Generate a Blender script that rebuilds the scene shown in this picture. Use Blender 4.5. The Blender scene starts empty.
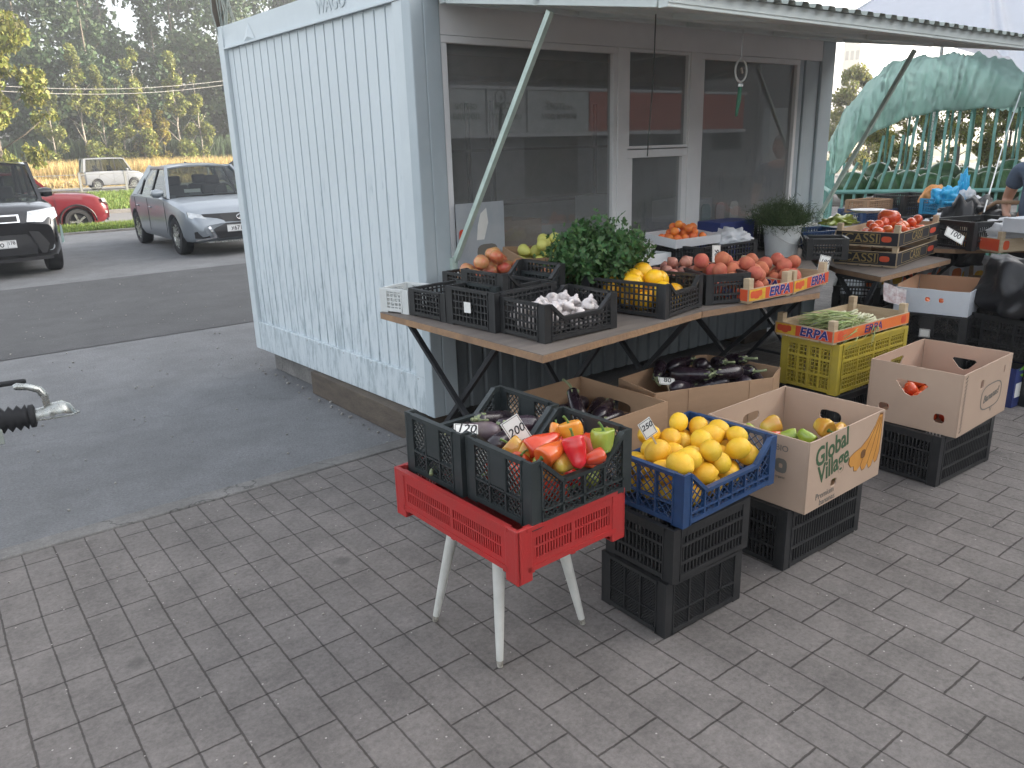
EXPOSURE = 2.2
HAZE = 0.0024
import bpy, bmesh, math, random
from mathutils import Vector, Matrix, Euler
from mathutils.geometry import tessellate_polygon
R = math.radians
PI = math.pi
rnd = random.Random(7)
scene = bpy.context.scene
col = scene.collection

# ------------------------------------------------------------------ camera
F, CX, CY, CAMH = 780.0, 512.0, 384.0, 1.6
_D = Vector((78.0, 2566.0, F)).normalized()
_X = Vector((973.0, 0.0, F)); _X = (_X - _D * _X.dot(_D)).normalized()
_U = -_D
_Y = _U.cross(_X)
def ray(x, y):
    c = Vector((x - CX, y - CY, F)); return Vector((c.dot(_X), c.dot(_Y), c.dot(_U)))
def at(x, y, z=0.0):
    r = ray(x, y); return Vector((0, 0, CAMH)) + r * ((z - CAMH) / r.z)
def atY(x, y, Y): r = ray(x, y); return Vector((0, 0, CAMH)) + r * (Y / r.y)
def atX(x, y, X): r = ray(x, y); return Vector((0, 0, CAMH)) + r * (X / r.x)
# rows of the rotation: blender cam axes: right, up(-ydown), back(-fwd)
cr = Vector((_X.x, _Y.x, _U.x)); cd = Vector((_X.y, _Y.y, _U.y)); cf = Vector((_X.z, _Y.z, _U.z))
cam_data = bpy.data.cameras.new('camera'); cam = bpy.data.objects.new('camera', cam_data)
col.objects.link(cam); scene.camera = cam
M = Matrix(((cr.x, -cd.x, -cf.x, 0), (cr.y, -cd.y, -cf.y, 0), (cr.z, -cd.z, -cf.z, CAMH), (0, 0, 0, 1)))
cam.matrix_world = M
cam_data.sensor_width = 36.0; cam_data.lens = 36.0 * F / 1024.0
cam_data.clip_start = 0.05; cam_data.clip_end = 3000.0

# ------------------------------------------------------------------ materials
def mat(name, color, rough=0.6, metal=0.0, var=0.0, vscale=8.0, bump=0.0, bscale=60.0, rnd_obj=0.0,
        color2=None, spec=None, coat=0.0, sss=0.0, island=0.0, transl=0.0, stretch=None, gen=False):
    m = bpy.data.materials.new(name); m.use_nodes = True
    nt = m.node_tree; n = nt.nodes; l = nt.links
    b = n['Principled BSDF']; b.inputs['Roughness'].default_value = rough; b.inputs['Metallic'].default_value = metal
    if spec is not None: b.inputs['Specular IOR Level'].default_value = spec
    if coat: b.inputs['Coat Weight'].default_value = coat; b.inputs['Coat Roughness'].default_value = 0.08
    if sss:
        b.inputs['Subsurface Weight'].default_value = sss; b.inputs['Subsurface Radius'].default_value = (0.02, 0.012, 0.006)
        b.inputs['Subsurface Scale'].default_value = 0.6
    c1 = (*color, 1.0); out = None
    tc = n.new('ShaderNodeTexCoord')
    src = tc.outputs['Object']
    if stretch:
        mp = n.new('ShaderNodeMapping'); mp.inputs['Scale'].default_value = stretch
        l.new(src, mp.inputs['Vector']); src = mp.outputs['Vector']
    b.inputs['Base Color'].default_value = c1
    if var or color2:
        nz = n.new('ShaderNodeTexNoise'); nz.inputs['Scale'].default_value = vscale; nz.inputs['Detail'].default_value = 6
        nz.inputs['Roughness'].default_value = 0.65
        l.new(src, nz.inputs['Vector'])
        rp = n.new('ShaderNodeValToRGB'); rp.color_ramp.elements[0].position = 0.3; rp.color_ramp.elements[1].position = 0.7
        c2 = color2 if color2 else tuple(max(0.0, v * (1 - var)) for v in color)
        cc = color if color2 else tuple(min(1.0, v * (1 + var)) for v in color)
        rp.color_ramp.elements[0].color = (*c2, 1); rp.color_ramp.elements[1].color = (*cc, 1)
        l.new(nz.outputs['Fac'], rp.inputs['Fac']); out = rp.outputs['Color']
        # roughness variation
        mr = n.new('ShaderNodeMapRange'); mr.inputs['To Min'].default_value = max(0.02, rough - 0.12); mr.inputs['To Max'].default_value = min(1, rough + 0.12)
        l.new(nz.outputs['Fac'], mr.inputs['Value']); l.new(mr.outputs['Result'], b.inputs['Roughness'])
    if rnd_obj or island:
        hs = n.new('ShaderNodeHueSaturation')
        if rnd_obj:
            oi = n.new('ShaderNodeObjectInfo'); rs = oi.outputs['Random']; amt = rnd_obj
        else:
            g = n.new('ShaderNodeNewGeometry'); rs = g.outputs['Random Per Island']; amt = island
        mv = n.new('ShaderNodeMapRange'); mv.inputs['To Min'].default_value = 1 - amt; mv.inputs['To Max'].default_value = 1 + amt
        l.new(rs, mv.inputs['Value']); l.new(mv.outputs['Result'], hs.inputs['Value'])
        mh = n.new('ShaderNodeMath'); mh.operation = 'FRACT'
        mm = n.new('ShaderNodeMath'); mm.operation = 'MULTIPLY'; mm.inputs[1].default_value = 7.31
        l.new(rs, mm.inputs[0]); l.new(mm.outputs[0], mh.inputs[0])
        m2 = n.new('ShaderNodeMapRange'); m2.inputs['To Min'].default_value = 0.5 - amt * 0.07; m2.inputs['To Max'].default_value = 0.5 + amt * 0.07
        l.new(mh.outputs[0], m2.inputs['Value']); l.new(m2.outputs['Result'], hs.inputs['Hue'])
        if out: l.new(out, hs.inputs['Color'])
        else: hs.inputs['Color'].default_value = c1
        out = hs.outputs['Color']
    if out: l.new(out, b.inputs['Base Color'])
    if bump:
        nb = n.new('ShaderNodeTexNoise'); nb.inputs['Scale'].default_value = bscale; nb.inputs['Detail'].default_value = 4
        l.new(src, nb.inputs['Vector'])
        bp = n.new('ShaderNodeBump'); bp.inputs['Strength'].default_value = bump; bp.inputs['Distance'].default_value = 0.01
        l.new(nb.outputs['Fac'], bp.inputs['Height']); l.new(bp.outputs['Normal'], b.inputs['Normal'])
    if transl:
        tr = n.new('ShaderNodeBsdfTranslucent'); mx = n.new('ShaderNodeMixShader'); mx.inputs['Fac'].default_value = transl
        if out: l.new(out, tr.inputs['Color'])
        else: tr.inputs['Color'].default_value = c1
        l.new(b.outputs[0], mx.inputs[1]); l.new(tr.outputs[0], mx.inputs[2]); l.new(mx.outputs[0], n['Material Output'].inputs['Surface'])
    return m

def glass_mat(name, tint=(0.8, 0.85, 0.85), ior=1.7, rough=0.0, dirt_veil=0.0):
    m = bpy.data.materials.new(name); m.use_nodes = True
    nt = m.node_tree; n = nt.nodes; l = nt.links
    n.remove(n['Principled BSDF'])
    t = n.new('ShaderNodeBsdfTransparent'); t.inputs['Color'].default_value = (*tint, 1)
    g = n.new('ShaderNodeBsdfGlossy'); g.inputs['Roughness'].default_value = rough
    ge = n.new('ShaderNodeNewGeometry'); dt = n.new('ShaderNodeVectorMath'); dt.operation = 'DOT_PRODUCT'
    l.new(ge.outputs['Normal'], dt.inputs[0]); l.new(ge.outputs['Incoming'], dt.inputs[1])
    ab_ = n.new('ShaderNodeMath'); ab_.operation = 'ABSOLUTE'; l.new(dt.outputs['Value'], ab_.inputs[0])
    om = n.new('ShaderNodeMath'); om.operation = 'SUBTRACT'; om.inputs[0].default_value = 1.0; l.new(ab_.outputs[0], om.inputs[1])
    pw_ = n.new('ShaderNodeMath'); pw_.operation = 'POWER'; pw_.inputs[1].default_value = 5.0; l.new(om.outputs[0], pw_.inputs[0])
    f0 = ((ior - 1) / (ior + 1)) ** 2
    fr = n.new('ShaderNodeMapRange'); fr.inputs['To Min'].default_value = f0; fr.inputs['To Max'].default_value = 1.0; l.new(pw_.outputs[0], fr.inputs['Value'])
    mx = n.new('ShaderNodeMixShader'); l.new(fr.outputs[0], mx.inputs[0]); l.new(t.outputs[0], mx.inputs[1]); l.new(g.outputs[0], mx.inputs[2])
    o = mx.outputs[0]
    if dirt_veil:
        d = n.new('ShaderNodeBsdfDiffuse'); d.inputs['Color'].default_value = (0.45, 0.45, 0.44, 1)  # pale layer stands in for veiling glare on the panes, besides dirt
        tc = n.new('ShaderNodeTexCoord'); nz = n.new('ShaderNodeTexNoise'); nz.inputs['Scale'].default_value = 3; nz.inputs['Detail'].default_value = 8
        l.new(tc.outputs['Object'], nz.inputs['Vector'])
        mr = n.new('ShaderNodeMapRange'); mr.inputs['From Min'].default_value = 0.3; mr.inputs['From Max'].default_value = 0.75
        mr.inputs['To Min'].default_value = dirt_veil * 0.88; mr.inputs['To Max'].default_value = dirt_veil * 1.1
        l.new(nz.outputs['Fac'], mr.inputs['Value'])
        m2 = n.new('ShaderNodeMixShader'); l.new(mr.outputs[0], m2.inputs[0]); l.new(o, m2.inputs[1]); l.new(d.outputs[0], m2.inputs[2]); o = m2.outputs[0]
    l.new(o, n['Material Output'].inputs['Surface'])
    return m

MT = {}
def G(k): return MT[k]

# ------------------------------------------------------------------ object helpers
def tag(o, label=None, cat=None, group=None, kind=None):
    if label: o['label'] = label
    if cat: o['category'] = cat
    if group: o['group'] = group
    if kind: o['kind'] = kind
    return o
def thing(name, label, cat, loc=(0, 0, 0), rz=0.0, group=None):
    o = bpy.data.objects.new(name, None); col.objects.link(o); o.empty_display_size = 0.05
    o.location = loc; o.rotation_euler = (0, 0, rz)
    return tag(o, label, cat, group)
_kids = {}
def adopt(o, parent):
    o.parent = parent
    _kids.setdefault(parent.name, []).append(o)
def copy_tree(o, parent=None):
    c = o.copy(); col.objects.link(c)
    if parent is not None: adopt(c, parent)
    for ch in list(_kids.get(o.name, [])): copy_tree(ch, c)
    return c

class MB:
    def __init__(s): s.v = []; s.f = []; s.m = []
    def add(s, vs, fs, mi=0):
        k = len(s.v); s.v.extend([tuple(v) for v in vs]); s.f.extend([tuple(i + k for i in f) for f in fs]); s.m.extend([mi] * len(fs)); return s
    def box(s, c, d, mi=0, rot=None, taper=None):
        x, y, z = d[0] / 2, d[1] / 2, d[2] / 2
        tx, ty = taper if taper else (1, 1)
        vs = [Vector(p) for p in ((-x, -y, -z), (x, -y, -z), (x, y, -z), (-x, y, -z), (-x * tx, -y * ty, z), (x * tx, -y * ty, z), (x * tx, y * ty, z), (-x * tx, y * ty, z))]
        if rot is not None:
            if not isinstance(rot, Matrix): rot = Euler(rot).to_matrix()
            vs = [rot @ v for v in vs]
        vs = [v + Vector(c) for v in vs]
        return s.add(vs, [(0, 3, 2, 1), (4, 5, 6, 7), (0, 1, 5, 4), (1, 2, 6, 5), (2, 3, 7, 6), (3, 0, 4, 7)], mi)
    def bb(s, x0, x1, y0, y1, z0, z1, mi=0):
        return s.box(((x0 + x1) / 2, (y0 + y1) / 2, (z0 + z1) / 2), (abs(x1 - x0), abs(y1 - y0), abs(z1 - z0)), mi)
    def bar(s, a, b, w, t, nrm=(0, 0, 1), mi=0, ext=0.0):
        a = Vector(a); b = Vector(b); d = b - a
        if d.length < 1e-6: return s
        d.normalize(); a = a - d * ext; b = b + d * ext
        n = Vector(nrm); n = n - d * n.dot(d)
        if n.length < 1e-4: n = Vector((1, 0, 0)) - d * d.x
        if n.length < 1e-4: n = Vector((0, 1, 0))
        n.normalize(); u = d.cross(n)
        vs = [p + u * (w / 2) * i + n * (t / 2) * j for p in (a, b) for i, j in ((-1, -1), (1, -1), (1, 1), (-1, 1))]
        return s.add(vs, [(0, 1, 2, 3), (7, 6, 5, 4), (0, 4, 5, 1), (1, 5, 6, 2), (2, 6, 7, 3), (3, 7, 4, 0)], mi)
    def tube(s, pts, r, n=8, mi=0, cap=True, sq=1.0):
        pts = [Vector(p) for p in pts]; k = len(pts)
        rs = r if isinstance(r, (list, tuple)) else [r] * k
        up = None; vs = []
        for i, p in enumerate(pts):
            d = (pts[min(i + 1, k - 1)] - pts[max(i - 1, 0)])
            if d.length < 1e-9: d = Vector((0, 0, 1))
            d.normalize()
            if up is None:
                up = Vector((0, 0, 1)) if abs(d.z) < 0.9 else Vector((1, 0, 0))
            a = (up - d * up.dot(d))
            if a.length < 1e-5: a = Vector((0, 1, 0)) - d * d.y
            a.normalize(); up = a; b = d.cross(a)
            for j in range(n):
                t = 2 * PI * j / n
                vs.append(p + a * math.cos(t) * rs[i] * sq + b * math.sin(t) * rs[i])
        fs = [(i * n + j, i * n + (j + 1) % n, (i + 1) * n + (j + 1) % n, (i + 1) * n + j) for i in range(k - 1) for j in range(n)]
        if cap: fs += [tuple(range(n - 1, -1, -1)), tuple((k - 1) * n + j for j in range(n))]
        return s.add(vs, fs, mi)
    def lathe(s, prof, n=16, o=(0, 0, 0), mi=0, fn=None, rot=None):
        # prof: (r,z) from bottom to top, r may be 0 at ends
        vs = []; k = len(prof)
        for (r, z) in prof:
            for j in range(n):
                t = 2 * PI * j / n; rr = r * (fn(t, z) if fn else 1)
                v = Vector((rr * math.cos(t), rr * math.sin(t), z))
                if rot is not None: v = rot @ v
                vs.append(v + Vector(o))
        fs = [(i * n + j, i * n + (j + 1) % n, (i + 1) * n + (j + 1) % n, (i + 1) * n + j) for i in range(k - 1) for j in range(n)]
        fs += [tuple(range(n - 1, -1, -1)), tuple((k - 1) * n + j for j in range(n))]
        return s.add(vs, fs, mi)
    def sheet(s, outer, holes=(), t=0.005, o=(0, 0, 0), ux=(1, 0, 0), uy=(0, 0, 1), mi=0):
        # flat panel of thickness t with holes; outer/holes 2D polygons in (ux,uy)
        ux = Vector(ux); uy = Vector(uy); nn = ux.cross(uy).normalized(); o = Vector(o)
        polys = [[Vector((p[0], p[1], 0)) for p in outer]] + [[Vector((p[0], p[1], 0)) for p in h] for h in holes]
        tris = tessellate_polygon(polys)
        flat = [p for q in polys for p in q]
        N = len(flat)
        vs = [o + ux * p.x + uy * p.y + nn * t / 2 for p in flat] + [o + ux * p.x + uy * p.y - nn * t / 2 for p in flat]
        fs = []
        for a, b, c in tris:
            A, B, C = flat[a], flat[b], flat[c]
            if (B - A).cross(C - A).z < 0: b, c = c, b
            fs.append((a, b, c)); fs.append((a + N, c + N, b + N))
        k = 0
        for q in polys:
            m = len(q)
            area = sum(q[i].x * q[(i + 1) % m].y - q[(i + 1) % m].x * q[i].y for i in range(m))
            isouter = (k == 0)
            for i in range(m):
                a, b = k + i, k + (i + 1) % m
                if (area > 0) == isouter: fs.append((a, a + N, b + N, b))
                else: fs.append((a, b, b + N, a + N))
            k += m
        return s.add(vs, fs, mi)
    def grid(s, fn, nu, nv, mi=0, cu=False, cv=False):
        # fn(i,j)->point
        vs = [fn(i, j) for i in range(nu) for j in range(nv)]
        fs = []
        for i in range(nu - (0 if cu else 1)):
            for j in range(nv - (0 if cv else 1)):
                fs.append((i * nv + j, ((i + 1) % nu) * nv + j, ((i + 1) % nu) * nv + (j + 1) % nv, i * nv + (j + 1) % nv))
        return s.add(vs, fs, mi)
    def mesh(s, name, mats, smooth=False, angle=None):
        me = bpy.data.meshes.new(name); me.from_pydata(s.v, [], s.f)
        if not isinstance(mats, (list, tuple)): mats = [mats]
        for m in mats: me.materials.append(m)
        me.polygons.foreach_set('material_index', s.m)
        if smooth or angle: me.polygons.foreach_set('use_smooth', [True] * len(s.f))
        me.update()
        if angle: me.set_sharp_from_angle(angle=R(angle))
        return me
    def build(s, name, mats, parent=None, smooth=False, angle=None, loc=(0, 0, 0), rot=(0, 0, 0), bevel=0.0):
        me = s.mesh(name, mats, smooth, angle)
        o = bpy.data.objects.new(name, me); col.objects.link(o); o.location = loc; o.rotation_euler = rot
        if parent is not None: adopt(o, parent)
        if bevel:
            b = o.modifiers.new('bev', 'BEVEL'); b.width = bevel; b.segments = 2; b.limit_method = 'ANGLE'; b.angle_limit = R(40)
        return o
def link_mesh(name, me, parent=None, loc=(0, 0, 0), rot=(0, 0, 0)):
    o = bpy.data.objects.new(name, me); col.objects.link(o); o.location = loc; o.rotation_euler = rot
    if parent is not None: adopt(o, parent)
    return o
def noisev(x, y=0.0, z=0.0):
    from mathutils import noise
    return noise.noise(Vector((x, y, z)))
def fix_normals(me):
    bm = bmesh.new(); bm.from_mesh(me); bmesh.ops.remove_doubles(bm, verts=bm.verts, dist=1e-5); bmesh.ops.recalc_face_normals(bm, faces=bm.faces)
    bm.to_mesh(me); bm.free(); me.update()
def text(body, size, name='lettering', material=None, parent=None, o=(0, 0, 0), ux=(1, 0, 0), uy=(0, 0, 1), ext=0.0006, bold=0.0, shear=0.0, sx=1.0, align='CENTER', space=1.0):
    cu = bpy.data.curves.new('t', 'FONT'); cu.body = body; cu.size = size; cu.extrude = ext; cu.offset = bold; cu.shear = shear
    cu.align_x = align; cu.align_y = 'CENTER'; cu.space_character = space; cu.resolution_u = 3
    to = bpy.data.objects.new('t', cu); col.objects.link(to)
    dg = bpy.context.evaluated_depsgraph_get()
    me = bpy.data.meshes.new_from_object(to.evaluated_get(dg)); bpy.data.objects.remove(to)
    ux = Vector(ux).normalized(); uy = Vector(uy).normalized(); n = ux.cross(uy)
    Mx = Matrix(((ux.x * sx, uy.x, n.x, o[0]), (ux.y * sx, uy.y, n.y, o[1]), (ux.z * sx, uy.z, n.z, o[2]), (0, 0, 0, 1)))
    me.transform(Mx)
    me.materials.clear(); me.materials.append(material)
    me.name = name
    ob = bpy.data.objects.new(name, me); col.objects.link(ob)
    if parent is not None: adopt(ob, parent)
    return ob
# ------------------------------------------------------------------ palette
def setup_mats():
    m = MT
    m['asphalt'] = mat('asphalt_light', (0.188, 0.191, 0.197), 0.92, color2=(0.150, 0.152, 0.156), vscale=0.8, bump=0.7, bscale=160)
    m['asphalt_dark'] = mat('asphalt_dark', (0.088, 0.088, 0.09), 0.9, color2=(0.066, 0.066, 0.068), vscale=0.7, bump=0.6, bscale=150)
    m['road'] = mat('asphalt_road', (0.13, 0.13, 0.135), 0.9, var=0.12, vscale=0.6)
    m['kerb'] = mat('kerb_concrete', (0.175, 0.168, 0.16), 0.9, var=0.22, vscale=5, bump=0.3, bscale=70)
    m['soil'] = mat('verge_soil', (0.07, 0.085, 0.03), 0.95, color2=(0.10, 0.09, 0.045), vscale=2.5)
    m['soil_dry'] = mat('field_soil', (0.36, 0.27, 0.09), 0.95, color2=(0.24, 0.2, 0.07), vscale=1.0)
    m['black_pl'] = mat('black_plastic', (0.013, 0.014, 0.016), 0.45, color2=(0.034, 0.034, 0.034), vscale=7, rnd_obj=0.25)
    m['dgreen_pl'] = mat('dark_green_plastic', (0.013, 0.019, 0.021), 0.42, color2=(0.036, 0.042, 0.042), vscale=8, rnd_obj=0.12)
    m['red_pl'] = mat('red_plastic', (0.44, 0.022, 0.022), 0.45, color2=(0.34, 0.035, 0.032), vscale=9, bump=0.1, bscale=90)
    m['blue_pl'] = mat('blue_plastic', (0.022, 0.058, 0.15), 0.4, var=0.18, vscale=18)
    m['lblue_pl'] = mat('light_blue_plastic', (0.03, 0.28, 0.5), 0.4, var=0.1)
    m['yellow_pl'] = mat('yellow_plastic', (0.48, 0.37, 0.04), 0.5, color2=(0.38, 0.30, 0.05), vscale=12)
    m['white_pl'] = mat('white_plastic', (0.62, 0.64, 0.63), 0.4, var=0.08, vscale=10)
    m['grey_pl'] = mat('grey_green_plastic', (0.30, 0.33, 0.30), 0.45, var=0.15, vscale=14)
    m['foam'] = mat('white_foam', (0.72, 0.74, 0.75), 0.7, var=0.05, bump=0.2, bscale=200)
    m['card'] = mat('brown_cardboard', (0.42, 0.27, 0.165), 0.85, color2=(0.35, 0.22, 0.13), vscale=3.5, bump=0.1, bscale=90, stretch=(1, 1, 4))
    m['card_in'] = mat('brown_cardboard_inside', (0.36, 0.22, 0.13), 0.85, var=0.1, vscale=4)
    m['card_pale'] = mat('pale_cardboard', (0.49, 0.36, 0.27), 0.8, color2=(0.44, 0.315, 0.235), vscale=3.5)
    m['card_white'] = mat('white_cardboard', (0.62, 0.65, 0.69), 0.75, var=0.07, vscale=5)
    m['card_blue'] = mat('blue_printed_cardboard', (0.025, 0.04, 0.16), 0.6, var=0.15, vscale=6)
    m['ink_green'] = mat('green_ink', (0.045, 0.10, 0.045), 0.8)
    m['ink_grey'] = mat('grey_ink', (0.16, 0.15, 0.13), 0.8)
    m['ink_black'] = mat('black_ink', (0.02, 0.02, 0.025), 0.8)
    m['ink_blue'] = mat('blue_ink', (0.03, 0.035, 0.20), 0.7)
    m['ink_yellow'] = mat('banana_yellow_ink', (0.62, 0.30, 0.06), 0.8, color2=(0.52, 0.22, 0.04), vscale=12)
    m['ink_brown'] = mat('brown_ink', (0.16, 0.07, 0.02), 0.8)
    m['ink_red'] = mat('red_ink', (0.6, 0.05, 0.03), 0.7, color2=(0.68, 0.12, 0.03), vscale=6)
    m['ink_orange'] = mat('orange_ink', (0.75, 0.22, 0.03), 0.7, color2=(0.68, 0.12, 0.05), vscale=10)
    m['ink_white'] = mat('white_ink', (0.75, 0.75, 0.72), 0.7)
    m['ink_lemon'] = mat('yellow_print', (0.75, 0.5, 0.04), 0.7, color2=(0.6, 0.3, 0.03), vscale=30)
    m['ink_lime'] = mat('lime_ink', (0.2, 0.5, 0.03), 0.7)
    m['ink_gold'] = mat('gold_ink', (0.28, 0.2, 0.07), 0.6)
    m['paper'] = mat('white_paper', (0.74, 0.74, 0.71), 0.8, var=0.05, vscale=20)
    m['wood_pale'] = mat('pale_poplar_wood', (0.55, 0.44, 0.30), 0.75, color2=(0.44, 0.33, 0.21), vscale=6, stretch=(1, 1, 8), bump=0.1, bscale=60)
    m['wood_board'] = mat('weathered_table_board', (0.20, 0.17, 0.145), 0.7, color2=(0.13, 0.11, 0.10), vscale=4, stretch=(1, 6, 1))
    m['wood_edge'] = mat('chipboard_edge', (0.36, 0.22, 0.12), 0.8, color2=(0.22, 0.14, 0.09), vscale=9, bump=0.4, bscale=70)
    m['wood_beam'] = mat('weathered_timber', (0.13, 0.105, 0.08), 0.9, color2=(0.07, 0.055, 0.045), vscale=6, stretch=(2, 1, 4), bump=0.5, bscale=40)
    m['iron'] = mat('dark_iron', (0.03, 0.032, 0.036), 0.5, var=0.3, metal=0.3)
    m['steel'] = mat('bare_steel', (0.45, 0.46, 0.46), 0.35, metal=0.9, var=0.15, vscale=15)
    m['zinc'] = mat('zinc_plated_steel', (0.55, 0.57, 0.56), 0.28, metal=0.85, color2=(0.36, 0.36, 0.32), vscale=30)
    m['rubber'] = mat('black_rubber', (0.018, 0.018, 0.02), 0.75, var=0.2, bump=0.1)
    m['pale_green'] = mat('pale_green_paint', (0.55, 0.66, 0.59), 0.45, color2=(0.40, 0.50, 0.45), vscale=10)
    m['cage_green'] = mat('green_cage_paint', (0.17, 0.36, 0.31), 0.5, var=0.25, vscale=8)
    m['white_leg'] = mat('worn_white_paint', (0.66, 0.66, 0.62), 0.5, color2=(0.52, 0.52, 0.48), vscale=9)
    m['frame_grey'] = mat('grey_white_window_frame', (0.74, 0.74, 0.74), 0.5, var=0.05, vscale=4)
    m['inner_wall'] = mat('kiosk_interior_panel', (0.42, 0.42, 0.41), 0.8, var=0.12)
    m['canopy_under'] = mat('grey_painted_canopy', (0.70, 0.76, 0.75), 0.55, color2=(0.63, 0.69, 0.68), vscale=2.5, stretch=(1, 4, 1))
    m['rust'] = mat('rusty_metal', (0.18, 0.09, 0.05), 0.85, color2=(0.10, 0.07, 0.06), vscale=14)
    m['tarp'] = mat('pale_green_tarpaulin', (0.70, 0.86, 0.80), 0.4, transl=0.72, bump=0.5, bscale=7)
    m['tent'] = mat('white_tent_fabric', (0.74, 0.75, 0.82), 0.6, var=0.03, transl=0.4)
    m['bin_bag'] = mat('black_polythene', (0.012, 0.012, 0.014), 0.4, bump=0.8, bscale=9)
    m['white_bag'] = mat('white_polythene', (0.72, 0.73, 0.75), 0.35, transl=0.2, bump=0.6, bscale=20)
    m['blue_bag'] = mat('blue_polythene', (0.03, 0.45, 0.78), 0.3, transl=0.2, bump=0.5, bscale=18)
    m['orange_cloth'] = mat('orange_packaging', (0.62, 0.27, 0.08), 0.6, var=0.2)
    m['glass'] = glass_mat('kiosk_window_glass', (0.72, 0.75, 0.76), 2.3, 0.0, dirt_veil=0.30)
    m['car_glass'] = glass_mat('tinted_car_glass', (0.40, 0.44, 0.43), 1.6)
    m['lamp_glass'] = mat('headlight_lens', (0.55, 0.57, 0.58), 0.12, metal=0.35, var=0.35, vscale=14, coat=0.8)
    m['chrome'] = mat('chrome', (0.75, 0.76, 0.77), 0.12, metal=1.0)
    m['tyre'] = mat('tyre_rubber', (0.018, 0.018, 0.02), 0.8, var=0.2)
    m['plate'] = mat('number_plate_white', (0.72, 0.73, 0.73), 0.4)
    m['black_trim'] = mat('black_trim', (0.012, 0.012, 0.014), 0.45)
    m['seat'] = mat('car_seat_fabric', (0.06, 0.06, 0.065), 0.9)
    m['skin'] = mat('skin', (0.50, 0.27, 0.18), 0.55, sss=0.15, var=0.06)
    m['hair'] = mat('grey_hair', (0.28, 0.26, 0.25), 0.7, var=0.3, vscale=60)
    m['shirt'] = mat('navy_grey_shirt', (0.085, 0.115, 0.17), 0.9, var=0.12, vscale=15, bump=0.3, bscale=25)
    m['trousers'] = mat('dark_trousers', (0.03, 0.032, 0.04), 0.9)
    m['eye'] = mat('eye_white', (0.7, 0.7, 0.7), 0.3); m['lip'] = mat('lip', (0.42, 0.16, 0.13), 0.5)
    # produce
    m['lemon'] = mat('lemon_peel', (0.80, 0.52, 0.035), 0.45, color2=(0.82, 0.45, 0.02), vscale=14, bump=0.25, bscale=420, rnd_obj=0.10, sss=0.08)
    m['lemon_pale'] = mat('yellow_fruit_peel', (0.86, 0.56, 0.02), 0.38, color2=(0.88, 0.42, 0.015), vscale=7, rnd_obj=0.10, sss=0.05)
    m['pep_red'] = mat('red_pepper_skin', (0.56, 0.02, 0.014), 0.22, color2=(0.64, 0.06, 0.02), vscale=9, coat=0.4, rnd_obj=0.12)
    m['pep_orange'] = mat('orange_pepper_skin', (0.80, 0.20, 0.02), 0.25, color2=(0.72, 0.34, 0.05), vscale=10, coat=0.4, rnd_obj=0.1)
    m['pep_green'] = mat('green_pepper_skin', (0.38, 0.42, 0.07), 0.25, color2=(0.24, 0.33, 0.045), vscale=9, coat=0.4, rnd_obj=0.15)
    m['pep_mixed'] = mat('yellow_red_pepper_skin', (0.58, 0.46, 0.06), 0.25, color2=(0.62, 0.22, 0.04), vscale=8, coat=0.4, rnd_obj=0.12)
    m['pep_redor'] = mat('orange_red_pepper_skin', (0.70, 0.07, 0.02), 0.25, color2=(0.74, 0.16, 0.03), vscale=9, coat=0.4, rnd_obj=0.06)
    m['pep_lime'] = mat('bright_green_pepper_skin', (0.22, 0.36, 0.03), 0.25, color2=(0.33, 0.42, 0.05), vscale=8, coat=0.4)
    m['stalk'] = mat('green_stalk', (0.10, 0.18, 0.035), 0.6, var=0.25, vscale=40)
    m['calyx'] = mat('aubergine_calyx', (0.16, 0.21, 0.09), 0.65, color2=(0.28, 0.30, 0.18), vscale=40)
    m['aub'] = mat('aubergine_skin', (0.018, 0.012, 0.018), 0.28, color2=(0.030, 0.018, 0.026), vscale=9, coat=0.25, rnd_obj=0.3)
    m['aub_pale'] = mat('faded_aubergine_skin', (0.10, 0.065, 0.10), 0.4, color2=(0.16, 0.12, 0.11), vscale=12, coat=0.2, rnd_obj=0.2)
    m['peach'] = mat('peach_skin', (0.46, 0.09, 0.06), 0.75, color2=(0.56, 0.20, 0.10), vscale=14, rnd_obj=0.14)
    m['apricot'] = mat('apricot_skin', (0.80, 0.28, 0.04), 0.5, color2=(0.62, 0.09, 0.03), vscale=16, rnd_obj=0.12)
    m['apple'] = mat('apple_skin', (0.50, 0.03, 0.03), 0.34, color2=(0.52, 0.36, 0.14), vscale=9, coat=0.2, rnd_obj=0.15)
    m['pear'] = mat('pale_green_pear_skin', (0.62, 0.60, 0.16), 0.5, color2=(0.50, 0.50, 0.12), vscale=9, rnd_obj=0.1)
    m['onion'] = mat('pink_onion_skin', (0.40, 0.12, 0.09), 0.4, color2=(0.52, 0.28, 0.22), vscale=14, rnd_obj=0.2)
    m['tomato'] = mat('tomato_skin', (0.62, 0.06, 0.02), 0.25, color2=(0.68, 0.15, 0.03), vscale=5, rnd_obj=0.12, coat=0.3)
    m['garlic'] = mat('garlic_skin', (0.72, 0.69, 0.66), 0.55, color2=(0.60, 0.52, 0.52), vscale=40, rnd_obj=0.08)
    m['melon'] = mat('watermelon_rind', (0.09, 0.17, 0.06), 0.35, color2=(0.02, 0.05, 0.02), vscale=5, stretch=(5, 5, 0.7), rnd_obj=0.25)
    m['herb'] = mat('parsley_leaf', (0.065, 0.145, 0.045), 0.6, island=0.45, transl=0.25)
    m['dill'] = mat('dill_leaf', (0.06, 0.095, 0.035), 0.7, island=0.35, transl=0.2)
    m['dry_herb'] = mat('dried_herb', (0.26, 0.22, 0.07), 0.8, island=0.3)
    m['onion_leaf'] = mat('spring_onion_leaf', (0.20, 0.30, 0.09), 0.5, color2=(0.42, 0.44, 0.18), vscale=9, rnd_obj=0.3)
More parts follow.
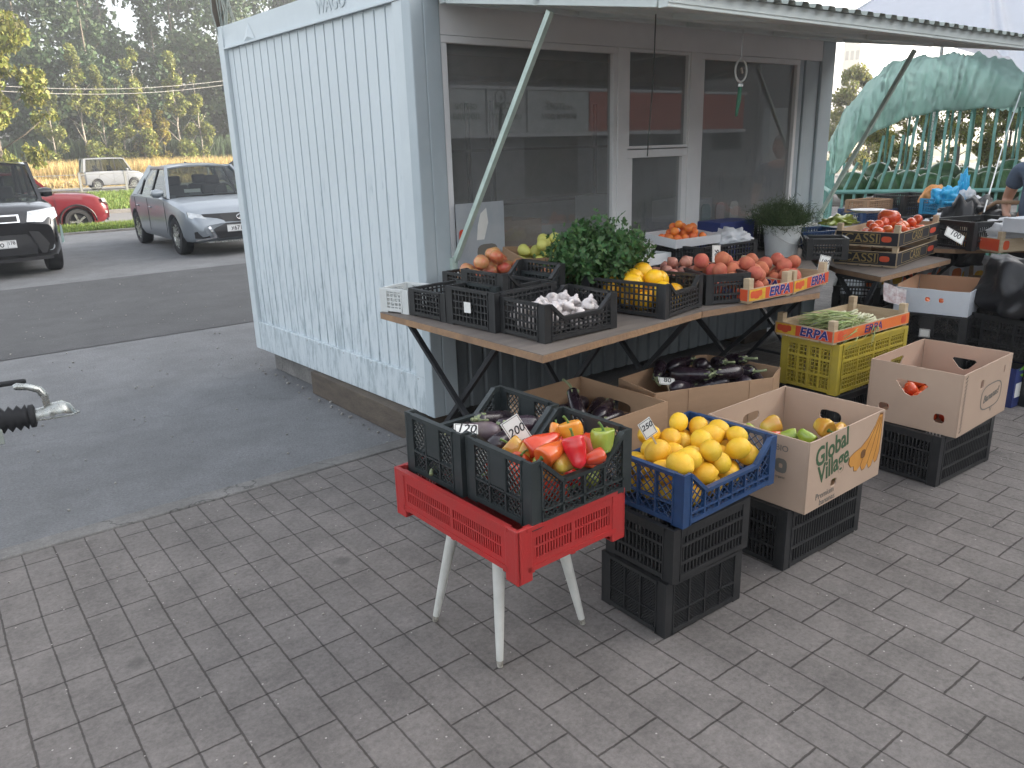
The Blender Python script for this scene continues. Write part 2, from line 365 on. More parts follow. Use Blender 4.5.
    m['onion_white'] = mat('spring_onion_base', (0.60, 0.60, 0.40), 0.5, rnd_obj=0.1)
    # vegetation
    m['leaf_dark'] = mat('dark_leaf', (0.045, 0.080, 0.032), 0.7, island=0.5, transl=0.3)
    m['leaf_mid'] = mat('mid_leaf', (0.18, 0.20, 0.045), 0.65, island=0.5, transl=0.35)
    m['leaf_sunny'] = mat('sunny_leaf', (0.18, 0.19, 0.04), 0.65, island=0.5, transl=0.4)
    m['leaf_yellow'] = mat('yellow_green_leaf', (0.28, 0.24, 0.045), 0.65, island=0.45, transl=0.4)
    m['bark'] = mat('grey_bark', (0.12, 0.10, 0.08), 0.9, var=0.3, vscale=4)
    m['birch'] = mat('birch_bark', (0.42, 0.38, 0.33), 0.8, color2=(0.14, 0.12, 0.1), vscale=3, stretch=(1, 1, 3))
    m['grass'] = mat('verge_grass_blade', (0.13, 0.19, 0.035), 0.7, island=0.4, transl=0.3)
    m['grass_dry'] = mat('dry_grass_blade', (0.44, 0.34, 0.15), 0.8, island=0.4, transl=0.3)
    m['fence_grey'] = mat('grey_railing_paint', (0.20, 0.205, 0.20), 0.5)
    m['concrete'] = mat('grey_concrete', (0.33, 0.32, 0.30), 0.85, var=0.15, vscale=2)
    m['red_wall'] = mat('red_shop_panel', (0.62, 0.22, 0.17), 0.6, var=0.08)
    m['banner'] = mat('white_banner', (0.66, 0.68, 0.66), 0.6, var=0.05)
    m['dark_wall'] = mat('dark_shop_front', (0.17, 0.175, 0.18), 0.6, var=0.2)
    m['cord'] = mat('dark_cord', (0.03, 0.035, 0.03), 0.8)

    # ribbed kiosk steel: worn pale blue-grey paint with vertical streaks of scuffing
    k = bpy.data.materials.new('scuffed_pale_blue_steel'); k.use_nodes = True
    n = k.node_tree.nodes; l = k.node_tree.links; b = n['Principled BSDF']
    tc = n.new('ShaderNodeTexCoord')
    mp = n.new('ShaderNodeMapping'); mp.inputs['Scale'].default_value = (9, 9, 2.0); l.new(tc.outputs['Object'], mp.inputs['Vector'])
    nz = n.new('ShaderNodeTexNoise'); nz.inputs['Scale'].default_value = 2.6; nz.inputs['Detail'].default_value = 10; nz.inputs['Roughness'].default_value = 0.72
    l.new(mp.outputs[0], nz.inputs['Vector'])
    # more scuffs low down
    sp = n.new('ShaderNodeSeparateXYZ'); l.new(tc.outputs['Object'], sp.inputs[0])
    hz = n.new('ShaderNodeMapRange'); hz.inputs['From Min'].default_value = 0.4; hz.inputs['From Max'].default_value = 2.1
    hz.inputs['To Min'].default_value = 0.10; hz.inputs['To Max'].default_value = -0.12; l.new(sp.outputs['Z'], hz.inputs['Value'])
    ad = n.new('ShaderNodeMath'); ad.operation = 'ADD'; l.new(nz.outputs['Fac'], ad.inputs[0]); l.new(hz.outputs[0], ad.inputs[1])
    rp = n.new('ShaderNodeValToRGB'); e = rp.color_ramp.elements
    e[0].position = 0.52; e[0].color = (0.67, 0.735, 0.765, 1); e[1].position = 0.70; e[1].color = (0.42, 0.49, 0.52, 1)
    ee = rp.color_ramp.elements.new(0.60); ee.color = (0.61, 0.68, 0.715, 1)
    l.new(ad.outputs[0], rp.inputs['Fac'])
    n2 = n.new('ShaderNodeTexNoise'); n2.inputs['Scale'].default_value = 1.1; n2.inputs['Detail'].default_value = 3; l.new(tc.outputs['Object'], n2.inputs['Vector'])
    mx = n.new('ShaderNodeMix'); mx.data_type = 'RGBA'; mx.blend_type = 'MULTIPLY'; mx.inputs[0].default_value = 0.18
    l.new(rp.outputs[0], mx.inputs[6]); l.new(n2.outputs['Fac'], mx.inputs[7]); l.new(mx.outputs[2], b.inputs['Base Color'])
    b.inputs['Roughness'].default_value = 0.42
    bp = n.new('ShaderNodeBump'); bp.inputs['Strength'].default_value = 0.12; bp.inputs['Distance'].default_value = 0.02
    l.new(n2.outputs['Fac'], bp.inputs['Height']); l.new(bp.outputs[0], b.inputs['Normal'])
    m['kiosk'] = k
    m['kiosk_lower'] = mat('shaded_dark_lower_panel', (0.15, 0.17, 0.18), 0.5, color2=(0.10, 0.115, 0.125), vscale=5, stretch=(3, 3, 1))  # shade below the windows is put into this darker colour
    m['kiosk_trim'] = mat('pale_blue_grey_trim', (0.62, 0.68, 0.70), 0.4, color2=(0.54, 0.60, 0.63), vscale=3, bump=0.12, bscale=5)
    m['kiosk_front'] = mat('blue_grey_post_paint', (0.44, 0.50, 0.53), 0.42, color2=(0.38, 0.44, 0.47), vscale=4)

    # pavers: columns of 24 cm blocks, half-offset, each with a shallow dummy joint
    p = bpy.data.materials.new('concrete_pavers'); p.use_nodes = True
    n = p.node_tree.nodes; l = p.node_tree.links; b = n['Principled BSDF']
    tc = n.new('ShaderNodeTexCoord')
    wob = n.new('ShaderNodeTexNoise'); wob.inputs['Scale'].default_value = 1.6; wob.inputs['Detail'].default_value = 2
    l.new(tc.outputs['Object'], wob.inputs['Vector'])
    wv = n.new('ShaderNodeVectorMath'); wv.operation = 'SCALE'; wv.inputs['Scale'].default_value = 0.012; 
    sub = n.new('ShaderNodeVectorMath'); sub.operation = 'SUBTRACT'; sub.inputs[1].default_value = (0.5, 0.5, 0.5)
    l.new(wob.outputs['Color'], sub.inputs[0]); l.new(sub.outputs[0], wv.inputs[0])
    av = n.new('ShaderNodeVectorMath'); av.operation = 'ADD'; l.new(tc.outputs['Object'], av.inputs[0]); l.new(wv.outputs[0], av.inputs[1])
    w2 = n.new('ShaderNodeTexNoise'); w2.inputs['Scale'].default_value = 38; w2.inputs['Detail'].default_value = 3; l.new(tc.outputs['Object'], w2.inputs['Vector'])
    s2 = n.new('ShaderNodeVectorMath'); s2.operation = 'SUBTRACT'; s2.inputs[1].default_value = (0.5, 0.5, 0.5); l.new(w2.outputs['Color'], s2.inputs[0])
    k2 = n.new('ShaderNodeVectorMath'); k2.operation = 'SCALE'; k2.inputs['Scale'].default_value = 0.006; l.new(s2.outputs[0], k2.inputs[0])
    a2 = n.new('ShaderNodeVectorMath'); a2.operation = 'ADD'; l.new(av.outputs[0], a2.inputs[0]); l.new(k2.outputs[0], a2.inputs[1])
    sp = n.new('ShaderNodeSeparateXYZ'); l.new(a2.outputs[0], sp.inputs[0])
    cb = n.new('ShaderNodeCombineXYZ')
    ay = n.new('ShaderNodeMath'); ay.operation = 'ADD'; ay.inputs[1].default_value = -0.074; l.new(sp.outputs['Y'], ay.inputs[0])
    ax = n.new('ShaderNodeMath'); ax.operation = 'ADD'; ax.inputs[1].default_value = 0.2425 * 100; l.new(sp.outputs['X'], ax.inputs[0])
    ay2 = n.new('ShaderNodeMath'); ay2.operation = 'ADD'; ay2.inputs[1].default_value = 0.2385 * 100; l.new(ay.outputs[0], ay2.inputs[0])
    l.new(ay2.outputs[0], cb.inputs['X']); l.new(ax.outputs[0], cb.inputs['Y'])
    def brick(mortar, c1, c2, cm, bw, rh, off, smooth=0.3):
        br = n.new('ShaderNodeTexBrick'); br.offset = off; br.offset_frequency = 2; br.squash = 1.0
        br.inputs['Scale'].default_value = 1.0; br.inputs['Mortar Size'].default_value = mortar; br.inputs['Mortar Smooth'].default_value = smooth
        br.inputs['Brick Width'].default_value = bw; br.inputs['Row Height'].default_value = rh; br.inputs['Bias'].default_value = 0
        br.inputs['Color1'].default_value = c1; br.inputs['Color2'].default_value = c2; br.inputs['Mortar'].default_value = cm
        l.new(cb.outputs[0], br.inputs['Vector']); return br
    b1 = brick(0.0040, (0.166, 0.150, 0.140, 1), (0.158, 0.143, 0.134, 1), (0.068, 0.059, 0.053, 1), 0.2385, 0.2425, 0.5, 0.5)
    b2 = brick(0.0040, (1, 1, 1, 1), (1, 1, 1, 1), (0.40, 0.39, 0.38, 1), 400.0, 0.2425, 0.0, 0.6)
    sh = n.new('ShaderNodeVectorMath'); sh.operation = 'ADD'; sh.inputs[1].default_value = (0, 0.12125, 0); l.new(cb.outputs[0], sh.inputs[0]); l.new(sh.outputs[0], b2.inputs['Vector'])
    b4 = brick(0.007, (0, 0, 0, 1), (0, 0, 0, 1), (1, 1, 1, 1), 400.0, 0.2425, 0.0, 0.2)
    fine = n.new('ShaderNodeTexNoise'); fine.inputs['Scale'].default_value = 55; fine.inputs['Detail'].default_value = 8; fine.inputs['Roughness'].default_value = 0.8
    l.new(tc.outputs['Object'], fine.inputs['Vector'])
    big = n.new('ShaderNodeTexNoise'); big.inputs['Scale'].default_value = 1.4; big.inputs['Detail'].default_value = 5; l.new(tc.outputs['Object'], big.inputs['Vector'])
    def rng(src, a, bb, f0=0.25, f1=0.75):
        q = n.new('ShaderNodeMapRange'); q.inputs['From Min'].default_value = f0; q.inputs['From Max'].default_value = f1
        q.inputs['To Min'].default_value = a; q.inputs['To Max'].default_value = bb; l.new(src, q.inputs['Value']); return q.outputs[0]
    def mul(a, bcol, fac=1.0):
        q = n.new('ShaderNodeMix'); q.data_type = 'RGBA'; q.blend_type = 'MULTIPLY'; q.inputs[0].default_value = fac
        l.new(a, q.inputs[6]); l.new(bcol, q.inputs[7]); return q.outputs[2]
    c = mul(b1.outputs['Color'], b2.outputs['Color'], 0.95)
    xj = n.new('ShaderNodeMath'); xj.operation = 'SUBTRACT'; xj.use_clamp = True; l.new(b1.outputs['Fac'], xj.inputs[0]); l.new(b4.outputs['Fac'], xj.inputs[1])
    c = mul(c, rng(xj.outputs[0], 1.0, 0.82, 0.0, 1.0))
    c = mul(c, rng(fine.outputs['Fac'], 0.58, 1.42))
    st_ = n.new('ShaderNodeTexNoise'); st_.inputs['Scale'].default_value = 4.5; st_.inputs['Detail'].default_value = 10; st_.inputs['Roughness'].default_value = 0.75; l.new(tc.outputs['Object'], st_.inputs['Vector'])
    c = mul(c, rng(st_.outputs['Fac'], 0.80, 1.14, 0.38, 0.62)); c = mul(c, rng(big.outputs['Fac'], 0.85, 1.15))
    # pale grit specks and dark blotches
    vo = n.new('ShaderNodeTexVoronoi'); vo.inputs['Scale'].default_value = 24; l.new(tc.outputs['Object'], vo.inputs['Vector'])
    spk = rng(vo.outputs['Distance'], 1.0, 0.0, 0.055, 0.085)
    th = n.new('ShaderNodeMath'); th.operation = 'GREATER_THAN'; th.inputs[1].default_value = 0.45
    sc = n.new('ShaderNodeSeparateColor'); l.new(vo.outputs['Color'], sc.inputs[0]); l.new(sc.outputs[0], th.inputs[0])
    sm = n.new('ShaderNodeMath'); sm.operation = 'MULTIPLY'; l.new(spk, sm.inputs[0]); l.new(th.outputs[0], sm.inputs[1])
    q = n.new('ShaderNodeMix'); q.data_type = 'RGBA'; l.new(sm.outputs[0], q.inputs[0]); l.new(c, q.inputs[6]); q.inputs[7].default_value = (0.42, 0.39, 0.36, 1); c = q.outputs[2]
    v2 = n.new('ShaderNodeTexVoronoi'); v2.inputs['Scale'].default_value = 2.3; l.new(tc.outputs['Object'], v2.inputs['Vector'])
    bl = rng(v2.outputs['Distance'], 0.55, 0.0, 0.05, 0.10)
    q = n.new('ShaderNodeMix'); q.data_type = 'RGBA'; l.new(bl, q.inputs[0]); l.new(c, q.inputs[6]); q.inputs[7].default_value = (0.07, 0.065, 0.06, 1); c = q.outputs[2]
    l.new(c, b.inputs['Base Color']); b.inputs['Roughness'].default_value = 0.85
    hsum = n.new('ShaderNodeMath'); hsum.operation = 'MULTIPLY_ADD'; hsum.inputs[1].default_value = -1.0
    l.new(b1.outputs['Fac'], hsum.inputs[0]); l.new(rng(fine.outputs['Fac'], 0.0, 0.25), hsum.inputs[2])
    h2 = n.new('ShaderNodeMath'); h2.operation = 'MULTIPLY_ADD'; h2.inputs[1].default_value = -0.5
    l.new(b2.outputs['Fac'], h2.inputs[0]); l.new(hsum.outputs[0], h2.inputs[2])
    bp = n.new('ShaderNodeBump'); bp.inputs['Strength'].default_value = 0.7; bp.inputs['Distance'].default_value = 0.006
    l.new(h2.outputs[0], bp.inputs['Height']); l.new(bp.outputs[0], b.inputs['Normal'])
    m['pavers'] = p
setup_mats()

def add_cracks(m, scale, dark, width=.012, seed=0.0):
    nt = m.node_tree; n = nt.nodes; l = nt.links; b = n['Principled BSDF']; src = b.inputs['Base Color'].links[0].from_socket
    tc = n.new('ShaderNodeTexCoord'); nz = n.new('ShaderNodeTexNoise'); nz.inputs['Scale'].default_value = scale * 3; nz.inputs['Detail'].default_value = 6; l.new(tc.outputs['Object'], nz.inputs['Vector'])
    ad = n.new('ShaderNodeVectorMath'); ad.operation = 'MULTIPLY_ADD'; ad.inputs[1].default_value = (.9 / scale * .5,) * 3; l.new(nz.outputs['Color'], ad.inputs[0]); l.new(tc.outputs['Object'], ad.inputs[2])
    vo = n.new('ShaderNodeTexVoronoi'); vo.feature = 'DISTANCE_TO_EDGE'; vo.inputs['Scale'].default_value = scale; l.new(ad.outputs[0], vo.inputs['Vector'])
    mr = n.new('ShaderNodeMapRange'); mr.inputs['From Max'].default_value = width * scale; mr.inputs['To Min'].default_value = dark; mr.inputs['To Max'].default_value = 1; l.new(vo.outputs['Distance'], mr.inputs['Value'])
    n2 = n.new('ShaderNodeTexNoise'); n2.inputs['Scale'].default_value = 70; n2.inputs['Detail'].default_value = 5; n2.inputs['Roughness'].default_value = .8; l.new(tc.outputs['Object'], n2.inputs['Vector'])
    m3 = n.new('ShaderNodeMapRange'); m3.inputs['From Min'].default_value = .3; m3.inputs['From Max'].default_value = .7; m3.inputs['To Min'].default_value = .72; m3.inputs['To Max'].default_value = 1.28; l.new(n2.outputs['Fac'], m3.inputs['Value'])
    n4 = n.new('ShaderNodeTexNoise'); n4.inputs['Scale'].default_value = 2.2; n4.inputs['Detail'].default_value = 9; n4.inputs['Roughness'].default_value = .7; l.new(tc.outputs['Object'], n4.inputs['Vector'])
    m5 = n.new('ShaderNodeMapRange'); m5.inputs['From Min'].default_value = .36; m5.inputs['From Max'].default_value = .64; m5.inputs['To Min'].default_value = .84; m5.inputs['To Max'].default_value = 1.1; l.new(n4.outputs['Fac'], m5.inputs['Value'])
    cur = src
    for s_ in (mr.outputs[0], m3.outputs[0], m5.outputs[0]):
        q = n.new('ShaderNodeMix'); q.data_type = 'RGBA'; q.blend_type = 'MULTIPLY'; q.inputs[0].default_value = 1.0; l.new(cur, q.inputs[6]); l.new(s_, q.inputs[7]); cur = q.outputs[2]
    l.new(cur, b.inputs['Base Color'])
add_cracks(MT['asphalt'], .30, .80, .008); add_cracks(MT['asphalt_dark'], .6, .75, .008); add_cracks(MT['kerb'], 1.1, .45, .006)
# ------------------------------------------------------------------ world and light
SUN_AZ, SUN_EL = -25.0, 17.0        # azimuth measured from +X towards +Y
w = bpy.data.worlds.new('World'); scene.world = w; w.use_nodes = True
nt = w.node_tree; bg = nt.nodes['Background']
sky = nt.nodes.new('ShaderNodeTexSky'); sky.sky_type = 'NISHITA'; sky.sun_disc = False
sky.sun_elevation = R(SUN_EL); sky.sun_rotation = R(90 - SUN_AZ); sky.air_density = 1.0; sky.dust_density = 4.0; sky.ozone_density = 1.0
hs_ = nt.nodes.new('ShaderNodeHueSaturation'); hs_.inputs['Saturation'].default_value = 0.34   # thin milky haze in the sky
nt.links.new(sky.outputs[0], hs_.inputs['Color']); nt.links.new(hs_.outputs[0], bg.inputs[0]); bg.inputs[1].default_value = 0.15
sd = bpy.data.lights.new('sun', 'SUN'); sd.energy = 4.0; sd.angle = R(0.5); sd.color = (1.0, 0.86, 0.66)
so = bpy.data.objects.new('sun', sd); col.objects.link(so)
dv = Vector((math.cos(R(SUN_AZ)) * math.cos(R(SUN_EL)), math.sin(R(SUN_AZ)) * math.cos(R(SUN_EL)), math.sin(R(SUN_EL))))
so.rotation_euler = dv.to_track_quat('Z', 'Y').to_euler(); so.location = (20, -10, 12)
scene.view_settings.view_transform = 'Standard'; scene.view_settings.look = 'None'; scene.view_settings.gamma = 1.0
scene.view_settings.exposure = EXPOSURE
scene.cycles.max_bounces = 7; scene.cycles.transparent_max_bounces = 14; scene.cycles.diffuse_bounces = 4; scene.cycles.glossy_bounces = 4
scene.cycles.caustics_reflective = False; scene.cycles.caustics_refractive = False
scene.cycles.use_denoising = True

# ------------------------------------------------------------------ ground and surfaces
def slab(name, x0, x1, y0, y1, z, m, depth=0.02, div=1):
    mb = MB(); mb.bb(x0, x1, y0, y1, z - depth, z); o = mb.build(name, m); return tag(o, kind='structure')
mb = MB(); mb.add([(-1500, -1500, -0.33), (1500, -1500, -0.33), (1500, 1500, -0.33), (-1500, 1500, -0.33)], [(0, 1, 2, 3)])
tag(mb.build('ground', MT['soil']), kind='structure')
XL, XR = -70, 120
slab('pavement', -40, 60, -30, 3.645, 0.0, MT['pavers'])
slab('paved_yard', 6.5, 60, 3.65, 14, 0.0, MT['pavers'])
mb = MB(); mb.bb(-40, 6.49, 3.655, 3.765, -0.05, 0.006); tag(mb.build('kerb', MT['kerb'], bevel=0.008), kind='structure')
slab('parking_lot', XL, XR, 3.77, 20.25, -0.016, MT['asphalt'], 0.01)
mb = MB()
N = 60
def band(i, j):
    x = XL + (XR - XL) * i / N; 
    return (x, (7.75 + 0.10 * noisev(x * 0.7, 1)) if j == 0 else (12.2 + 0.12 * noisev(x * 0.6, 9)), -0.011)
mb.grid(band, N + 1, 2); tag(mb.build('asphalt_patch', MT['asphalt_dark']), kind='structure')
slab('kerb_line', XL, XR, 20.25, 20.40, 0.03, MT['kerb'], 0.06)
slab('verge', XL, XR, 20.41, 22.35, 0.02, MT['soil'])
slab('kerb_edge', XL, XR, 22.36, 22.5, -0.02, MT['kerb'], 0.30)
slab('road', XL, XR, 22.51, 31.6, -0.28, MT['road'], 0.02)
slab('kerb_far', XL, XR, 31.61, 31.8, -0.15, MT['kerb'], 0.2)
mb = MB(); mb.add([(XL, 31.81, -.17), (XR, 31.81, -.17), (XR, 43.0, .06), (XL, 43.0, .06)], [(0, 1, 2, 3)]); tag(mb.build('lawn', MT['soil']), kind='structure')
slab('far_road', XL, XR, 43.01, 53.5, 0.02, MT['road'], 0.04)
slab('field', XL, XR + 60, 53.6, 110, 0.03, MT['soil_dry'], 0.05)

def blades(name, x0, x1, y0, y1, z, n, h, wd, m, dens=None, lean=0.4, zf=None):
    mb = MB(); V = mb.v; Fc = mb.f
    for i in range(n):
        x = rnd.uniform(x0, x1); y = rnd.uniform(y0, y1)
        if dens and noisev(x * 0.3, y * 0.3) < dens - rnd.random() * 0.6: continue
        hh = h * rnd.uniform(0.45, 1.15); a = rnd.uniform(0, PI); dx = math.cos(a) * wd; dy = math.sin(a) * wd
        lx = rnd.uniform(-lean, lean) * hh; ly = rnd.uniform(-lean, lean) * hh
        z = zf(y) if zf else z; k = len(V); V.extend([(x - dx, y - dy, z), (x + dx, y + dy, z), (x + lx, y + ly, z + hh)]); Fc.append((k, k + 1, k + 2)); mb.m.append(0)
    return tag(mb.build(name, m), kind='stuff')
tag(blades('grass', 0, 9, 20.42, 22.33, 0.02, 16000, 0.10, 0.012, MT['grass']), 'short green grass on the narrow verge behind the parked cars', 'grass')
tag(blades('grass', 2, 14, 31.85, 42.9, 0.0, 22000, 0.16, 0.03, MT['grass'], zf=lambda y: -.17 + .23 * (y - 31.81) / 11.2), 'green lawn grass between the two roads', 'grass')
tag(blades('dry_grass', 0, 30, 60, 67, 0.03, 24000, 1.5, 0.04, MT['grass_dry'], lean=0.3), 'tall golden dry grass at the foot of the trees', 'dry grass')
tag(blades('dry_grass', 0, 26, 54, 60, 0.03, 9000, 0.5, 0.05, MT['grass_dry'], lean=0.6), 'low yellow grass of the field behind the railing', 'dry grass')
# litter on the pavers: pebbles / cigarette ends
mb = MB()
for i in range(170):
    x = rnd.uniform(-0.6, 4.5); y = rnd.uniform(0.6, 3.5); s = rnd.uniform(0.0015, 0.005)
    mb.box((x, y, 0.001 + s / 2), (s * rnd.uniform(1, 2), s, s), rot=(0, 0, rnd.uniform(0, PI)))
tag(mb.build('grit', mat('grit', (0.34, 0.31, 0.28), 0.9)), 'pale grit and crumbs scattered over the pavers', 'grit', kind='stuff')
mb = MB()
for i in range(260):
    x = rnd.uniform(-1, 3.5); y = rnd.uniform(4.0, 12); s = rnd.uniform(0.003, 0.010)
    mb.box((x, y, -0.014 + s / 2), (s * rnd.uniform(1, 2), s, s), rot=(0, 0, rnd.uniform(0, PI)))
for i in range(26):
    t = i / 25.0; x = 2.05 - rnd.random() * 0.10; y = 3.8 + t * 2.3
    s = rnd.uniform(0.004, 0.012); mb.box((x, y, -0.012 + s / 2), (s * 2, s, s), rot=(0, 0, rnd.uniform(0, PI)))
tag(mb.build('gravel', mat('gravel', (0.3, 0.29, 0.27), 0.9, var=0.5, vscale=2)), 'loose small stones on the asphalt beside the kiosk', 'gravel', kind='stuff')

# ------------------------------------------------------------------ kiosk
KX0, KX1, KY0, KY1, KZ0, KZ1 = 2.17, 5.90, 3.57, 5.97, 0.15, 2.46
kiosk = thing('market_kiosk', 'pale blue-grey steel cabin kiosk with ribbed side, big windows and a raised front flap', 'kiosk', (0, 0, 0))
# ribbed side wall (facing -X)
mb = MB()
prof = []
y = KY0 + 0.16; yend = KY1 - 0.085; pitch = 0.1085; gx = 0.013
prof.append((0.0, y))
while y < yend - 0.05:
    y += pitch
    yy = min(y, yend)
    prof.append((0.0, yy - 0.014)); prof.append((gx, yy - 0.008)); prof.append((gx, yy - 0.001)); prof.append((0.0, yy + 0.0005))
prof.append((0.0, yend))
zs = [0.37 + (2.31 - 0.37) * i / 8 for i in range(9)]
mb.grid(lambda i, j: (KX0 + 0.012 + prof[i][0] + 0.003 * noisev(prof[i][1] * 2, zs[j] * 2), prof[i][1], zs[j]), len(prof), len(zs))
mb.build('side_wall', MT['kiosk'], kiosk)
mb = MB()   # posts and rails of the side
mb.bb(KX0 - 0.012, KX0 + 0.05, KY0 + 0.075, KY0 + 0.162, 0.37, 2.31)
mb.build('edge_strip', MT['kiosk_trim'], kiosk, bevel=0.004)
mb = MB(); mb.bb(KX0 - 0.014, KX0 + 0.06, KY1 - 0.09, KY1, KZ0, KZ1)
mb.build('corner_trim', MT['kiosk_trim'], kiosk, bevel=0.004)
mb = MB(); mb.bb(KX0 - 0.016, KX0 + 0.06, KY0 - 0.001, KY0 + 0.075, KZ0, KZ1); mb.bb(KX0 + 0.06, KX0 + 0.155, KY0 - 0.001, KY0 + 0.06, KZ0, 2.34)
mb.build('corner_post', MT['kiosk_front'], kiosk, bevel=0.006)
mb = MB()
def tb(i, j):
    y = KY0 + 0.0765 + (KY1 - KY0 - 0.168) * i / 40
    d = -0.006 + 0.008 * max(0, noisev(y * 3, j * 2)) * (j == 1)
    return (KX0 + d, y, (2.312, 2.39, KZ1 - 0.002)[j])
mb.grid(tb, 41, 3)
# crumpled fold in the top flashing
c = (KX0 - 0.02, 5.46, 2.345); mb.add([c, (KX0 - 0.008, 5.36, 2.318), (KX0 - 0.008, 5.45, 2.43), (KX0 - 0.008, 5.56, 2.318)], [(0, 1, 2), (0, 2, 3), (0, 3, 1)])
mb.bb(KX0 - 0.02, KX0 - 0.004, KY0 + 0.08, KY1 - 0.095, 2.308, 2.318)
mb.build('top_flashing', MT['kiosk_trim'], kiosk)
mb = MB(); mb.bb(KX0 - 0.009, KX0 + 0.05, KY0 + 0.076, KY1 - 0.091, KZ0, 0.369); mb.build('bottom_rail', MT['kiosk'], kiosk, bevel=0.003)
# dust of rivets
mb = MB()
for i in range(14):
    y = KY0 + 0.15 + i * 0.17; mb.box((KX0 - 0.0095, y, 0.352), (0.004, 0.007, 0.007))
mb.build('rivet_row', MT['steel'], kiosk)
# roof, floor, back and right wall
mb = MB(); mb.bb(KX0 + 0.062, KX1 - 0.002, KY0 + 0.062, KY1 - 0.002, 2.36, 2.45); mb.build('roof', MT['kiosk_trim'], kiosk)
mb = MB(); mb.bb(KX0 + 0.062, KX1 - 0.06, KY0 + 0.062, KY1 - 0.1, KZ0 + 0.01, 0.27); mb.build('floor', MT['wood_board'], kiosk)
mb = MB(); mb.bb(KX0 + 0.065, KX1 - 0.06, KY1 - 0.08, KY1 - 0.003, 0.28, 2.355); mb.build('rear_wall', MT['inner_wall'], kiosk)
mb = MB(); mb.bb(KX1 - 0.055, KX1 - 0.003, KY0 + 0.10, KY1 - 0.085, KZ0, 2.355); mb.build('side_wall', MT['kiosk'], kiosk)
mb = MB(); mb.bb(KX0 + 0.03, KX0 + 0.05, KY0 + 0.165, KY1 - 0.09, 0.28, 2.355); mb.build('inner_lining', MT['inner_wall'], kiosk)
mb = MB(); mb.bb(KX1 - 0.16, KX1 + 0.01, KY0 - 0.001, KY0 + 0.095, KZ0, 2.34); mb.build('corner_post', MT['kiosk_front'], kiosk, bevel=0.006)
# front header, sill wall
mb = MB()
mb.bb(KX0 + 0.156, KX1 - 0.161, KY0 + 0.004, KY0 + 0.06, 2.15, 2.34); mb.build('header', MT['frame_grey'], kiosk)
mb = MB()
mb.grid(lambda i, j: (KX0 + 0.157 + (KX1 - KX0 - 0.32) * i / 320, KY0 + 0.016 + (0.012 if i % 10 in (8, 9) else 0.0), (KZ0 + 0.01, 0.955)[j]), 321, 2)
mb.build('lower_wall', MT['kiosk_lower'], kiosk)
# windows: frames + panes
def frame(x0, x1, z0, z1, wd=0.06, name='window', pane=True, d=0.05):
    mb = MB(); y0, y1 = KY0 + 0.002, KY0 + 0.002 + d
    mb.bb(x0, x1, y0, y1, z0, z0 + wd); mb.bb(x0, x1, y0, y1, z1 - wd, z1)
    mb.bb(x0, x0 + wd, y0 + 0.001, y1 - 0.001, z0 + wd, z1 - wd); mb.bb(x1 - wd, x1, y0 + 0.001, y1 - 0.001, z0 + wd, z1 - wd)
    f = mb.build(name, MT['frame_grey'], kiosk, bevel=0.004)
    p = MB(); yy = KY0 + 0.03; p.add([(x0 + wd - .004, yy, z0 + wd - .004), (x1 - wd + .004, yy, z0 + wd - .004), (x1 - wd + .004, yy, z1 - wd + .004), (x0 + wd - .004, yy, z1 - wd + .004)], [(0, 1, 2, 3)])
    p.build('pane', MT['glass'], f); return f
frame(KX0 + 0.157, 3.575, 0.957, 2.148, 0.035)
mb = MB(); mb.bb(3.576, 3.664, KY0 - 0.002, KY0 + 0.06, 0.957, 2.149); mb.build('mullion', MT['frame_grey'], kiosk, bevel=0.004)
frame(3.665, 4.235, 1.565, 2.148, 0.018)
frame(3.665, 4.235, 0.957, 1.56, 0.05, 'serving_window')
mb = MB(); mb.bb(4.237, 4.345, KY0 - 0.002, KY0 + 0.06, 0.957, 2.149); mb.build('mullion', MT['frame_grey'], kiosk, bevel=0.004)
frame(4.346, 5.46, 0.957, 2.148, 0.035)
mb = MB(); mb.bb(5.461, 5.52, KY0 + 0.01, KY0 + 0.07, 0.957, 2.149); mb.bb(5.53, 5.58, KY0 + 0.0, KY0 + 0.05, 0.957, 2.149); mb.bb(5.59, 5.735, KY0 + 0.02, KY0 + 0.07, 0.957, 2.149)
mb.build('mullion', MT['kiosk_front'], kiosk, bevel=0.004)
mb = MB(); mb.bb(KX0 + 0.157, KX1 - 0.162, KY0 - 0.07, KY0 + 0.05, 0.935, 0.956); mb.build('sill', MT['frame_grey'], kiosk, bevel=0.003)
# raised flap roof
def flap(u, v, dz=0.0):   # u along X, v outward 0..1
    return Vector((KX0 + 0.14 + u, KY0 - 0.02 - 1.42 * v, 2.315 - 0.215 * v + dz))
fl = MB(); fu = KX1 - KX0 - 0.13
fl.grid(lambda i, j: flap(fu * i / 50, j, 0.0 + (0.006 if i % 5 == 0 else 0)), 51, 2)
fl.grid(lambda i, j: flap(fu * i / 50, 1 - j, 0.03), 51, 2)
fp = fl.build('flap_panel', MT['canopy_under'], kiosk)
fb = MB()
for v in (0.02, 0.5, 0.985): fb.bar(flap(0, v, -0.012), flap(fu, v, -0.012), 0.045, 0.03)
for u in (0.02, fu * 0.25, fu * 0.5, fu * 0.75, fu - 0.02): fb.bar(flap(u, 0.04, -0.012), flap(u, 0.965, -0.012), 0.04, 0.03)
fb.bar(flap(0, 1.0, .012), flap(fu, 1.0, .012), .012, .045, (0, 0, 1))
fb.build('flap_frame', MT['canopy_under'], kiosk, bevel=0.003)
rs = MB()
def corr(i, j):
    u = -0.06 + (fu + 0.25) * i / 360
    p = flap(u, (-0.05, 1.03)[j], 0.044); p.z += 0.009 * (1 if (i // 5) % 2 else -1) + 0.004 * noisev(u * 3, j); return p
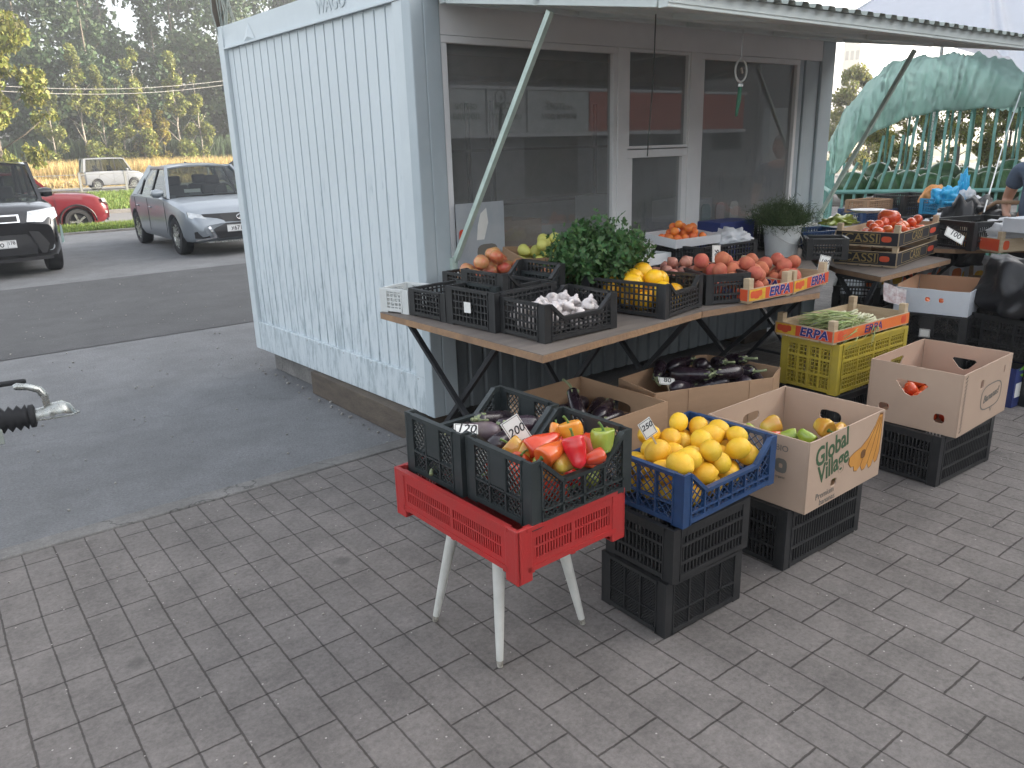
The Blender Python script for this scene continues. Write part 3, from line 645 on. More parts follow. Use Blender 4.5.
rs.grid(corr, 361, 2)
rs.build('roofing_sheet', MT['grey_pl'], kiosk)
def strut(x, ytop, ztop):
    s = MB(); s.bar((x, KY0 - 0.005, 1.0), (x + 0.02, ytop, ztop), 0.026, 0.026, (1, 0, 0)); s.box((x, KY0 - 0.01, 1.0), (0.05, 0.03, 0.07))
    s.build('flap_strut', MT['pale_green'], kiosk)
strut(2.335, 2.80, 2.155); strut(5.86, 2.95, 2.17)
# sign plate faintly stencilled on the flashing
text('WAGO', 0.10, 'stencil_mark', mat('faded_stencil', (.50, .56, .58), .5), kiosk, (KX0 - 0.0085, 4.35, 2.385), (0, -1, 0), (0, 0, 1), bold=0.002)
# the ribbed side is not quite square to the front: it leans outwards towards the back
for ch in list(_kids[kiosk.name]):
    if ch.type != 'MESH': continue
    for c_ in [ch] + _kids.get(ch.name, []):
        for v in c_.data.vertices:
            f = max(0.0, min(1.0, (3.4 - v.co.x) / 1.2)); v.co.x -= 0.057 * (v.co.y - KY0) * f
# supports under the cabin
def block(name, label, x0, x1, y0, y1, z1, m, rz=0.0):
    mb = MB(); mb.box((0, 0, (z1 - 0.014) / 2), (x1 - x0, y1 - y0, z1 + 0.014)); o = mb.build(name, MT[m], bevel=0.006, loc=((x0 + x1) / 2, (y0 + y1) / 2, 0), rot=(0, 0, rz)); tag(o, label, 'support block')
block('support_beam', 'long weathered timber beam under the near end of the kiosk side', 2.06, 2.32, 3.70, 5.02, 0.146, 'wood_beam', R(1))
block('support_slab', 'low crumbling concrete slab under the far end of the kiosk side', 2.12, 2.47, 5.10, 5.85, 0.146, 'kerb', R(2))
block('support_beam', 'timber beam under the right end of the kiosk', 5.3, 5.6, 3.8, 5.7, 0.146, 'wood_beam')

# hanging cord and spring scale under the flap
mb = MB(); mb.tube([(2.836, 2.60, 2.145), (2.83, 2.6, 1.9), (2.812, 2.60, 1.7), (2.80, 2.6, 1.54)], 0.0028, 6)
tag(mb.build('cord', MT['cord']), 'thin dark cord hanging from the raised flap before the middle window', 'cord')
sc = thing('hanging_scale', 'round white dial scale with green grip hanging under the flap', 'hanging scale', (3.464, 2.60, 1.93))
mb = MB()
ring = [(0.045 * math.cos(t * PI / 12), 0.0, 0.045 * 1.15 * math.sin(t * PI / 12)) for t in range(25)]
mb.tube(ring, 0.005, 6, cap=False); mb.build('dial_ring', MT['white_pl'], sc, smooth=True)
mb = MB(); mb.tube([(0, 0, -0.06), (0.0, 0, -0.075)], 0.014, 8); mb.build('collar', MT['steel'], sc)
mb = MB(); mb.tube([(0, 0, -0.076), (-0.005, 0, -0.14), (-0.02, 0, -0.215)], [0.009, 0.011, 0.006], 8); mb.build('grip', mat('green_grip', (0.05, 0.17, 0.11), 0.6), sc, smooth=True)
mb = MB(); mb.tube([(0, 0, 0.05), (0, 0, 0.19)], 0.0015, 5); mb.tube([(0.0, 0, 0.012), (0.012, 0, -0.012)], 0.006, 6); mb.build('hook_wire', MT['steel'], sc)

# things inside the kiosk
def shelf():
    s = thing('shelf_rack', 'dim metal shelf rack against the back wall inside the kiosk', 'shelf', (2.5, 5.45, 0.27))
    mb = MB()
    for x in (0, 1.5, 3.0):
        for y in (0, 0.35): mb.bb(x, x + 0.03, y, y + 0.03, 0, 1.7)
    mb.build('upright_frame', MT['iron'], s)
    for z in (0.4, 0.85, 1.3):
        mb = MB(); mb.bb(0, 3.03, 0.031, 0.349, z, z + 0.02); mb.build('shelf_board', MT['wood_board'], s)
shelf()
# ------------------------------------------------------------------ plastic crates (real lattice walls)
def wall_panel(L, H, style, dip, t=0.010, post=0.035, pitch=0.019, hd=0.62):
    """panel in the local x-z plane centred on x=0, thickness along y"""
    mb = MB(); n = (0, 1, 0); hl = L / 2
    def top(u):
        if not dip: return H
        a = abs(u); e0 = hl - post; e1 = hl - post - (H * (1 - hd)) * 1.1
        if a >= e0: return H
        if a <= e1: return H * hd
        return H * hd + (H - H * hd) * (a - e1) / (e0 - e1)
    foot = 0.010
    for s in (-1, 1):
        mb.box((s * (hl - post / 2), 0, H / 2), (post, t, H))
        mb.box((s * (hl - post - 0.003), 0, H / 2), (0.006, t * 1.5, top(hl - post - 0.004) - 0.002))
    us = [-hl + post] + [x for x in (-(hl - post - (H * (1 - hd)) * 1.1), (hl - post - (H * (1 - hd)) * 1.1))] + [hl - post] if dip else [-hl + post, hl - post]
    for a, b in zip(us[:-1], us[1:]): mb.bar((a, 0, top(a) - 0.006), (b, 0, top(b) - 0.006), 0.012, t * 2.0, n, ext=0.002)
    w0, w1 = -hl + post, hl - post
    mb.bar((w0, 0, foot + 0.005), (w1, 0, foot + 0.005), 0.016, t * 1.6, n)
    zt = min(top(0), H)
    if style in ('lattice', 'weave', 'wide'):
        mb.bar((w0, 0, zt * 0.40), (w1, 0, zt * 0.40), 0.006, t * 1.5, n)
        k = max(2, int(round((w1 - w0) / 0.075)))
        for i in range(1, k):
            u = w0 + (w1 - w0) * i / k; mb.bar((u, 0, 0.012), (u, 0, top(u) - 0.008), 0.007, t * 1.5, n)
        if style == 'lattice' and not dip:   # solid label plate
            mb.box((0, 0, zt * 0.68), (0.085, t * 1.2, zt * 0.5))
        p = pitch * 1.12 if style == 'lattice' else (pitch * 1.7 if style == 'wide' else pitch * 0.62)
        span = (w1 - w0) + H; m = int(span / p) + 1
        for sgn in (1, -1):
            for i in range(m):
                c = i * p; prev = None; st = None
                for q in range(0, 41):
                    z = foot + (H - foot) * q / 40
                    u = (w0 - H + c + z) if sgn == 1 else (w0 + c + H - z - (H - foot))
                    ok = (w0 < u < w1) and z < top(u) - 0.008
                    if ok and st is None: st = (u, z)
                    if ok: prev = (u, z)
                    if (not ok or q == 40) and st is not None:
                        if prev[1] - st[1] > 0.006: mb.bar((st[0], 0, st[1]), (prev[0], 0, prev[1]), 0.0032, 0.0035, n)
                        st = None
    elif style == 'slots':       # tall narrow vertical slots
        for z in (0.33, 0.66): mb.bar((w0, 0, zt * z), (w1, 0, zt * z), 0.010, t * 1.4, n)
        k = int((w1 - w0) / 0.017)
        for i in range(1, k):
            u = w0 + (w1 - w0) * i / k; mb.bar((u, 0, 0.012), (u, 0, top(u) - 0.008), 0.006, t * 0.8, n)
        mb.bar((w0, 0, top(w0) - 0.022), (w1, 0, top(w0) - 0.022), 0.03, t * 0.7, n) if not dip else None
    elif style == 'fine':        # red crate: framed field of very fine vertical slots
        mb.bar((w0, 0, zt - 0.02), (w1, 0, zt - 0.02), 0.04, t, n); mb.bar((w0, 0, 0.026), (w1, 0, 0.026), 0.03, t, n)
        for u in (w0 + 0.012, w1 - 0.012): mb.bar((u, 0, 0.0), (u, 0, zt - 0.001), 0.03, t * .98, n)
        mb.bar((0, 0, 0.0), (0, 0, zt - 0.001), 0.016, t * .9, n)
        k = int((w1 - w0) / 0.0105)
        for i in range(1, k):
            u = w0 + (w1 - w0) * i / k; mb.bar((u, 0, 0.03), (u, 0, zt - 0.03), 0.0058, t * 0.6, n)
        mb.bar((w0, 0, zt * 0.52), (w1, 0, zt * 0.52), 0.006, t * 0.7, n)
    elif style == 'grid':        # square mesh in framed fields
        nf = 4; fw = (w1 - w0) / nf
        for i in range(nf + 1):
            u = w0 + fw * i; mb.bar((u, 0, 0.01), (u, 0, top(u) - 0.008), 0.013, t, n)
        for z in (0.34, 0.66): mb.bar((w0, 0, zt * z), (w1, 0, zt * z), 0.013, t * 1.1, n)
        mb.bar((w0, 0, zt * 0.94), (w1, 0, zt * 0.94), 0.034, t * 0.8, n) if not dip else None
        k = int((w1 - w0) / 0.0215)
        for i in range(1, k): mb.bar((w0 + (w1 - w0) * i / k, 0, 0.012), (w0 + (w1 - w0) * i / k, 0, min(zt - 0.01, top(w0 + (w1 - w0) * i / k) - 0.01)), 0.0055, t * 0.5, n)
        k = int(zt / 0.0215)
        for i in range(1, k): mb.bar((w0, 0, zt * i / k), (w1, 0, zt * i / k), 0.005, t * 0.5, n)
    elif style == 'bars':        # open box of widely spaced bars
        k = int((w1 - w0) / 0.024)
        for i in range(1, k): mb.bar((w0 + (w1 - w0) * i / k, 0, 0.012), (w0 + (w1 - w0) * i / k, 0, top(w0 + (w1 - w0) * i / k) - 0.008), 0.0065, t * 0.8, n)
        for z in (0.28, 0.46, 0.64, 0.82): mb.bar((w0, 0, zt * z), (w1, 0, zt * z), 0.006, t * 0.9, n)
    # corner feet
    return mb
_crate_cache = {}
def crate(loc, L, W, H, m, label, style='lattice', rz=0.0, group=None, dip=True, end_dip=False, cat='crate', name='crate', flip=False, hd=0.62):
    key = (L, W, H, m, style, dip, end_dip, hd)
    if key in _crate_cache: r = copy_tree(_crate_cache[key]); 
    else:
        r = thing(name, label, cat); M_ = MT[m]
        a = wall_panel(L, H, style, dip, hd=hd).mesh('side_panel', M_)
        b = wall_panel(W - 0.012, H, style, end_dip, hd=hd).mesh('end_panel', M_)
        link_mesh('side_panel', a, r, (0, -W / 2 + 0.005, 0)); link_mesh('side_panel', a, r, (0, W / 2 - 0.005, 0), (0, 0, PI))
        link_mesh('end_panel', b, r, (-L / 2 + 0.0055, 0, 0), (0, 0, -PI / 2)); link_mesh('end_panel', b, r, (L / 2 - 0.0055, 0, 0), (0, 0, PI / 2))
        f = MB(); k = int(L / 0.022)
        for i in range(1, k): f.bar((-L / 2 + L * i / k, -W / 2 + 0.012, 0.008), (-L / 2 + L * i / k, W / 2 - 0.012, 0.008), 0.006, 0.006)
        k = int(W / 0.022)
        for i in range(1, k): f.bar((-L / 2 + 0.012, -W / 2 + W * i / k, 0.006), (L / 2 - 0.012, -W / 2 + W * i / k, 0.006), 0.006, 0.006)
        for sx in (-1, 1):
            for sy in (-1, 1): f.box((sx * (L / 2 - 0.035), sy * (W / 2 - 0.035), 0.005), (0.04, 0.04, 0.01))
        f.build('base_panel', M_, r)
        _crate_cache[key] = r
    r.location = Vector(loc) + (Vector((0, 0, H)) if flip else Vector((0, 0, 0))); r.rotation_euler = (PI if flip else 0, 0, rz)
    for k_ in ('group',):
        if k_ in r: del r[k_]
    tag(r, label, cat, group)
    return r
def fit(pc, pr, pb, z):
    """corner pixel, right pixel, back pixel of a base at height z -> centre, L, W, angle"""
    C_, Rr, B = at(*pc, z), at(*pr, z), at(*pb, z)
    d = (Rr - C_); L = d.length; ang = math.atan2(d.y, d.x)
    nrm = Vector((-math.sin(ang), math.cos(ang), 0)); W = (B - C_).dot(nrm)
    c = C_ + d / 2 + nrm * W / 2
    return c, L, W, ang
def corner_box(cx, cy, L, W, ang=0.0):
    """front-left corner -> centre"""
    return Vector((cx + L / 2 * math.cos(ang) - W / 2 * math.sin(ang), cy + L / 2 * math.sin(ang) + W / 2 * math.cos(ang), 0))

# ------------------------------------------------------------------ cardboard boxes
def hole_oval(cx, cz, w, h, n=14):
    return [(cx + w / 2 * math.copysign(abs(math.cos(2 * PI * i / n)) ** 0.6, math.cos(2 * PI * i / n)), cz + h / 2 * math.copysign(abs(math.sin(2 * PI * i / n)) ** 0.7, math.sin(2 * PI * i / n))) for i in range(n)]
def hole_tri(cx, cz, w, h):
    return [(cx - w / 2, cz + h * .35), (cx - w * .42, cz + h / 2), (cx + w * .42, cz + h / 2), (cx + w / 2, cz + h * .35), (cx + w * .2, cz - h * .35), (cx, cz - h / 2), (cx - w * .2, cz - h * .35)]
def carton(loc, L, W, H, rz, label, m='card', holes=None, name='cardboard_box', t=0.006, cat='cardboard box', group=None, base=True):
    """holes: dict front/right/back/left -> list of hole polygons (u along the face seen from outside, left to right, centred; v from bottom)"""
    holes = holes or {}
    r = thing(name, label, cat, loc, rz, group)
    P = {}
    for key, wd, o, ux in (('front', L, (0, -W / 2, 0), (1, 0, 0)), ('right', W - 2 * t - 0.002, (L / 2 - t / 2, 0, 0), (0, 1, 0)),
                            ('back', L, (0, W / 2 - t, 0), (-1, 0, 0)), ('left', W - 2 * t - 0.002, (-L / 2 + t / 2, 0, 0), (0, -1, 0))):
        mb = MB(); 
        oo = Vector(o)
        if key == 'front': oo.y += t / 2
        if key == 'back': oo.y += t / 2
        nseg = 8; topj = [(wd / 2 - wd * i / nseg, H + 0.003 * noisev(i * 1.7, H * 9, loc[0] * 5)) for i in range(nseg + 1)]
        outer = [(-wd / 2, 0), (wd / 2, 0)] + topj
        mb.sheet(outer, holes.get(key, []), t, oo, ux, (0, 0, 1))
        P[key] = mb.build('side_panel' if key in ('front', 'back') else 'end_panel', MT[m], r)
    if base:
        mb = MB(); mb.bb(-L / 2 + t + 0.001, L / 2 - t - 0.001, -W / 2 + t + 0.001, W / 2 - t - 0.001, 0.002, 0.008); mb.build('base', MT['card_in'] if m in ('card', 'card_pale') else MT[m], r)
    r['_'] = 0; del r['_']
    P['dims'] = (L, W, H, t)
    return r, P
def face_o(P, key, u, v, off=0.0008):
    L, W, H, t = P['dims']
    if key == 'front': return Vector((u, -W / 2 - off, v)), (1, 0, 0)
    if key == 'right': return Vector((L / 2 + off, u, v)), (0, 1, 0)
    if key == 'left': return Vector((-L / 2 - off, -u, v)), (0, -1, 0)
    return Vector((-u, W / 2 + off, v)), (-1, 0, 0)
def print_text(P, key, u, v, body, size, m, **kw):
    o, ux = face_o(P, key, u, v)
    ang = kw.pop('ang', 0.0); ux = Vector(ux); uz = Vector((0, 0, 1))
    a = ux * math.cos(ang) + uz * math.sin(ang); b = uz * math.cos(ang) - ux * math.sin(ang)
    return text(body, size, kw.pop('name', 'lettering'), MT[m], P[key], o, a, b, ext=0.0004, **kw)
def print_poly(P, key, pts, m, off=0.0008, t=0.0004, name='printed_picture', holes=()):
    o, ux = face_o(P, key, 0, 0, off)
    mb = MB(); mb.sheet(pts, holes, t, o, ux, (0, 0, 1)); return mb.build(name, MT[m], P[key])

def erpa_box(loc, L, W, rz, label, H=0.075, m='ink_orange', word='ERPA', group=None, body='ink_orange', tagm='ink_white', side_word=True):
    r = thing('wooden_fruit_box', label, 'fruit box', loc, rz, group)
    post = 0.035
    for sx in (-1, 1):
        for sy in (-1, 1):
            mb = MB(); mb.box((sx * (L / 2 - post / 2 - 0.006), sy * (W / 2 - post / 2 - 0.006), (H + 0.045) / 2), (post, post, H + 0.045)); mb.build('corner_post', MT['wood_pale'], r, bevel=0.002)
    def board(key, wd, o, ux, nslat):
        P = None; ux = Vector(ux)
        mb = MB(); mb.sheet([(-wd / 2, 0.010), (wd / 2, 0.010), (wd / 2, H - 0.002), (-wd / 2, H - 0.002)], [], 0.005, o, ux, (0, 0, 1))
        P = mb.build('side_board' if nslat else 'end_board', MT['wood_pale'], r)
        n = ux.cross(Vector((0, 0, 1))); oo = Vector(o) + n * 0.0034
        return P, oo, ux, wd
    bs = [board('f', L, (0, -W / 2 + 0.0025, 0), (1, 0, 0), 1), board('b', L, (0, W / 2 - 0.0025, 0), (-1, 0, 0), 1),
          board('l', W - 0.012, (-L / 2 + 0.0025, 0, 0), (0, -1, 0), 0), board('r', W - 0.012, (L / 2 - 0.0025, 0, 0), (0, 1, 0), 0)]
    for idx, (P, oo, ux, wd) in enumerate(bs):
        n = ux.cross(Vector((0, 0, 1))); h0, h1 = 0.014, H - 0.006
        mb = MB(); mb.sheet([(-wd / 2 + 0.001, h0), (wd / 2 - 0.001, h0), (wd / 2 - 0.001, h1), (-wd / 2 + 0.001, h1)], [], 0.0006, oo, ux, (0, 0, 1))
        mb.build('printed_band', MT[body], P)
        if body == 'ink_black':
            text(word, (h1 - h0) * 0.95, 'lettering', MT['ink_gold'], P, oo + n * 0.001 + ux * (-wd * 0.08) + Vector((0, 0, (h0 + h1) / 2)), ux, (0, 0, 1), ext=0.0003, bold=0.0006, sx=1.1)
            mb = MB(); mb.sheet([(-wd * .40, h0 + .01), (wd * .22, h0 + .01), (wd * .22, h1 - .008), (-wd * .40, h1 - .008)], [[(-wd * .39, h0 + .013), (wd * .21, h0 + .013), (wd * .21, h1 - .011), (-wd * .39, h1 - .011)]], 0.0004, oo + n * 0.0009, ux, (0, 0, 1)); mb.build('border_line', MT['ink_gold'], P)
            mb = MB(); mb.sheet(hole_oval(wd * 0.32, (h0 + h1) / 2, wd * 0.16, (h1 - h0) * 0.45), [], 0.0004, oo + n * 0.0009, ux, (0, 0, 1)); mb.build('fruit_picture', MT['ink_red'], P)
            continue
        if idx in (2, 3) or not side_word:
            # short panel: yellow field, peach picture, red field with blue word
            a = -wd / 2 + wd * 0.36
            mb = MB(); mb.sheet([(-wd / 2 + 0.003, h0 + .001), (a, h0 + .001), (a, h1 - .001), (-wd / 2 + 0.003, h1 - .001)], [], 0.0004, oo + n * 0.0006, ux, (0, 0, 1)); mb.build('yellow_field', MT['ink_lemon'], P)
            mb = MB(); mb.sheet([(a + .002, h0 + .001), (wd / 2 - .003, h0 + .001), (wd / 2 - .003, h1 - .001), (a + .002, h1 - .001)], [], 0.0004, oo + n * 0.0006, ux, (0, 0, 1)); mb.build('red_field', MT['ink_red'], P)
            mb = MB()
            for (q, zz, rr) in ((-0.42, .55, .018), (-0.33, .50, .021), (-0.26, .6, .016)):
                mb.sheet(hole_oval(wd * q, h0 + (h1 - h0) * zz, rr * 2, rr * 1.9), [], 0.0004, oo + n * (0.0011 + 0.0003 * abs(q)), ux, (0, 0, 1))
            mb.build('fruit_picture', MT['rust'] if False else MT['ink_red'], P)
            cxw = (a + wd / 2) / 2; sz = (h1 - h0) * 1.12
            text(word, sz, 'lettering', MT['ink_white'], P, oo + n * 0.0011 + ux * cxw + Vector((0, 0, (h0 + h1) / 2)), ux, (0, 0, 1), ext=0.0003, bold=0.0035, shear=0.15, sx=min(1.15, wd * 0.5 / (sz * 2.35)))
            text(word, sz, 'lettering', MT['ink_blue'], P, oo + n * 0.0019 + ux * cxw + Vector((0, 0, (h0 + h1) / 2)), ux, (0, 0, 1), ext=0.0003, bold=0.0022, shear=0.15, sx=min(1.15, wd * 0.5 / (sz * 2.35)))
        else:
            sz = (h1 - h0) * 1.02
            text(word, sz, 'lettering', MT['ink_blue'], P, oo + n * 0.0008 + Vector((0, 0, (h0 + h1) / 2)), ux, (0, 0, 1), ext=0.0003, bold=0.0008, shear=0.15, sx=1.3)
            for q in (-0.42, 0.42):
                mb = MB(); mb.sheet(hole_oval(wd * q, (h0 + h1) / 2, 0.05, (h1 - h0) * 0.8), [], 0.0004, oo + n * 0.0008, ux, (0, 0, 1)); mb.build('fruit_picture', MT['ink_red'], P)
    mb = MB(); k = 5
    for i in range(k):
        yy = -W / 2 + 0.012 + (W - 0.024) * (i + 0.5) / k
        mb.box((0, yy, 0.005), (L - 0.006, (W - 0.024) / k * 0.8, 0.006))
    mb.build('slat_base', MT['wood_pale'], r)
    return r

# ------------------------------------------------------------------ price tags
def price_tag(loc, label, word='200', sub='', w=0.07, h=0.10, rz=0.0, tilt=0.35, roll=0.0, fs=0.042, rot90=False, stick=True, ink='ink_black'):
    r = thing('price_tag', label, 'price tag', loc, 0.0); r.rotation_euler = Euler((-tilt, roll, rz))
    mb = MB(); mb.sheet([(-w / 2, 0), (w / 2, 0.001), (w / 2 - .001, h), (-w / 2, h - .001)], [], 0.0012, (0, 0, 0), (1, 0, 0), (0, 0, 1)); c = mb.build('card', MT['paper'], r)
    ux, uy = ((0, 0, -1), (1, 0, 0)) if rot90 else ((1, 0, 0), (0, 0, 1))
    if word: text(word, fs, 'handwriting', MT[ink], c, (0, -0.0012, h * 0.62), ux, uy, ext=0.0003, bold=0.0004, shear=0.25)
    if sub: text(sub, fs * 0.6, 'handwriting', MT[ink], c, (0 if not rot90 else -w * .28, -0.0012, h * 0.25 if not rot90 else h * .55), ux, uy, ext=0.0003, shear=0.2)
    mb = MB(); mb.sheet([(-w / 2 + .003, .003), (w / 2 - .003, .003), (w / 2 - .003, h - .003), (-w / 2 + .003, h - .003)], [[(-w / 2 + .005, .005), (w / 2 - .005, .005), (w / 2 - .005, h - .005), (-w / 2 + .005, h - .005)]], 0.0004, (0, -0.0009, 0), (1, 0, 0), (0, 0, 1)); mb.build('drawn_border', MT['ink_grey'], c)
    if stick: mb = MB(); mb.box((0, 0.003, -0.03), (0.006, 0.003, 0.09)); mb.build('stick', MT['wood_pale'], r)
    return r
# ------------------------------------------------------------------ produce prototypes
# each kind: build(variant) -> list of (child name or None, mesh); spheres approximating it for stacking
def sph(n=16, k=10): return [math.pi * i / k for i in range(k + 1)]
def blob(prof_r, k=12, n=16, fn=None, name='x', m='lemon', smooth=True):
    """prof_r(t) -> (r,z), t in 0..1"""
    mb = MB(); pr = [prof_r(i / k) for i in range(k + 1)]
    pr = [(max(r, 0.0006), z) for r, z in pr]
    mb.lathe(pr, n, fn=fn); return mb.mesh(name, MT[m], smooth)
def lemon_mesh(m='lemon', a=0.047, b=0.036, tip=0.010, var=0):
    def p(t):
        th = PI * t; z = -a * math.cos(th); r = b * math.sin(th) ** 0.9 if 0 < t < 1 else 0
        if t > 0.86: r = max(r * 0.9, b * 0.20 * (1 - (t - .86) / .14) + 0.002); z += tip * (t - .86) / .14
        if t < 0.1: z -= tip * 0.3 * (0.1 - t) / 0.1
        return (r, z)
    return blob(p, 14, 16, lambda t, z: 1 + 0.03 * math.sin(3 * t + var) * (z / a) + 0.02 * math.sin(2 * t + var * 3), 'lemon', m)
def round_mesh(name, m, R_=0.036, dimple=0.25, sq=0.94, lob=0.0, crease=0.0, var=0.0, k=11, n=16):
    def p(t):
        th = PI * t; r = R_ * math.sin(th); z = -R_ * sq * math.cos(th)
        d = dimple * R_ * math.exp(-((r / R_) / 0.33) ** 2); z = z - d if t > 0.5 else z + d * 0.6
        return (r, z)
    return blob(p, k, n, lambda t, z: 1 + lob * math.cos(5 * t + var) + 0.02 * math.sin(2 * t + var) - crease * math.exp(-((t - 1.2) / 0.16) ** 2), name, m)
def stalk_mesh(m, L, r0, r1, bend, cap_r=0.0, cap_h=0.012, name='stalk', spikes=0):
    mb = MB()
    if cap_r:
        n = 12
        def fn(t, z): return 1 + (0.28 * math.cos(5 * t) if spikes else 0.1 * math.cos(4 * t))
        mb.lathe([(cap_r, -cap_h), (cap_r * 0.97, -cap_h * 0.55), (cap_r * 0.6, -0.0005), (r0 * 1.2, 0.003)], n, fn=fn)
    pts = [(bend * (i / 5) ** 2, 0, L * i / 5) for i in range(6)]
    mb.tube(pts, [r0 + (r1 - r0) * i / 5 for i in range(5)] + [r1 * 1.35], 7)
    return mb.mesh(name, MT[m], True)
def pepper_meshes(m, L=0.105, R_=0.036, taper=0.45, curve=0.0, var=0.0, lob=0.09):
    def p(t):
        z = -L / 2 + L * t
        s = (math.sin(PI * min(1, max(0, t)) ** 0.72)) if t < 1 else 0
        env = taper + (1 - taper) * min(1, t / 0.62)
        r = R_ * env * min(1, (t / 0.12) ** 0.5 if t < 0.12 else 1) * (1 if t < 0.86 else math.sqrt(max(0, 1 - ((t - 0.86) / 0.17) ** 2)))
        if t > 0.93: z -= 0.012 * (t - 0.93) / 0.07
        return (r, z)
    mb = MB(); k = 14; pr = [p(i / k) for i in range(k + 1)]; n = 18
    mb.lathe([(max(r, 0.001), z) for r, z in pr], n, fn=lambda t, z: 1 + lob * math.cos(3 * t + var) + 0.04 * math.cos(2 * t + var * 2) + 0.02 * math.sin(40 * z + var))
    if curve: mb.v = [(x + curve * ((z / L) ** 2) * 0.1, y, z) for x, y, z in mb.v]
    fl = mb.mesh('flesh', MT[m], True)
    st = stalk_mesh('stalk', 0.030, 0.0045, 0.0038, 0.014, R_ * 0.42, 0.008)
    st.transform(Matrix.Translation((curve * 0.025, 0, L / 2 - 0.012)))
    return [('flesh', fl), ('stalk', st)]
def aub_meshes(m='aub', L=0.17, R_=0.033, curve=0.3, var=0.0):
    def p(t):
        z = -L / 2 + L * t
        r = R_ * (math.sin(PI * (t * 0.86 + 0.0) ** 0.85) if t < 0.5 else 1) if t < 0.0 else 0
        e = math.sqrt(max(0, 1 - ((0.30 - t) / 0.30) ** 2)) if t < 0.30 else 1 - 0.42 * ((t - 0.30) / 0.70) ** 1.3
        if t > 0.95: e *= math.sqrt(max(0.05, 1 - ((t - .95) / .05) ** 2))
        return (R_ * e, z)
    mb = MB(); k = 16; mb.lathe([(max(p(i / k)[0], .001), p(i / k)[1]) for i in range(k + 1)], 16, fn=lambda t, z: 1 + 0.02 * math.cos(2 * t + var))
    mb.v = [(x + curve * z * z * 1.2, y, z) for x, y, z in mb.v]
    fl = mb.mesh('flesh', MT[m], True)
    st = stalk_mesh('calyx', 0.055, 0.0075, 0.0055, 0.030, R_ * 0.66, 0.030, 'stalk', spikes=1)
    st.transform(Matrix.Translation((curve * (L / 2) ** 2 * 1.2, 0, L / 2 - 0.004)))
    return [('flesh', fl), ('stalk', st)]
def garlic_mesh(var):
    def p(t):
        z = -0.022 + 0.05 * t; r = 0.026 * math.sin(PI * min(1, t * 1.25) ** 0.8) if t < 0.72 else 0.026 * 0.30 * (1 - (t - .72) / .28) + 0.003
        if t < .72: r = max(r, 0.0078)
        if t == 0: r = 0.008
        return (r, z)
    return blob(p, 14, 16, lambda t, z: 1 + 0.10 * abs(math.sin(4 * t + var)), 'garlic', 'garlic')
def pear_mesh(var=0):
    def p(t):
        z = -0.04 + 0.085 * t
        r = 0.033 * math.sqrt(max(0, 1 - ((t - .38) / .38) ** 2)) if t < .38 else 0.033 * (1 - 0.62 * ((t - .38) / .62) ** 1.2)
        if t > .94: r *= 1 - (t - .94) / .06 * .9
        return (r, z)
    return blob(p, 13, 14, lambda t, z: 1 + .03 * math.cos(3 * t + var), 'pear', 'pear')

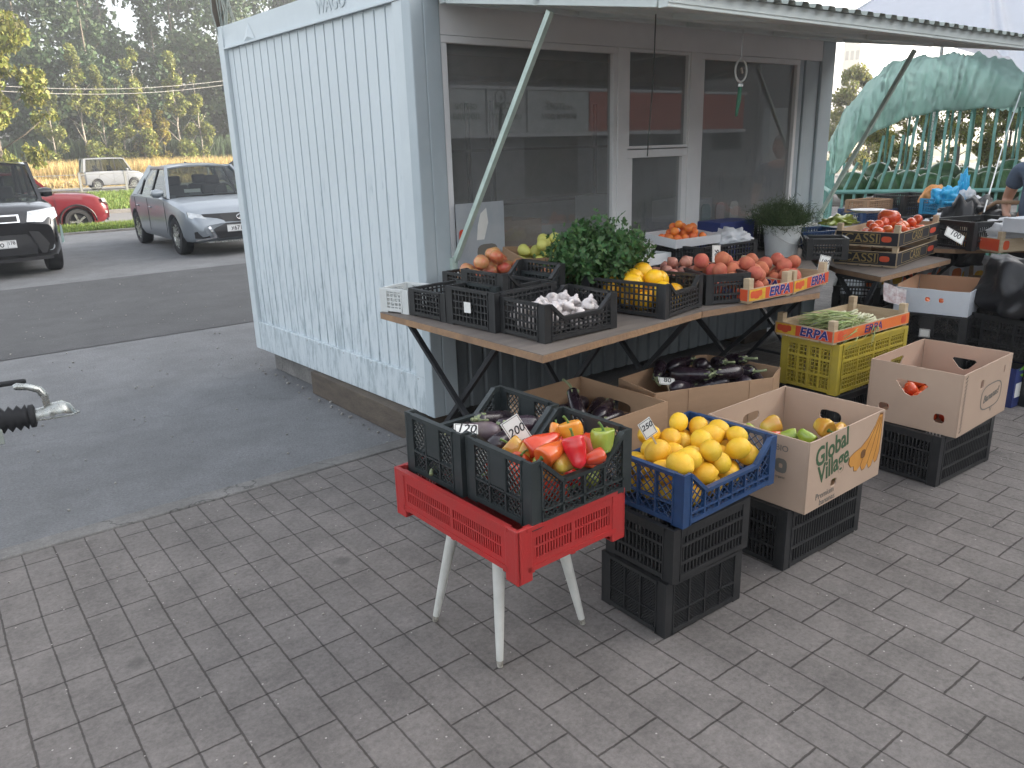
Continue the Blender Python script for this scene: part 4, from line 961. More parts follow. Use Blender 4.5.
KIND = {}
def kind(key, name, cat, meshes, spheres):
    KIND[key] = dict(name=name, cat=cat, meshes=meshes, spheres=spheres)
def setup_kinds():
    for i in range(3): kind(f'lemon{i}', 'lemon', 'lemon', [(None, lemon_mesh(var=i * 2.1, a=0.0415 + .0015 * i, b=0.0365 + .0012 * i, tip=.007))], [((0, 0, 0), 0.037), ((0, 0, .010), .033), ((0, 0, -.010), .033)])
    for i in range(2): kind(f'yfruit{i}', 'yellow_fruit', 'yellow fruit', [(None, round_mesh('yellow_fruit', 'lemon_pale', 0.047, 0.08, 0.98, var=i))], [((0, 0, 0), 0.046)])
    for i, (m, L, R_, tp) in enumerate((('pep_red', .135, .033, .30), ('pep_orange', .10, .038, .55), ('pep_green', .085, .038, .7), ('pep_red', .105, .036, .45), ('pep_redor', .13, .034, .35), ('pep_lime', .085, .033, .6), ('pep_mixed', .095, .038, .55), ('pep_green', .10, .034, .5))):
        s = 0.8 * R_
        kind(f'pep{i}', 'bell_pepper', 'pepper', pepper_meshes(m, L, R_, tp, (0.3 if i % 2 else -0.2), i * 1.3), [((0, 0, L * .2), R_ * .95), ((0, 0, 0), R_ * .85), ((0, 0, -L * .28), R_ * .62)])
    for i in range(3):
        kind(f'aub{i}', 'aubergine', 'aubergine', aub_meshes('aub', .17 + .02 * i, .034 + .003 * i, (.6, -.4, .2)[i], i), [((0, 0, -.045), .036), ((0, 0, 0), .034), ((0, 0, .045), .027)])
    kind('aubp', 'aubergine', 'aubergine', aub_meshes('aub_pale', .16, .036, .4, 2), [((0, 0, -.045), .036), ((0, 0, 0), .034), ((0, 0, .045), .027)])
    for i in range(2):
        kind(f'peach{i}', 'peach', 'peach', [(None, round_mesh('peach', 'peach', .041, .16, .93, crease=.05, var=i))], [((0, 0, 0), .040)])
        kind(f'apple{i}', 'apple', 'apple', [(None, round_mesh('apple', 'apple', .040, .30, .90, lob=.015, var=i))], [((0, 0, 0), .0385)])
        kind(f'apricot{i}', 'apricot', 'apricot', [(None, round_mesh('apricot', 'apricot', .025, .12, .95, crease=.05, var=i))], [((0, 0, 0), .0245)])
        kind(f'onion{i}', 'onion', 'onion', [(None, round_mesh('onion', 'onion', .031, -.35, .86, lob=.01, var=i))], [((0, 0, 0), .030)])
        kind(f'tomato{i}', 'tomato', 'tomato', [(None, round_mesh('tomato', 'tomato', .038, .22, .82, lob=.03, var=i))], [((0, 0, 0), .035)])
        kind(f'garlic{i}', 'garlic_bulb', 'garlic', [(None, garlic_mesh(i * 1.1))], [((0, 0, 0), .024)])
        kind(f'pear{i}', 'pear', 'pear', [(None, pear_mesh(i))], [((0, 0, -.01), .033), ((0, 0, .022), .02)])
    kind('bigtomato', 'tomato', 'tomato', [(None, round_mesh('tomato', 'tomato', .062, .2, .78, lob=.05))], [((0, 0, 0), .055)])
    kind('melon', 'watermelon', 'watermelon', [(None, round_mesh('watermelon', 'melon', .15, .04, 1.12, n=24, k=16))], [((0, 0, 0), .15)])
setup_kinds()
_first = {}
def produce(key, loc, rot, label, group=None, scale=1.0):
    k = KIND[key]
    if key in _first: r = copy_tree(_first[key])
    else:
        if len(k['meshes']) == 1: r = link_mesh(k['name'], k['meshes'][0][1])
        else:
            r = thing(k['name'], label, k['cat'])
            for nm, me in k['meshes']: link_mesh(nm, me, r)
        _first[key] = r
    r.location = loc; r.rotation_euler = rot; r.scale = (scale,) * 3
    for q in ('group',):
        if q in r: del r[q]
    return tag(r, label, k['cat'], group)

def pile(keys, label, group, c, L, W, z0, n, rz=0.0, margin=0.012, tries=26, lie=1.0, mound=0.0, zmax=None, seed=1, srange=(0.92, 1.06), labels=None, minz=None):
    """drop n items one after another into a rotated rectangle; each comes to rest on the earlier ones"""
    rg = random.Random(seed); placed = []; out = []
    ca, sa = math.cos(rz), math.sin(rz)
    for i in range(n):
        best = None
        key = keys[i % len(keys)] if not callable(keys) else keys(i)
        S0 = KIND[key]['spheres']
        for _ in range(tries):
            sc = rg.uniform(*srange)
            if lie >= 1: e = Euler((PI / 2 + rg.uniform(-.35, .35), rg.uniform(-.2, .2), rg.uniform(0, 2 * PI)))
            elif lie > 0: e = Euler((rg.uniform(-.9, .9), rg.uniform(-.9, .9), rg.uniform(0, 6.28)))
            else: e = Euler((rg.uniform(-.25, .25), rg.uniform(-.25, .25), rg.uniform(0, 6.28)))
            Mx = e.to_matrix(); sp = [(Mx @ Vector(o) * sc, r * sc) for o, r in S0]
            ex = max(abs(o.x) + r for o, r in sp); ey = max(abs(o.y) + r for o, r in sp)
            hx, hy = L / 2 - margin - ex, W / 2 - margin - ey
            if hx < 0: hx = 0
            if hy < 0: hy = 0
            x, y = rg.uniform(-hx, hx), rg.uniform(-hy, hy)
            z = max(z0 + r - o.z for o, r in sp)
            for (qx, qy, qz, qr) in placed:
                for o, r in sp:
                    d2 = (x + o.x - qx) ** 2 + (y + o.y - qy) ** 2; rr = (r + qr) ** 2
                    if d2 < rr: z = max(z, qz + math.sqrt(rr - d2) - o.z)
            cost = z + mound * (abs(x) / L + abs(y) / W)
            if best is None or cost < best[0]: best = (cost, x, y, z, e, sp, sc)
        _, x, y, z, e, sp, sc = best
        if zmax and z > zmax: continue
        for o, r in sp: placed.append((x + o.x, y + o.y, z + o.z, r))
        if minz is not None and z < minz: continue
        X = c[0] + x * ca - y * sa; Y = c[1] + x * sa + y * ca
        er = (Matrix.Rotation(rz, 3, 'Z') @ e.to_matrix()).to_euler()
        lb = labels[i % len(labels)] if labels else label
        out.append(produce(key, (X, Y, c[2] + z), er, lb, group, sc))
    return out

def leafy(name, label, cat, c, rad, h, n, m, size, stem_m, kind_='leaf', seed=3, droop=0.3, nstem=26):
    rg = random.Random(seed)
    r = thing(name, label, cat, c)
    mb = MB(); st = MB()
    for s in range(nstem):
        a = rg.uniform(0, 6.28); q = math.sqrt(rg.random()) * 0.9; tx, ty = rad * q * math.cos(a), rad * q * math.sin(a)
        tz = h * (1 - 0.45 * q * q) * rg.uniform(.8, 1.05)
        p0 = Vector((tx * .18, ty * .18, 0)); p1 = Vector((tx * .55, ty * .55, tz * .62)); p2 = Vector((tx, ty, tz))
        st.tube([p0, p1, p2], [.0035, .0025, .0012], 5)
        for q_ in range(n // nstem):
            t = rg.uniform(0.35, 1.05); b = p0.lerp(p1, min(1, t * 2)) if t < .5 else p1.lerp(p2, (t - .5) * 2)
            b = b + Vector((rg.gauss(0, 1), rg.gauss(0, 1), rg.gauss(0, .8))) * rad * 0.17
            if kind_ == 'leaf':
                d = Vector((rg.gauss(0, 1), rg.gauss(0, 1), rg.gauss(0.1, .7))).normalized(); u = d.cross(Vector((rg.gauss(0, 1), rg.gauss(0, 1), rg.gauss(0, 1)))).normalized()
                L_ = size * rg.uniform(.6, 1.3)
                # three-lobed leaflet
                for ang in (-0.9, 0, 0.9):
                    dd = (d * math.cos(ang) + u * math.sin(ang)); nn = d.cross(u); side = dd.cross(nn) * L_ * .27
                    k = len(mb.v); mb.v.extend([tuple(b), tuple(b + dd * L_ * .6 + side), tuple(b + dd * L_), tuple(b + dd * L_ * .6 - side)]); mb.f.append((k, k + 1, k + 2, k + 3)); mb.m.append(0)
            else:
                d = Vector((rg.gauss(0, .7), rg.gauss(0, .7), rg.gauss(.7, .5))).normalized(); u = d.cross(Vector((rg.gauss(0, 1), rg.gauss(0, 1), 0.1))).normalized() * size * .035
                k = len(mb.v); mb.v.extend([tuple(b - u), tuple(b + u), tuple(b + d * size * rg.uniform(.5, 1.2))]); mb.f.append((k, k + 1, k + 2)); mb.m.append(0)
    mb.build('foliage', MT[m], r); st.build('stems', MT[stem_m], r)
    return r
# ================================================================== foreground stand: stool, red crate, two dark crates
stool = thing('stool', 'low stool with four splayed worn white legs under the red crate', 'stool', (1.40, 1.905, 0))
mb = MB(); mb.box((0, 0, 0.445), (0.31, 0.31, 0.022)); mb.build('seat', MT['white_leg'], stool, bevel=0.006)
feet = [at(435, 621), at(500, 667), at(583, 624), at(513, 579)]
tops = [(-.115, .115), (-.115, -.115), (.115, -.115), (.115, .115)]
legm = mat('leg_tip', (0.10, 0.08, 0.06), 0.8, color2=(0.5, 0.48, 0.42), vscale=45)
for f_, t_ in zip(feet, tops):
    a = Vector((t_[0], t_[1], 0.433)); b = Vector((f_.x - 1.40, f_.y - 1.905, 0))
    lg = MB(); lg.tube([b + (a - b) * 0.055, b + (a - b) * 0.3, b + (a - b) * 0.7, a], [0.0115, 0.015, 0.0195, 0.021], 12)
    l_ = lg.build('leg', MT['white_leg'], stool, smooth=True, angle=50)
    tp = MB(); tp.tube([b + (a - b) * 0.003, b + (a - b) * 0.0545], [0.0095, 0.0113], 10); tp.build('worn_tip', legm, l_)
RB = 0.457
red = crate(corner_box(1.150, 1.515, 0.425, 0.625, R(2)) + Vector((0, 0, RB)), 0.425, 0.625, 0.145, 'red_pl', 'shallow red plastic crate lying across the white stool', 'fine', R(2), dip=False)
# solid corner blocks and dropped feet of the red crate
for sx in (-1, 1):
    for sy in (-1, 1):
        mb = MB()
        mb.bb(0, -sx * 0.055, 0, -sy * 0.0125, -0.022, 0.146); mb.bb(-sx*0.0005, -sx * 0.0125, 0.0, -sy * 0.055, -0.0215, 0.1455)
        mb.box((-sx * 0.03, -sy * 0.03, -0.018), (0.05, 0.05, 0.006))
        o = mb.build('corner_block', MT['red_pl'], red, loc=(sx * 0.2155, sy * 0.3155, 0.0), bevel=0.003)
mb = MB(); mb.bb(-0.20, 0.20, -0.30, 0.30, 0.012, 0.016); mb.build('base_sheet', MT['red_pl'], red)
BB = 0.585
cA = crate(corner_box(1.205, 1.515, 0.40, 0.30, R(2.0)) + Vector((0, 0, BB)), 0.40, 0.30, 0.20, 'dgreen_pl', 'dark grey-green plastic crate of bell peppers on the red crate, the nearer of the pair', 'lattice', R(2.0))
cB = crate(corner_box(1.182, 1.822, 0.405, 0.302, R(2.5)) + Vector((0, 0, BB)), 0.405, 0.302, 0.205, 'dgreen_pl', 'dark grey-green plastic crate of aubergines on the red crate, the farther of the pair', 'lattice', R(2.5))
pc = cA.location; 
pile(['pep3', 'pep0', 'pep2', 'pep3', 'pep1', 'pep0'], '', 'bell peppers in the near dark crate', (pc.x, pc.y, BB), .385, .285, .014, 24, R(2), lie=1, seed=5, labels=[{'pep3': 'red pepper under the heap in the near dark crate', 'pep0': 'red pepper under the heap in the near dark crate', 'pep2': 'green pepper under the heap in the near dark crate', 'pep1': 'orange pepper under the heap in the near dark crate'}[k] for k in ['pep3', 'pep0', 'pep2', 'pep3', 'pep1', 'pep0']], zmax=.135)
def top_item(key, px, z, rot, label, group=None, sc=1.0): return produce(key, at(px[0], px[1], z), rot, label, group, sc * .94)
GP = 'bell peppers on top of the near dark crate'
def lay(az, tip=0.0, roll=0.0):   # stalk pointing towards azimuth az, tilt tip above horizontal
    d = Vector((math.cos(az) * math.cos(tip), math.sin(az) * math.cos(tip), math.sin(tip)))
    q = d.to_track_quat('Z', 'Y'); return (q.to_matrix() @ Matrix.Rotation(roll, 3, 'Z')).to_euler()
ZP = BB + 0.155
top_item('pep0', (543, 443), ZP + .025, lay(R(170), R(-14)), 'large dark red pepper lying at the left of the heap beside the price tag', GP, 1.0)
top_item('pep4', (555, 451), ZP + .030, lay(R(185), R(-10)), 'long orange-red pepper lying across the middle of the heap with its stalk to the left', GP, 1.0)
top_item('pep3', (577, 452), ZP + .030, lay(R(75), R(60), 1), 'bright red pepper standing on end at the right of the heap', GP, 1.0)
top_item('pep1', (573, 434), ZP + .03, lay(R(100), R(70)), 'orange pepper standing with its stalk up at the back of the heap', GP, .95)
top_item('pep2', (602, 441), ZP + .022, lay(R(60), R(80)), 'pale green pepper with upright stalk in the right corner of the crate', GP, 1.0)
top_item('pep3', (594, 458), ZP + .005, lay(R(-20), R(10)), 'small red-orange pepper low against the right rim of the crate', GP, .72)
top_item('pep6', (516, 452), ZP - .005, lay(R(120), R(40)), 'yellow-green pepper half hidden behind the left rim below the price tag', GP, .95)
top_item('pep4', (524, 462), ZP - .03, lay(R(200), R(30)), 'orange pepper pressed against the left side of the crate', GP, .8)
top_item('pep7', (541, 461), ZP - .01, lay(R(-60), R(10)), 'green pepper in the front of the heap with a curled stalk', GP, .6)
top_item('pep6', (562, 463), ZP - .006, lay(R(20), R(5)), 'pale orange pepper at the front corner of the crate', GP, .85)
top_item('pep6', (527, 452), ZP - .0, lay(R(140), R(30)), 'yellow-orange pepper at the left of the heap behind the rim', GP, .7)
top_item('pep3', (585, 462), ZP - .02, lay(R(-70), R(10)), 'small red pepper low at the front of the heap', GP, .6)
top_item('pep1', (555, 433), ZP + .01, lay(R(20), R(50)), 'small orange pepper at the back beside the aubergine crate', GP, .65)
pb_ = cB.location
pile(['aub0', 'aub1', 'aub2'], 'dark aubergine lying in the far dark crate on the red crate', 'aubergines in the far dark crate', (pb_.x, pb_.y, BB), .39, .29, .014, 12, R(2.5), seed=9, zmax=.15)
produce('aubp', at(478, 432, BB + .15), lay(R(150), R(5)), 'faded grey-purple aubergine on top at the left of the far dark crate', None, .95)
produce('aub0', at(503, 440, BB + .14), lay(R(20), R(5)), 'purple-black aubergine lying crosswise behind the price tag', None, .9)
produce('aubp', at(535, 428, BB + .12), lay(R(200), R(0)), 'faded aubergine in the right half of the far dark crate', None, .8)
t_ = price_tag(at(529, 450, BB + .13), 'white handwritten price tag stuck upright between the peppers and aubergines', '200', 'Д', .062, .115, rz=R(-28), tilt=R(12), roll=R(-30), fs=.036, rot90=False)
price_tag(at(466, 437, BB + .17), 'small yellowish price tag leaning over the left rim of the aubergine crate', '120', '', .075, .045, rz=R(-30), tilt=R(48), roll=R(8), fs=.04)

# ================================================================== blue crate of lemons on two black crates
kA = crate((1.757 + .195, 1.50 + .155, 0.0), 0.395, 0.31, 0.205, 'black_pl', 'black woven-sided crate standing on the pavers at the bottom of the lemon stack', 'weave', R(-1), dip=False)
kB = crate((1.765 + .20, 1.49 + .155, 0.207), 0.40, 0.31, 0.195, 'black_pl', 'black crate with fine horizontal slots in the middle of the lemon stack', 'slots', R(0), dip=False)
cC = corner_box(1.795, 1.480, 0.525, 0.385, R(2.5)) + Vector((0, 0, 0.404))
blue = crate(cC, 0.525, 0.385, 0.185, 'blue_pl', 'blue plastic crate heaped with lemons on top of two black crates', 'wide', R(2.5), hd=0.58)
pile(['lemon0', 'lemon1', 'lemon2'], 'yellow lemon in the heap in the blue crate', 'lemons in the blue crate', (cC.x, cC.y, cC.z), .51, .37, .014, 74, R(2.5), seed=11, mound=.03, tries=60, srange=(.96, 1.12), zmax=.195)
price_tag(at(652, 436, .655), 'small white price tag stuck upright among the lemons in the blue crate', '250', '', .05, .065, rz=R(-20), tilt=R(5), roll=R(-28), fs=.028)

# ================================================================== cardboard boxes
crate((2.27, 2.47, 0.0), .52, .5, .235, 'black_pl', 'black crate under the smaller box of aubergines, hidden behind the lemon stack', 'slots', 0, dip=False)
r, P = carton((2.268, 2.478, .237), .53, .56, .26, R(1.5), 'brown open cardboard box with few aubergines behind the two dark crates', 'card',
    {'right': [hole_oval(0, .17, .13, .05)], 'left': [hole_oval(0, .17, .12, .05)], 'front': [hole_oval(-.02, .17, .10, .06)]})
pile(['aub1', 'aub0', 'aub2'], 'dark aubergine lying in the smaller cardboard box', 'aubergines in the smaller cardboard box', (2.31, 2.50, .355), .45, .46, .0, 9, 0, seed=4)
produce('aub1', at(576, 406, .45), lay(R(70), R(45)), 'tall aubergine leaning in the left corner of the smaller cardboard box with its stalk up', None)
produce('aub2', at(604, 411, .40), lay(R(25), R(8)), 'aubergine with a bright green stalk in the middle of the smaller cardboard box', None)
# octagonal larger box
crate((2.96, 2.42, 0.0), .56, .44, .25, 'black_pl', 'black crate under the larger box of aubergines below the table', 'slots', R(-17), dip=False)
ob = thing('cardboard_box', 'brown cardboard box with cut-off corners full of aubergines under the table edge', 'cardboard box', (0, 0, 0.253))
p4 = [at(619, 378, .49), at(655, 393, .49), at(773, 377, .49), at(780, 367, .49), at(700, 353, .49)]
A_, B_, C_, D_, E_ = [Vector((p.x, p.y, 0)) for p in p4]
ring = [A_, B_, C_, D_, E_ + (D_ - E_) * 0.10, E_ + (A_ - E_) * 0.12]
k = len(ring)
for i in range(k):
    a, b = ring[i], ring[(i + 1) % k]; d = (b - a); L_ = d.length; ux = d.normalized()
    mb = MB(); mb.sheet([(0.001, 0), (L_ - .001, 0), (L_ - .001, .235), (L_ * .5, .237), (0.001, .235)], [], .006, a, ux, (0, 0, 1))
    pn = mb.build('side_panel' if L_ > .25 else 'corner_panel', MT['card'], ob)
    if i == 1:
        for u in (L_ * .30, L_ * .82):
            m2 = MB(); m2.sheet([(u - .018, 0.0), (u + .018, 0), (u + .018, .234), (u - .018, .234)], [], .003, a + ux.cross(Vector((0, 0, 1))) * .0046, ux, (0, 0, 1)); m2.build('fold_strip', MT['card'], pn)
mb = MB(); mb.add([(p.x, p.y, .003) for p in ring], [tuple(range(k))]); mb.build('base', MT['card_in'], ob)
cx_ = sum((p for p in ring), Vector()) / k
pile(['aub1', 'aub0', 'aub2', 'aub1'], 'glossy dark aubergine heaped in the cardboard box with cut-off corners', 'aubergines in the large cardboard box', (cx_.x + .01, cx_.y - .01, .415), .58, .42, .0, 18, R(-17), seed=8)
mb = MB(); price_tag(at(668, 385, .47), 'faint greenish price card lying among the aubergines in the large box', '80', '', .085, .05, rz=R(-30), tilt=R(60), roll=R(10), fs=.04)

# box printed with a banana bunch
crate((2.43 + .265, 1.497 + .19, 0.0), .53, .37, .252, 'black_pl', 'black slatted crate under the banana-printed cardboard box', 'slots', R(-.5), dip=False)
r, P = carton(corner_box(2.447, 1.447, .555, .455, R(1.5)) + Vector((0, 0, .255)), .555, .455, .285, R(1.5),
    'tan cardboard box printed with green words and a bunch of bananas holding a few peppers', 'card_pale',
    {'back': [hole_oval(-.02, .20, .12, .045)], 'front': [hole_oval(-.085, .075, .045, .032)], 'left': [hole_oval(-.02, .08, .07, .04)], 'right': [hole_oval(0, .2, .1, .05)]})
print_text(P, 'front', -.118, .225, 'Global', .108, 'ink_green', bold=.0022, ang=R(10), shear=.05, sx=.82)
print_text(P, 'front', -.098, .150, 'Village', .104, 'ink_green', bold=.0022, ang=R(10), shear=.05, sx=.82)
print_text(P, 'front', -.145, .048, 'Premium', .036, 'ink_grey', ang=R(0))
print_text(P, 'front', -.125, .018, 'bananas', .036, 'ink_grey', ang=R(0))
def arc(cx, cz, r, a0, a1, n=14): return [(cx + r * math.cos(a0 + (a1 - a0) * i / n), cz + r * math.sin(a0 + (a1 - a0) * i / n)) for i in range(n + 1)]
ban = [(.236, .280), (.262, .276), (.266, .20), (.264, .11), (.250, .072), (.232, .066), (.218, .088), (.204, .060), (.184, .054), (.168, .082), (.150, .062), (.128, .060), (.112, .086), (.085, .070), (.062, .076), (.056, .098), (.034, .100), (.014, .120), (.018, .146), (.050, .158), (.105, .168), (.160, .196), (.205, .236)]
print_poly(P, 'front', ban, 'ink_brown', .0006, .0003, 'outline')
gx, gz = sum(p[0] for p in ban) / len(ban), sum(p[1] for p in ban) / len(ban)
print_poly(P, 'front', [(gx + (x - gx) * .955, gz + (z - gz) * .955) for x, z in ban], 'ink_yellow', .0010, .0003, 'banana_picture')
for a_, b_, c_ in (((.112, .086), (.150, .150), (.236, .262)), ((.168, .082), (.200, .150), (.244, .262)), ((.218, .088), (.238, .150), (.252, .262))):
    mb = MB()
    for p, q in ((a_, b_), (b_, c_)):
        o1, ux = face_o(P, 'front', p[0], p[1], .0014); o2, _ = face_o(P, 'front', q[0], q[1], .0014); mb.bar(o1, o2, .0026, .0004, (0, 1, 0))
    mb.build('outline', MT['ink_brown'], P['front'])
print_poly(P, 'front', hole_oval(.125, .135, .036, .036), 'ink_brown', .0022, .0003)
print_poly(P, 'left', hole_oval(.115, .165, .052, .058), 'ink_grey', .0008, .0004, holes=[hole_oval(.115, .165, .016, .018)])
print_text(P, 'left', .115, .235, 'BIO', .034, 'ink_grey'); print_text(P, 'left', .115, .120, 'organic', .014, 'ink_grey')
pile(['pep5', 'pep3', 'pep7'], 'pepper lying low inside the banana-printed box', 'peppers low in the banana-printed box', corner_box(2.447, 1.447, .555, .455, R(1.5)) + Vector((0, 0, .263)), .5, .40, 0, 12, 0, seed=21)
GG = 'peppers in the banana-printed box'
top_item('pep6', (769, 426), .445, lay(R(-15), R(10)), 'yellow pepper with a red end at the left inside the banana-printed box', GG, 1.05)
top_item('pep3', (776, 436), .43, lay(R(170), R(-5)), 'red pepper lying low beside the box wall in the banana-printed box', GG, .75)
top_item('pep7', (788, 436), .435, lay(R(-50), R(10)), 'olive green pepper in the middle of the banana-printed box', GG, .85)
top_item('pep5', (806, 437), .45, lay(R(-80), R(-30)), 'bright green pepper showing its stalk end in the banana-printed box', GG, 1.0)
top_item('pep6', (824, 427), .465, lay(R(-110), R(-5)), 'yellow-orange pepper with a round green stalk below the hand hole', GG, 1.05)
top_item('pep6', (838, 432), .44, lay(R(10), R(0)), 'yellow-green pepper at the right end of the banana-printed box', GG, .9)
top_item('pep7', (752, 431), .43, lay(R(70), R(20)), 'small pale green pepper in the left corner of the banana-printed box', GG, .75)

# box printed with a speech bubble
crate((3.626 + .265, 1.477 + .185, 0.0), .53, .37, .25, 'black_pl', 'black crate under the box with a printed speech bubble', 'slots', R(-2), dip=False)
r, P = carton(corner_box(3.655, 1.440, .575, .43, R(2)) + Vector((0, 0, .253)), .575, .43, .30, R(2),
    'tan cardboard box with a printed speech bubble and round holes, standing at the right', 'card_pale',
    {'back': [hole_tri(.02, .215, .15, .08)], 'left': [hole_tri(-.01, .19, .15, .075), hole_oval(-.13, .075, .05, .038), hole_oval(.13, .075, .05, .045)],
     'front': [hole_oval(-.06, .21, .04, .045), hole_oval(.20, .235, .022, .04)], 'right': [hole_tri(0, .2, .12, .06)]})
el = hole_oval(.07, .13, .25, .13, 24); el2 = hole_oval(.07, .13, .235, .118, 24)
print_poly(P, 'front', el, 'ink_grey', .0008, .0004, 'speech_bubble', holes=[el2])
print_poly(P, 'front', [(.07, .069), (.085, .045), (.10, .070), (.095, .068), (.086, .052), (.078, .067)], 'ink_grey', .0014, .0003, 'speech_bubble')
print_text(P, 'front', .07, .13, 'Bananas!', .052, 'ink_grey', shear=.25, ang=R(6), bold=.0008)
for i in range(15):
    v = .022 + i * .0185
    print_poly(P, 'front', [(-.268, v), (-.256, v + .004), (-.246, v + .011), (-.243, v + .009), (-.252, v), (-.266, v - .005)], 'ink_black', .0008, .0004, 'stitch_mark')
cbx = corner_box(3.655, 1.440, .575, .43, R(2))
pile(['tomato0', 'tomato1'], 'red tomato inside the box with the speech bubble', 'tomatoes in the speech-bubble box', (cbx.x, cbx.y, .262), .5, .38, 0, 42, R(2), lie=.5, seed=31, srange=(.95, 1.1))

# ================================================================== yellow crate with the onion box
cy, Ly, Wy, ay = fit((835, 396), (903, 372), (785, 385), .34)
Wy = .335; cy = corner_box(at(835, 396, .34).x, at(835, 396, .34).y, Ly, Wy, ay)
crate(Vector((cy.x, cy.y, 0)), Ly + .02, Wy + .02, .335, 'black_pl', 'tall black crate standing on the pavers under the yellow crate', 'slots', ay, dip=False)
crate(Vector((cy.x, cy.y, .338)), Ly, Wy, .265, 'yellow_pl', 'mustard yellow plastic crate with square mesh under the spring onion box', 'grid', ay, dip=False)
ce, Le, We, ae = fit((833, 346), (908, 325), (781, 328), .604)
We *= .84; ce = corner_box(at(833, 346, .604).x, at(833, 346, .604).y, Le, We, ae) + Vector((0, 0, .604))
erpa = erpa_box(ce + Vector((0, 0, 0)), Le, We, ae, 'wooden box with orange printed sides full of spring onions on the yellow crate')
# spring onions
def onion_proto(seed):
    rg = random.Random(seed); r = thing('spring_onion', 'x', 'spring onion')
    mb = MB()
    for q in range(3):
        b = rg.uniform(-.05, .05); pts = [(-.03 - .0, 0, 0), (-.12, b * .3, .008), (-.24, b, .012 + rg.uniform(-.006, .006)), (-.36, b * 1.6, .002)]
        mb.tube(pts, [.0035, .0048, .0042, .0012], 6, sq=.55)
    mb.build('green_leaves', MT['onion_leaf'], r, smooth=True)
    mb = MB(); mb.tube([(-.03, 0, 0), (.03, 0, 0), (.05, 0, -.001)], [.004, .0055, .006], 7); mb.tube([(.05, 0, -.001), (.065, .003, .001)], [.005, .0006], 6); mb.build('white_base', MT['onion_white'], r, smooth=True)
    return r
ops = [onion_proto(s) for s in (1, 2, 3)]
for i in range(44):
    o = ops[i] if i < 3 else copy_tree(ops[i % 3])
    u = rnd.uniform(.06, .16); v = rnd.uniform(-.15, .15); zz = .03 + .045 * (1 - abs(v) / .17) * rnd.random()
    ca, sa = math.cos(ae), math.sin(ae)
    o.location = (ce.x + u * ca - v * sa, ce.y + u * sa + v * ca, ce.z + zz + .012); o.rotation_euler = (rnd.uniform(0, 6.28), rnd.uniform(-.06, .06), ae + rnd.gauss(.1, .16))
    tag(o, 'slender green spring onion in the bunch on the yellow crate', 'spring onion', 'spring onions in the printed wooden box')

# ================================================================== table 1 and 2 against the kiosk
TZ = .85
F_, K_, M_, L_ = at(655, 352, TZ), at(702, 311, TZ), at(820, 292, TZ), at(380, 312, TZ)
def board_table(name, label, poly, z, leg_lines, t=.03):
    r = thing(name, label, 'table', (poly[0][0], poly[0][1], 0))
    o = Vector((poly[0][0], poly[0][1], 0)); n = len(poly)
    mb = MB(); mb.sheet([(p[0] - o.x, p[1] - o.y) for p in poly], [], .003, (0, 0, z - .0015), (1, 0, 0), (0, 1, 0)); mb.build('tabletop', MT['wood_board'], r)
    mb = MB(); mb.sheet([(p[0] - o.x, p[1] - o.y) for p in poly], [], t, (0, 0, z - .0035 - t / 2), (1, 0, 0), (0, 1, 0)); mb.build('board_edge', MT['wood_edge'], r, bevel=0.002)
    for (a, b) in leg_lines:
        mb = MB(); mb.bar(Vector((a[0], a[1], z - t - .004)) - o, Vector((b[0], b[1], .004)) - o, .022, .022, (0, 1, 0)); mb.build('leg', MT['iron'], r)
    for i in range(0, len(leg_lines) - 1, 2):
        a1, b1 = leg_lines[i]; a2, b2 = leg_lines[i + 1]
        mb = MB()
        mb.bar(Vector((a1[0], a1[1], z - t - .016)) - o, Vector((a2[0], a2[1], z - t - .016)) - o, .018, .018); mb.build('cross_bar', MT['iron'], r); mb = MB()
        q1 = Vector(a1[:2]).lerp(Vector(b1[:2]), .72); q2 = Vector(a2[:2]).lerp(Vector(b2[:2]), .72); zz = z * .28
        mb.bar(Vector((q1.x, q1.y, zz)) - o, Vector((q2.x, q2.y, zz)) - o, .016, .016); mb.build('cross_bar', MT['iron'], r)
    return r
F_ = at(543, 355, TZ)
poly1 = [(F_.x, F_.y), (K_.x, K_.y), (3.10, 3.42), (2.05, 3.42), (L_.x, L_.y)]
def xl(x0, x1, y): return [((x0, y), (x1, y)), ((x1, y), (x0, y + .002))]
legs1 = []
for (a, b) in (((1.83, 3.18), (2.30, 2.75)), ((2.05, 2.45), (2.45, 3.35))): pass
legs1 = [((1.82, 3.2), (1.95, 2.45)), ((1.93, 2.6), (1.90, 3.35)), ((2.45, 3.2), (2.5, 2.5)), ((2.5, 2.5), (2.55, 3.2))]
board_table('folding_table', 'left trestle table with a chipboard edge in front of the kiosk window', poly1, TZ, legs1)
poly2 = [(K_.x + .004, K_.y), (M_.x, M_.y), (4.30, 2.60), (5.05, 3.20), (5.05, 3.48), (3.105, 3.42)]
legs2 = [((2.98, 2.42), (3.05, 3.2)), ((2.98, 3.2), (3.05, 2.4)), ((3.62, 2.32), (3.7, 3.2)), ((3.62, 3.2), (3.7, 2.3)), ((4.4, 2.6), (4.45, 3.3)), ((4.4, 3.3), (4.45, 2.6))]
board_table('folding_table', 'long trestle table of fruit crates under the right kiosk windows', poly2, TZ, legs2)

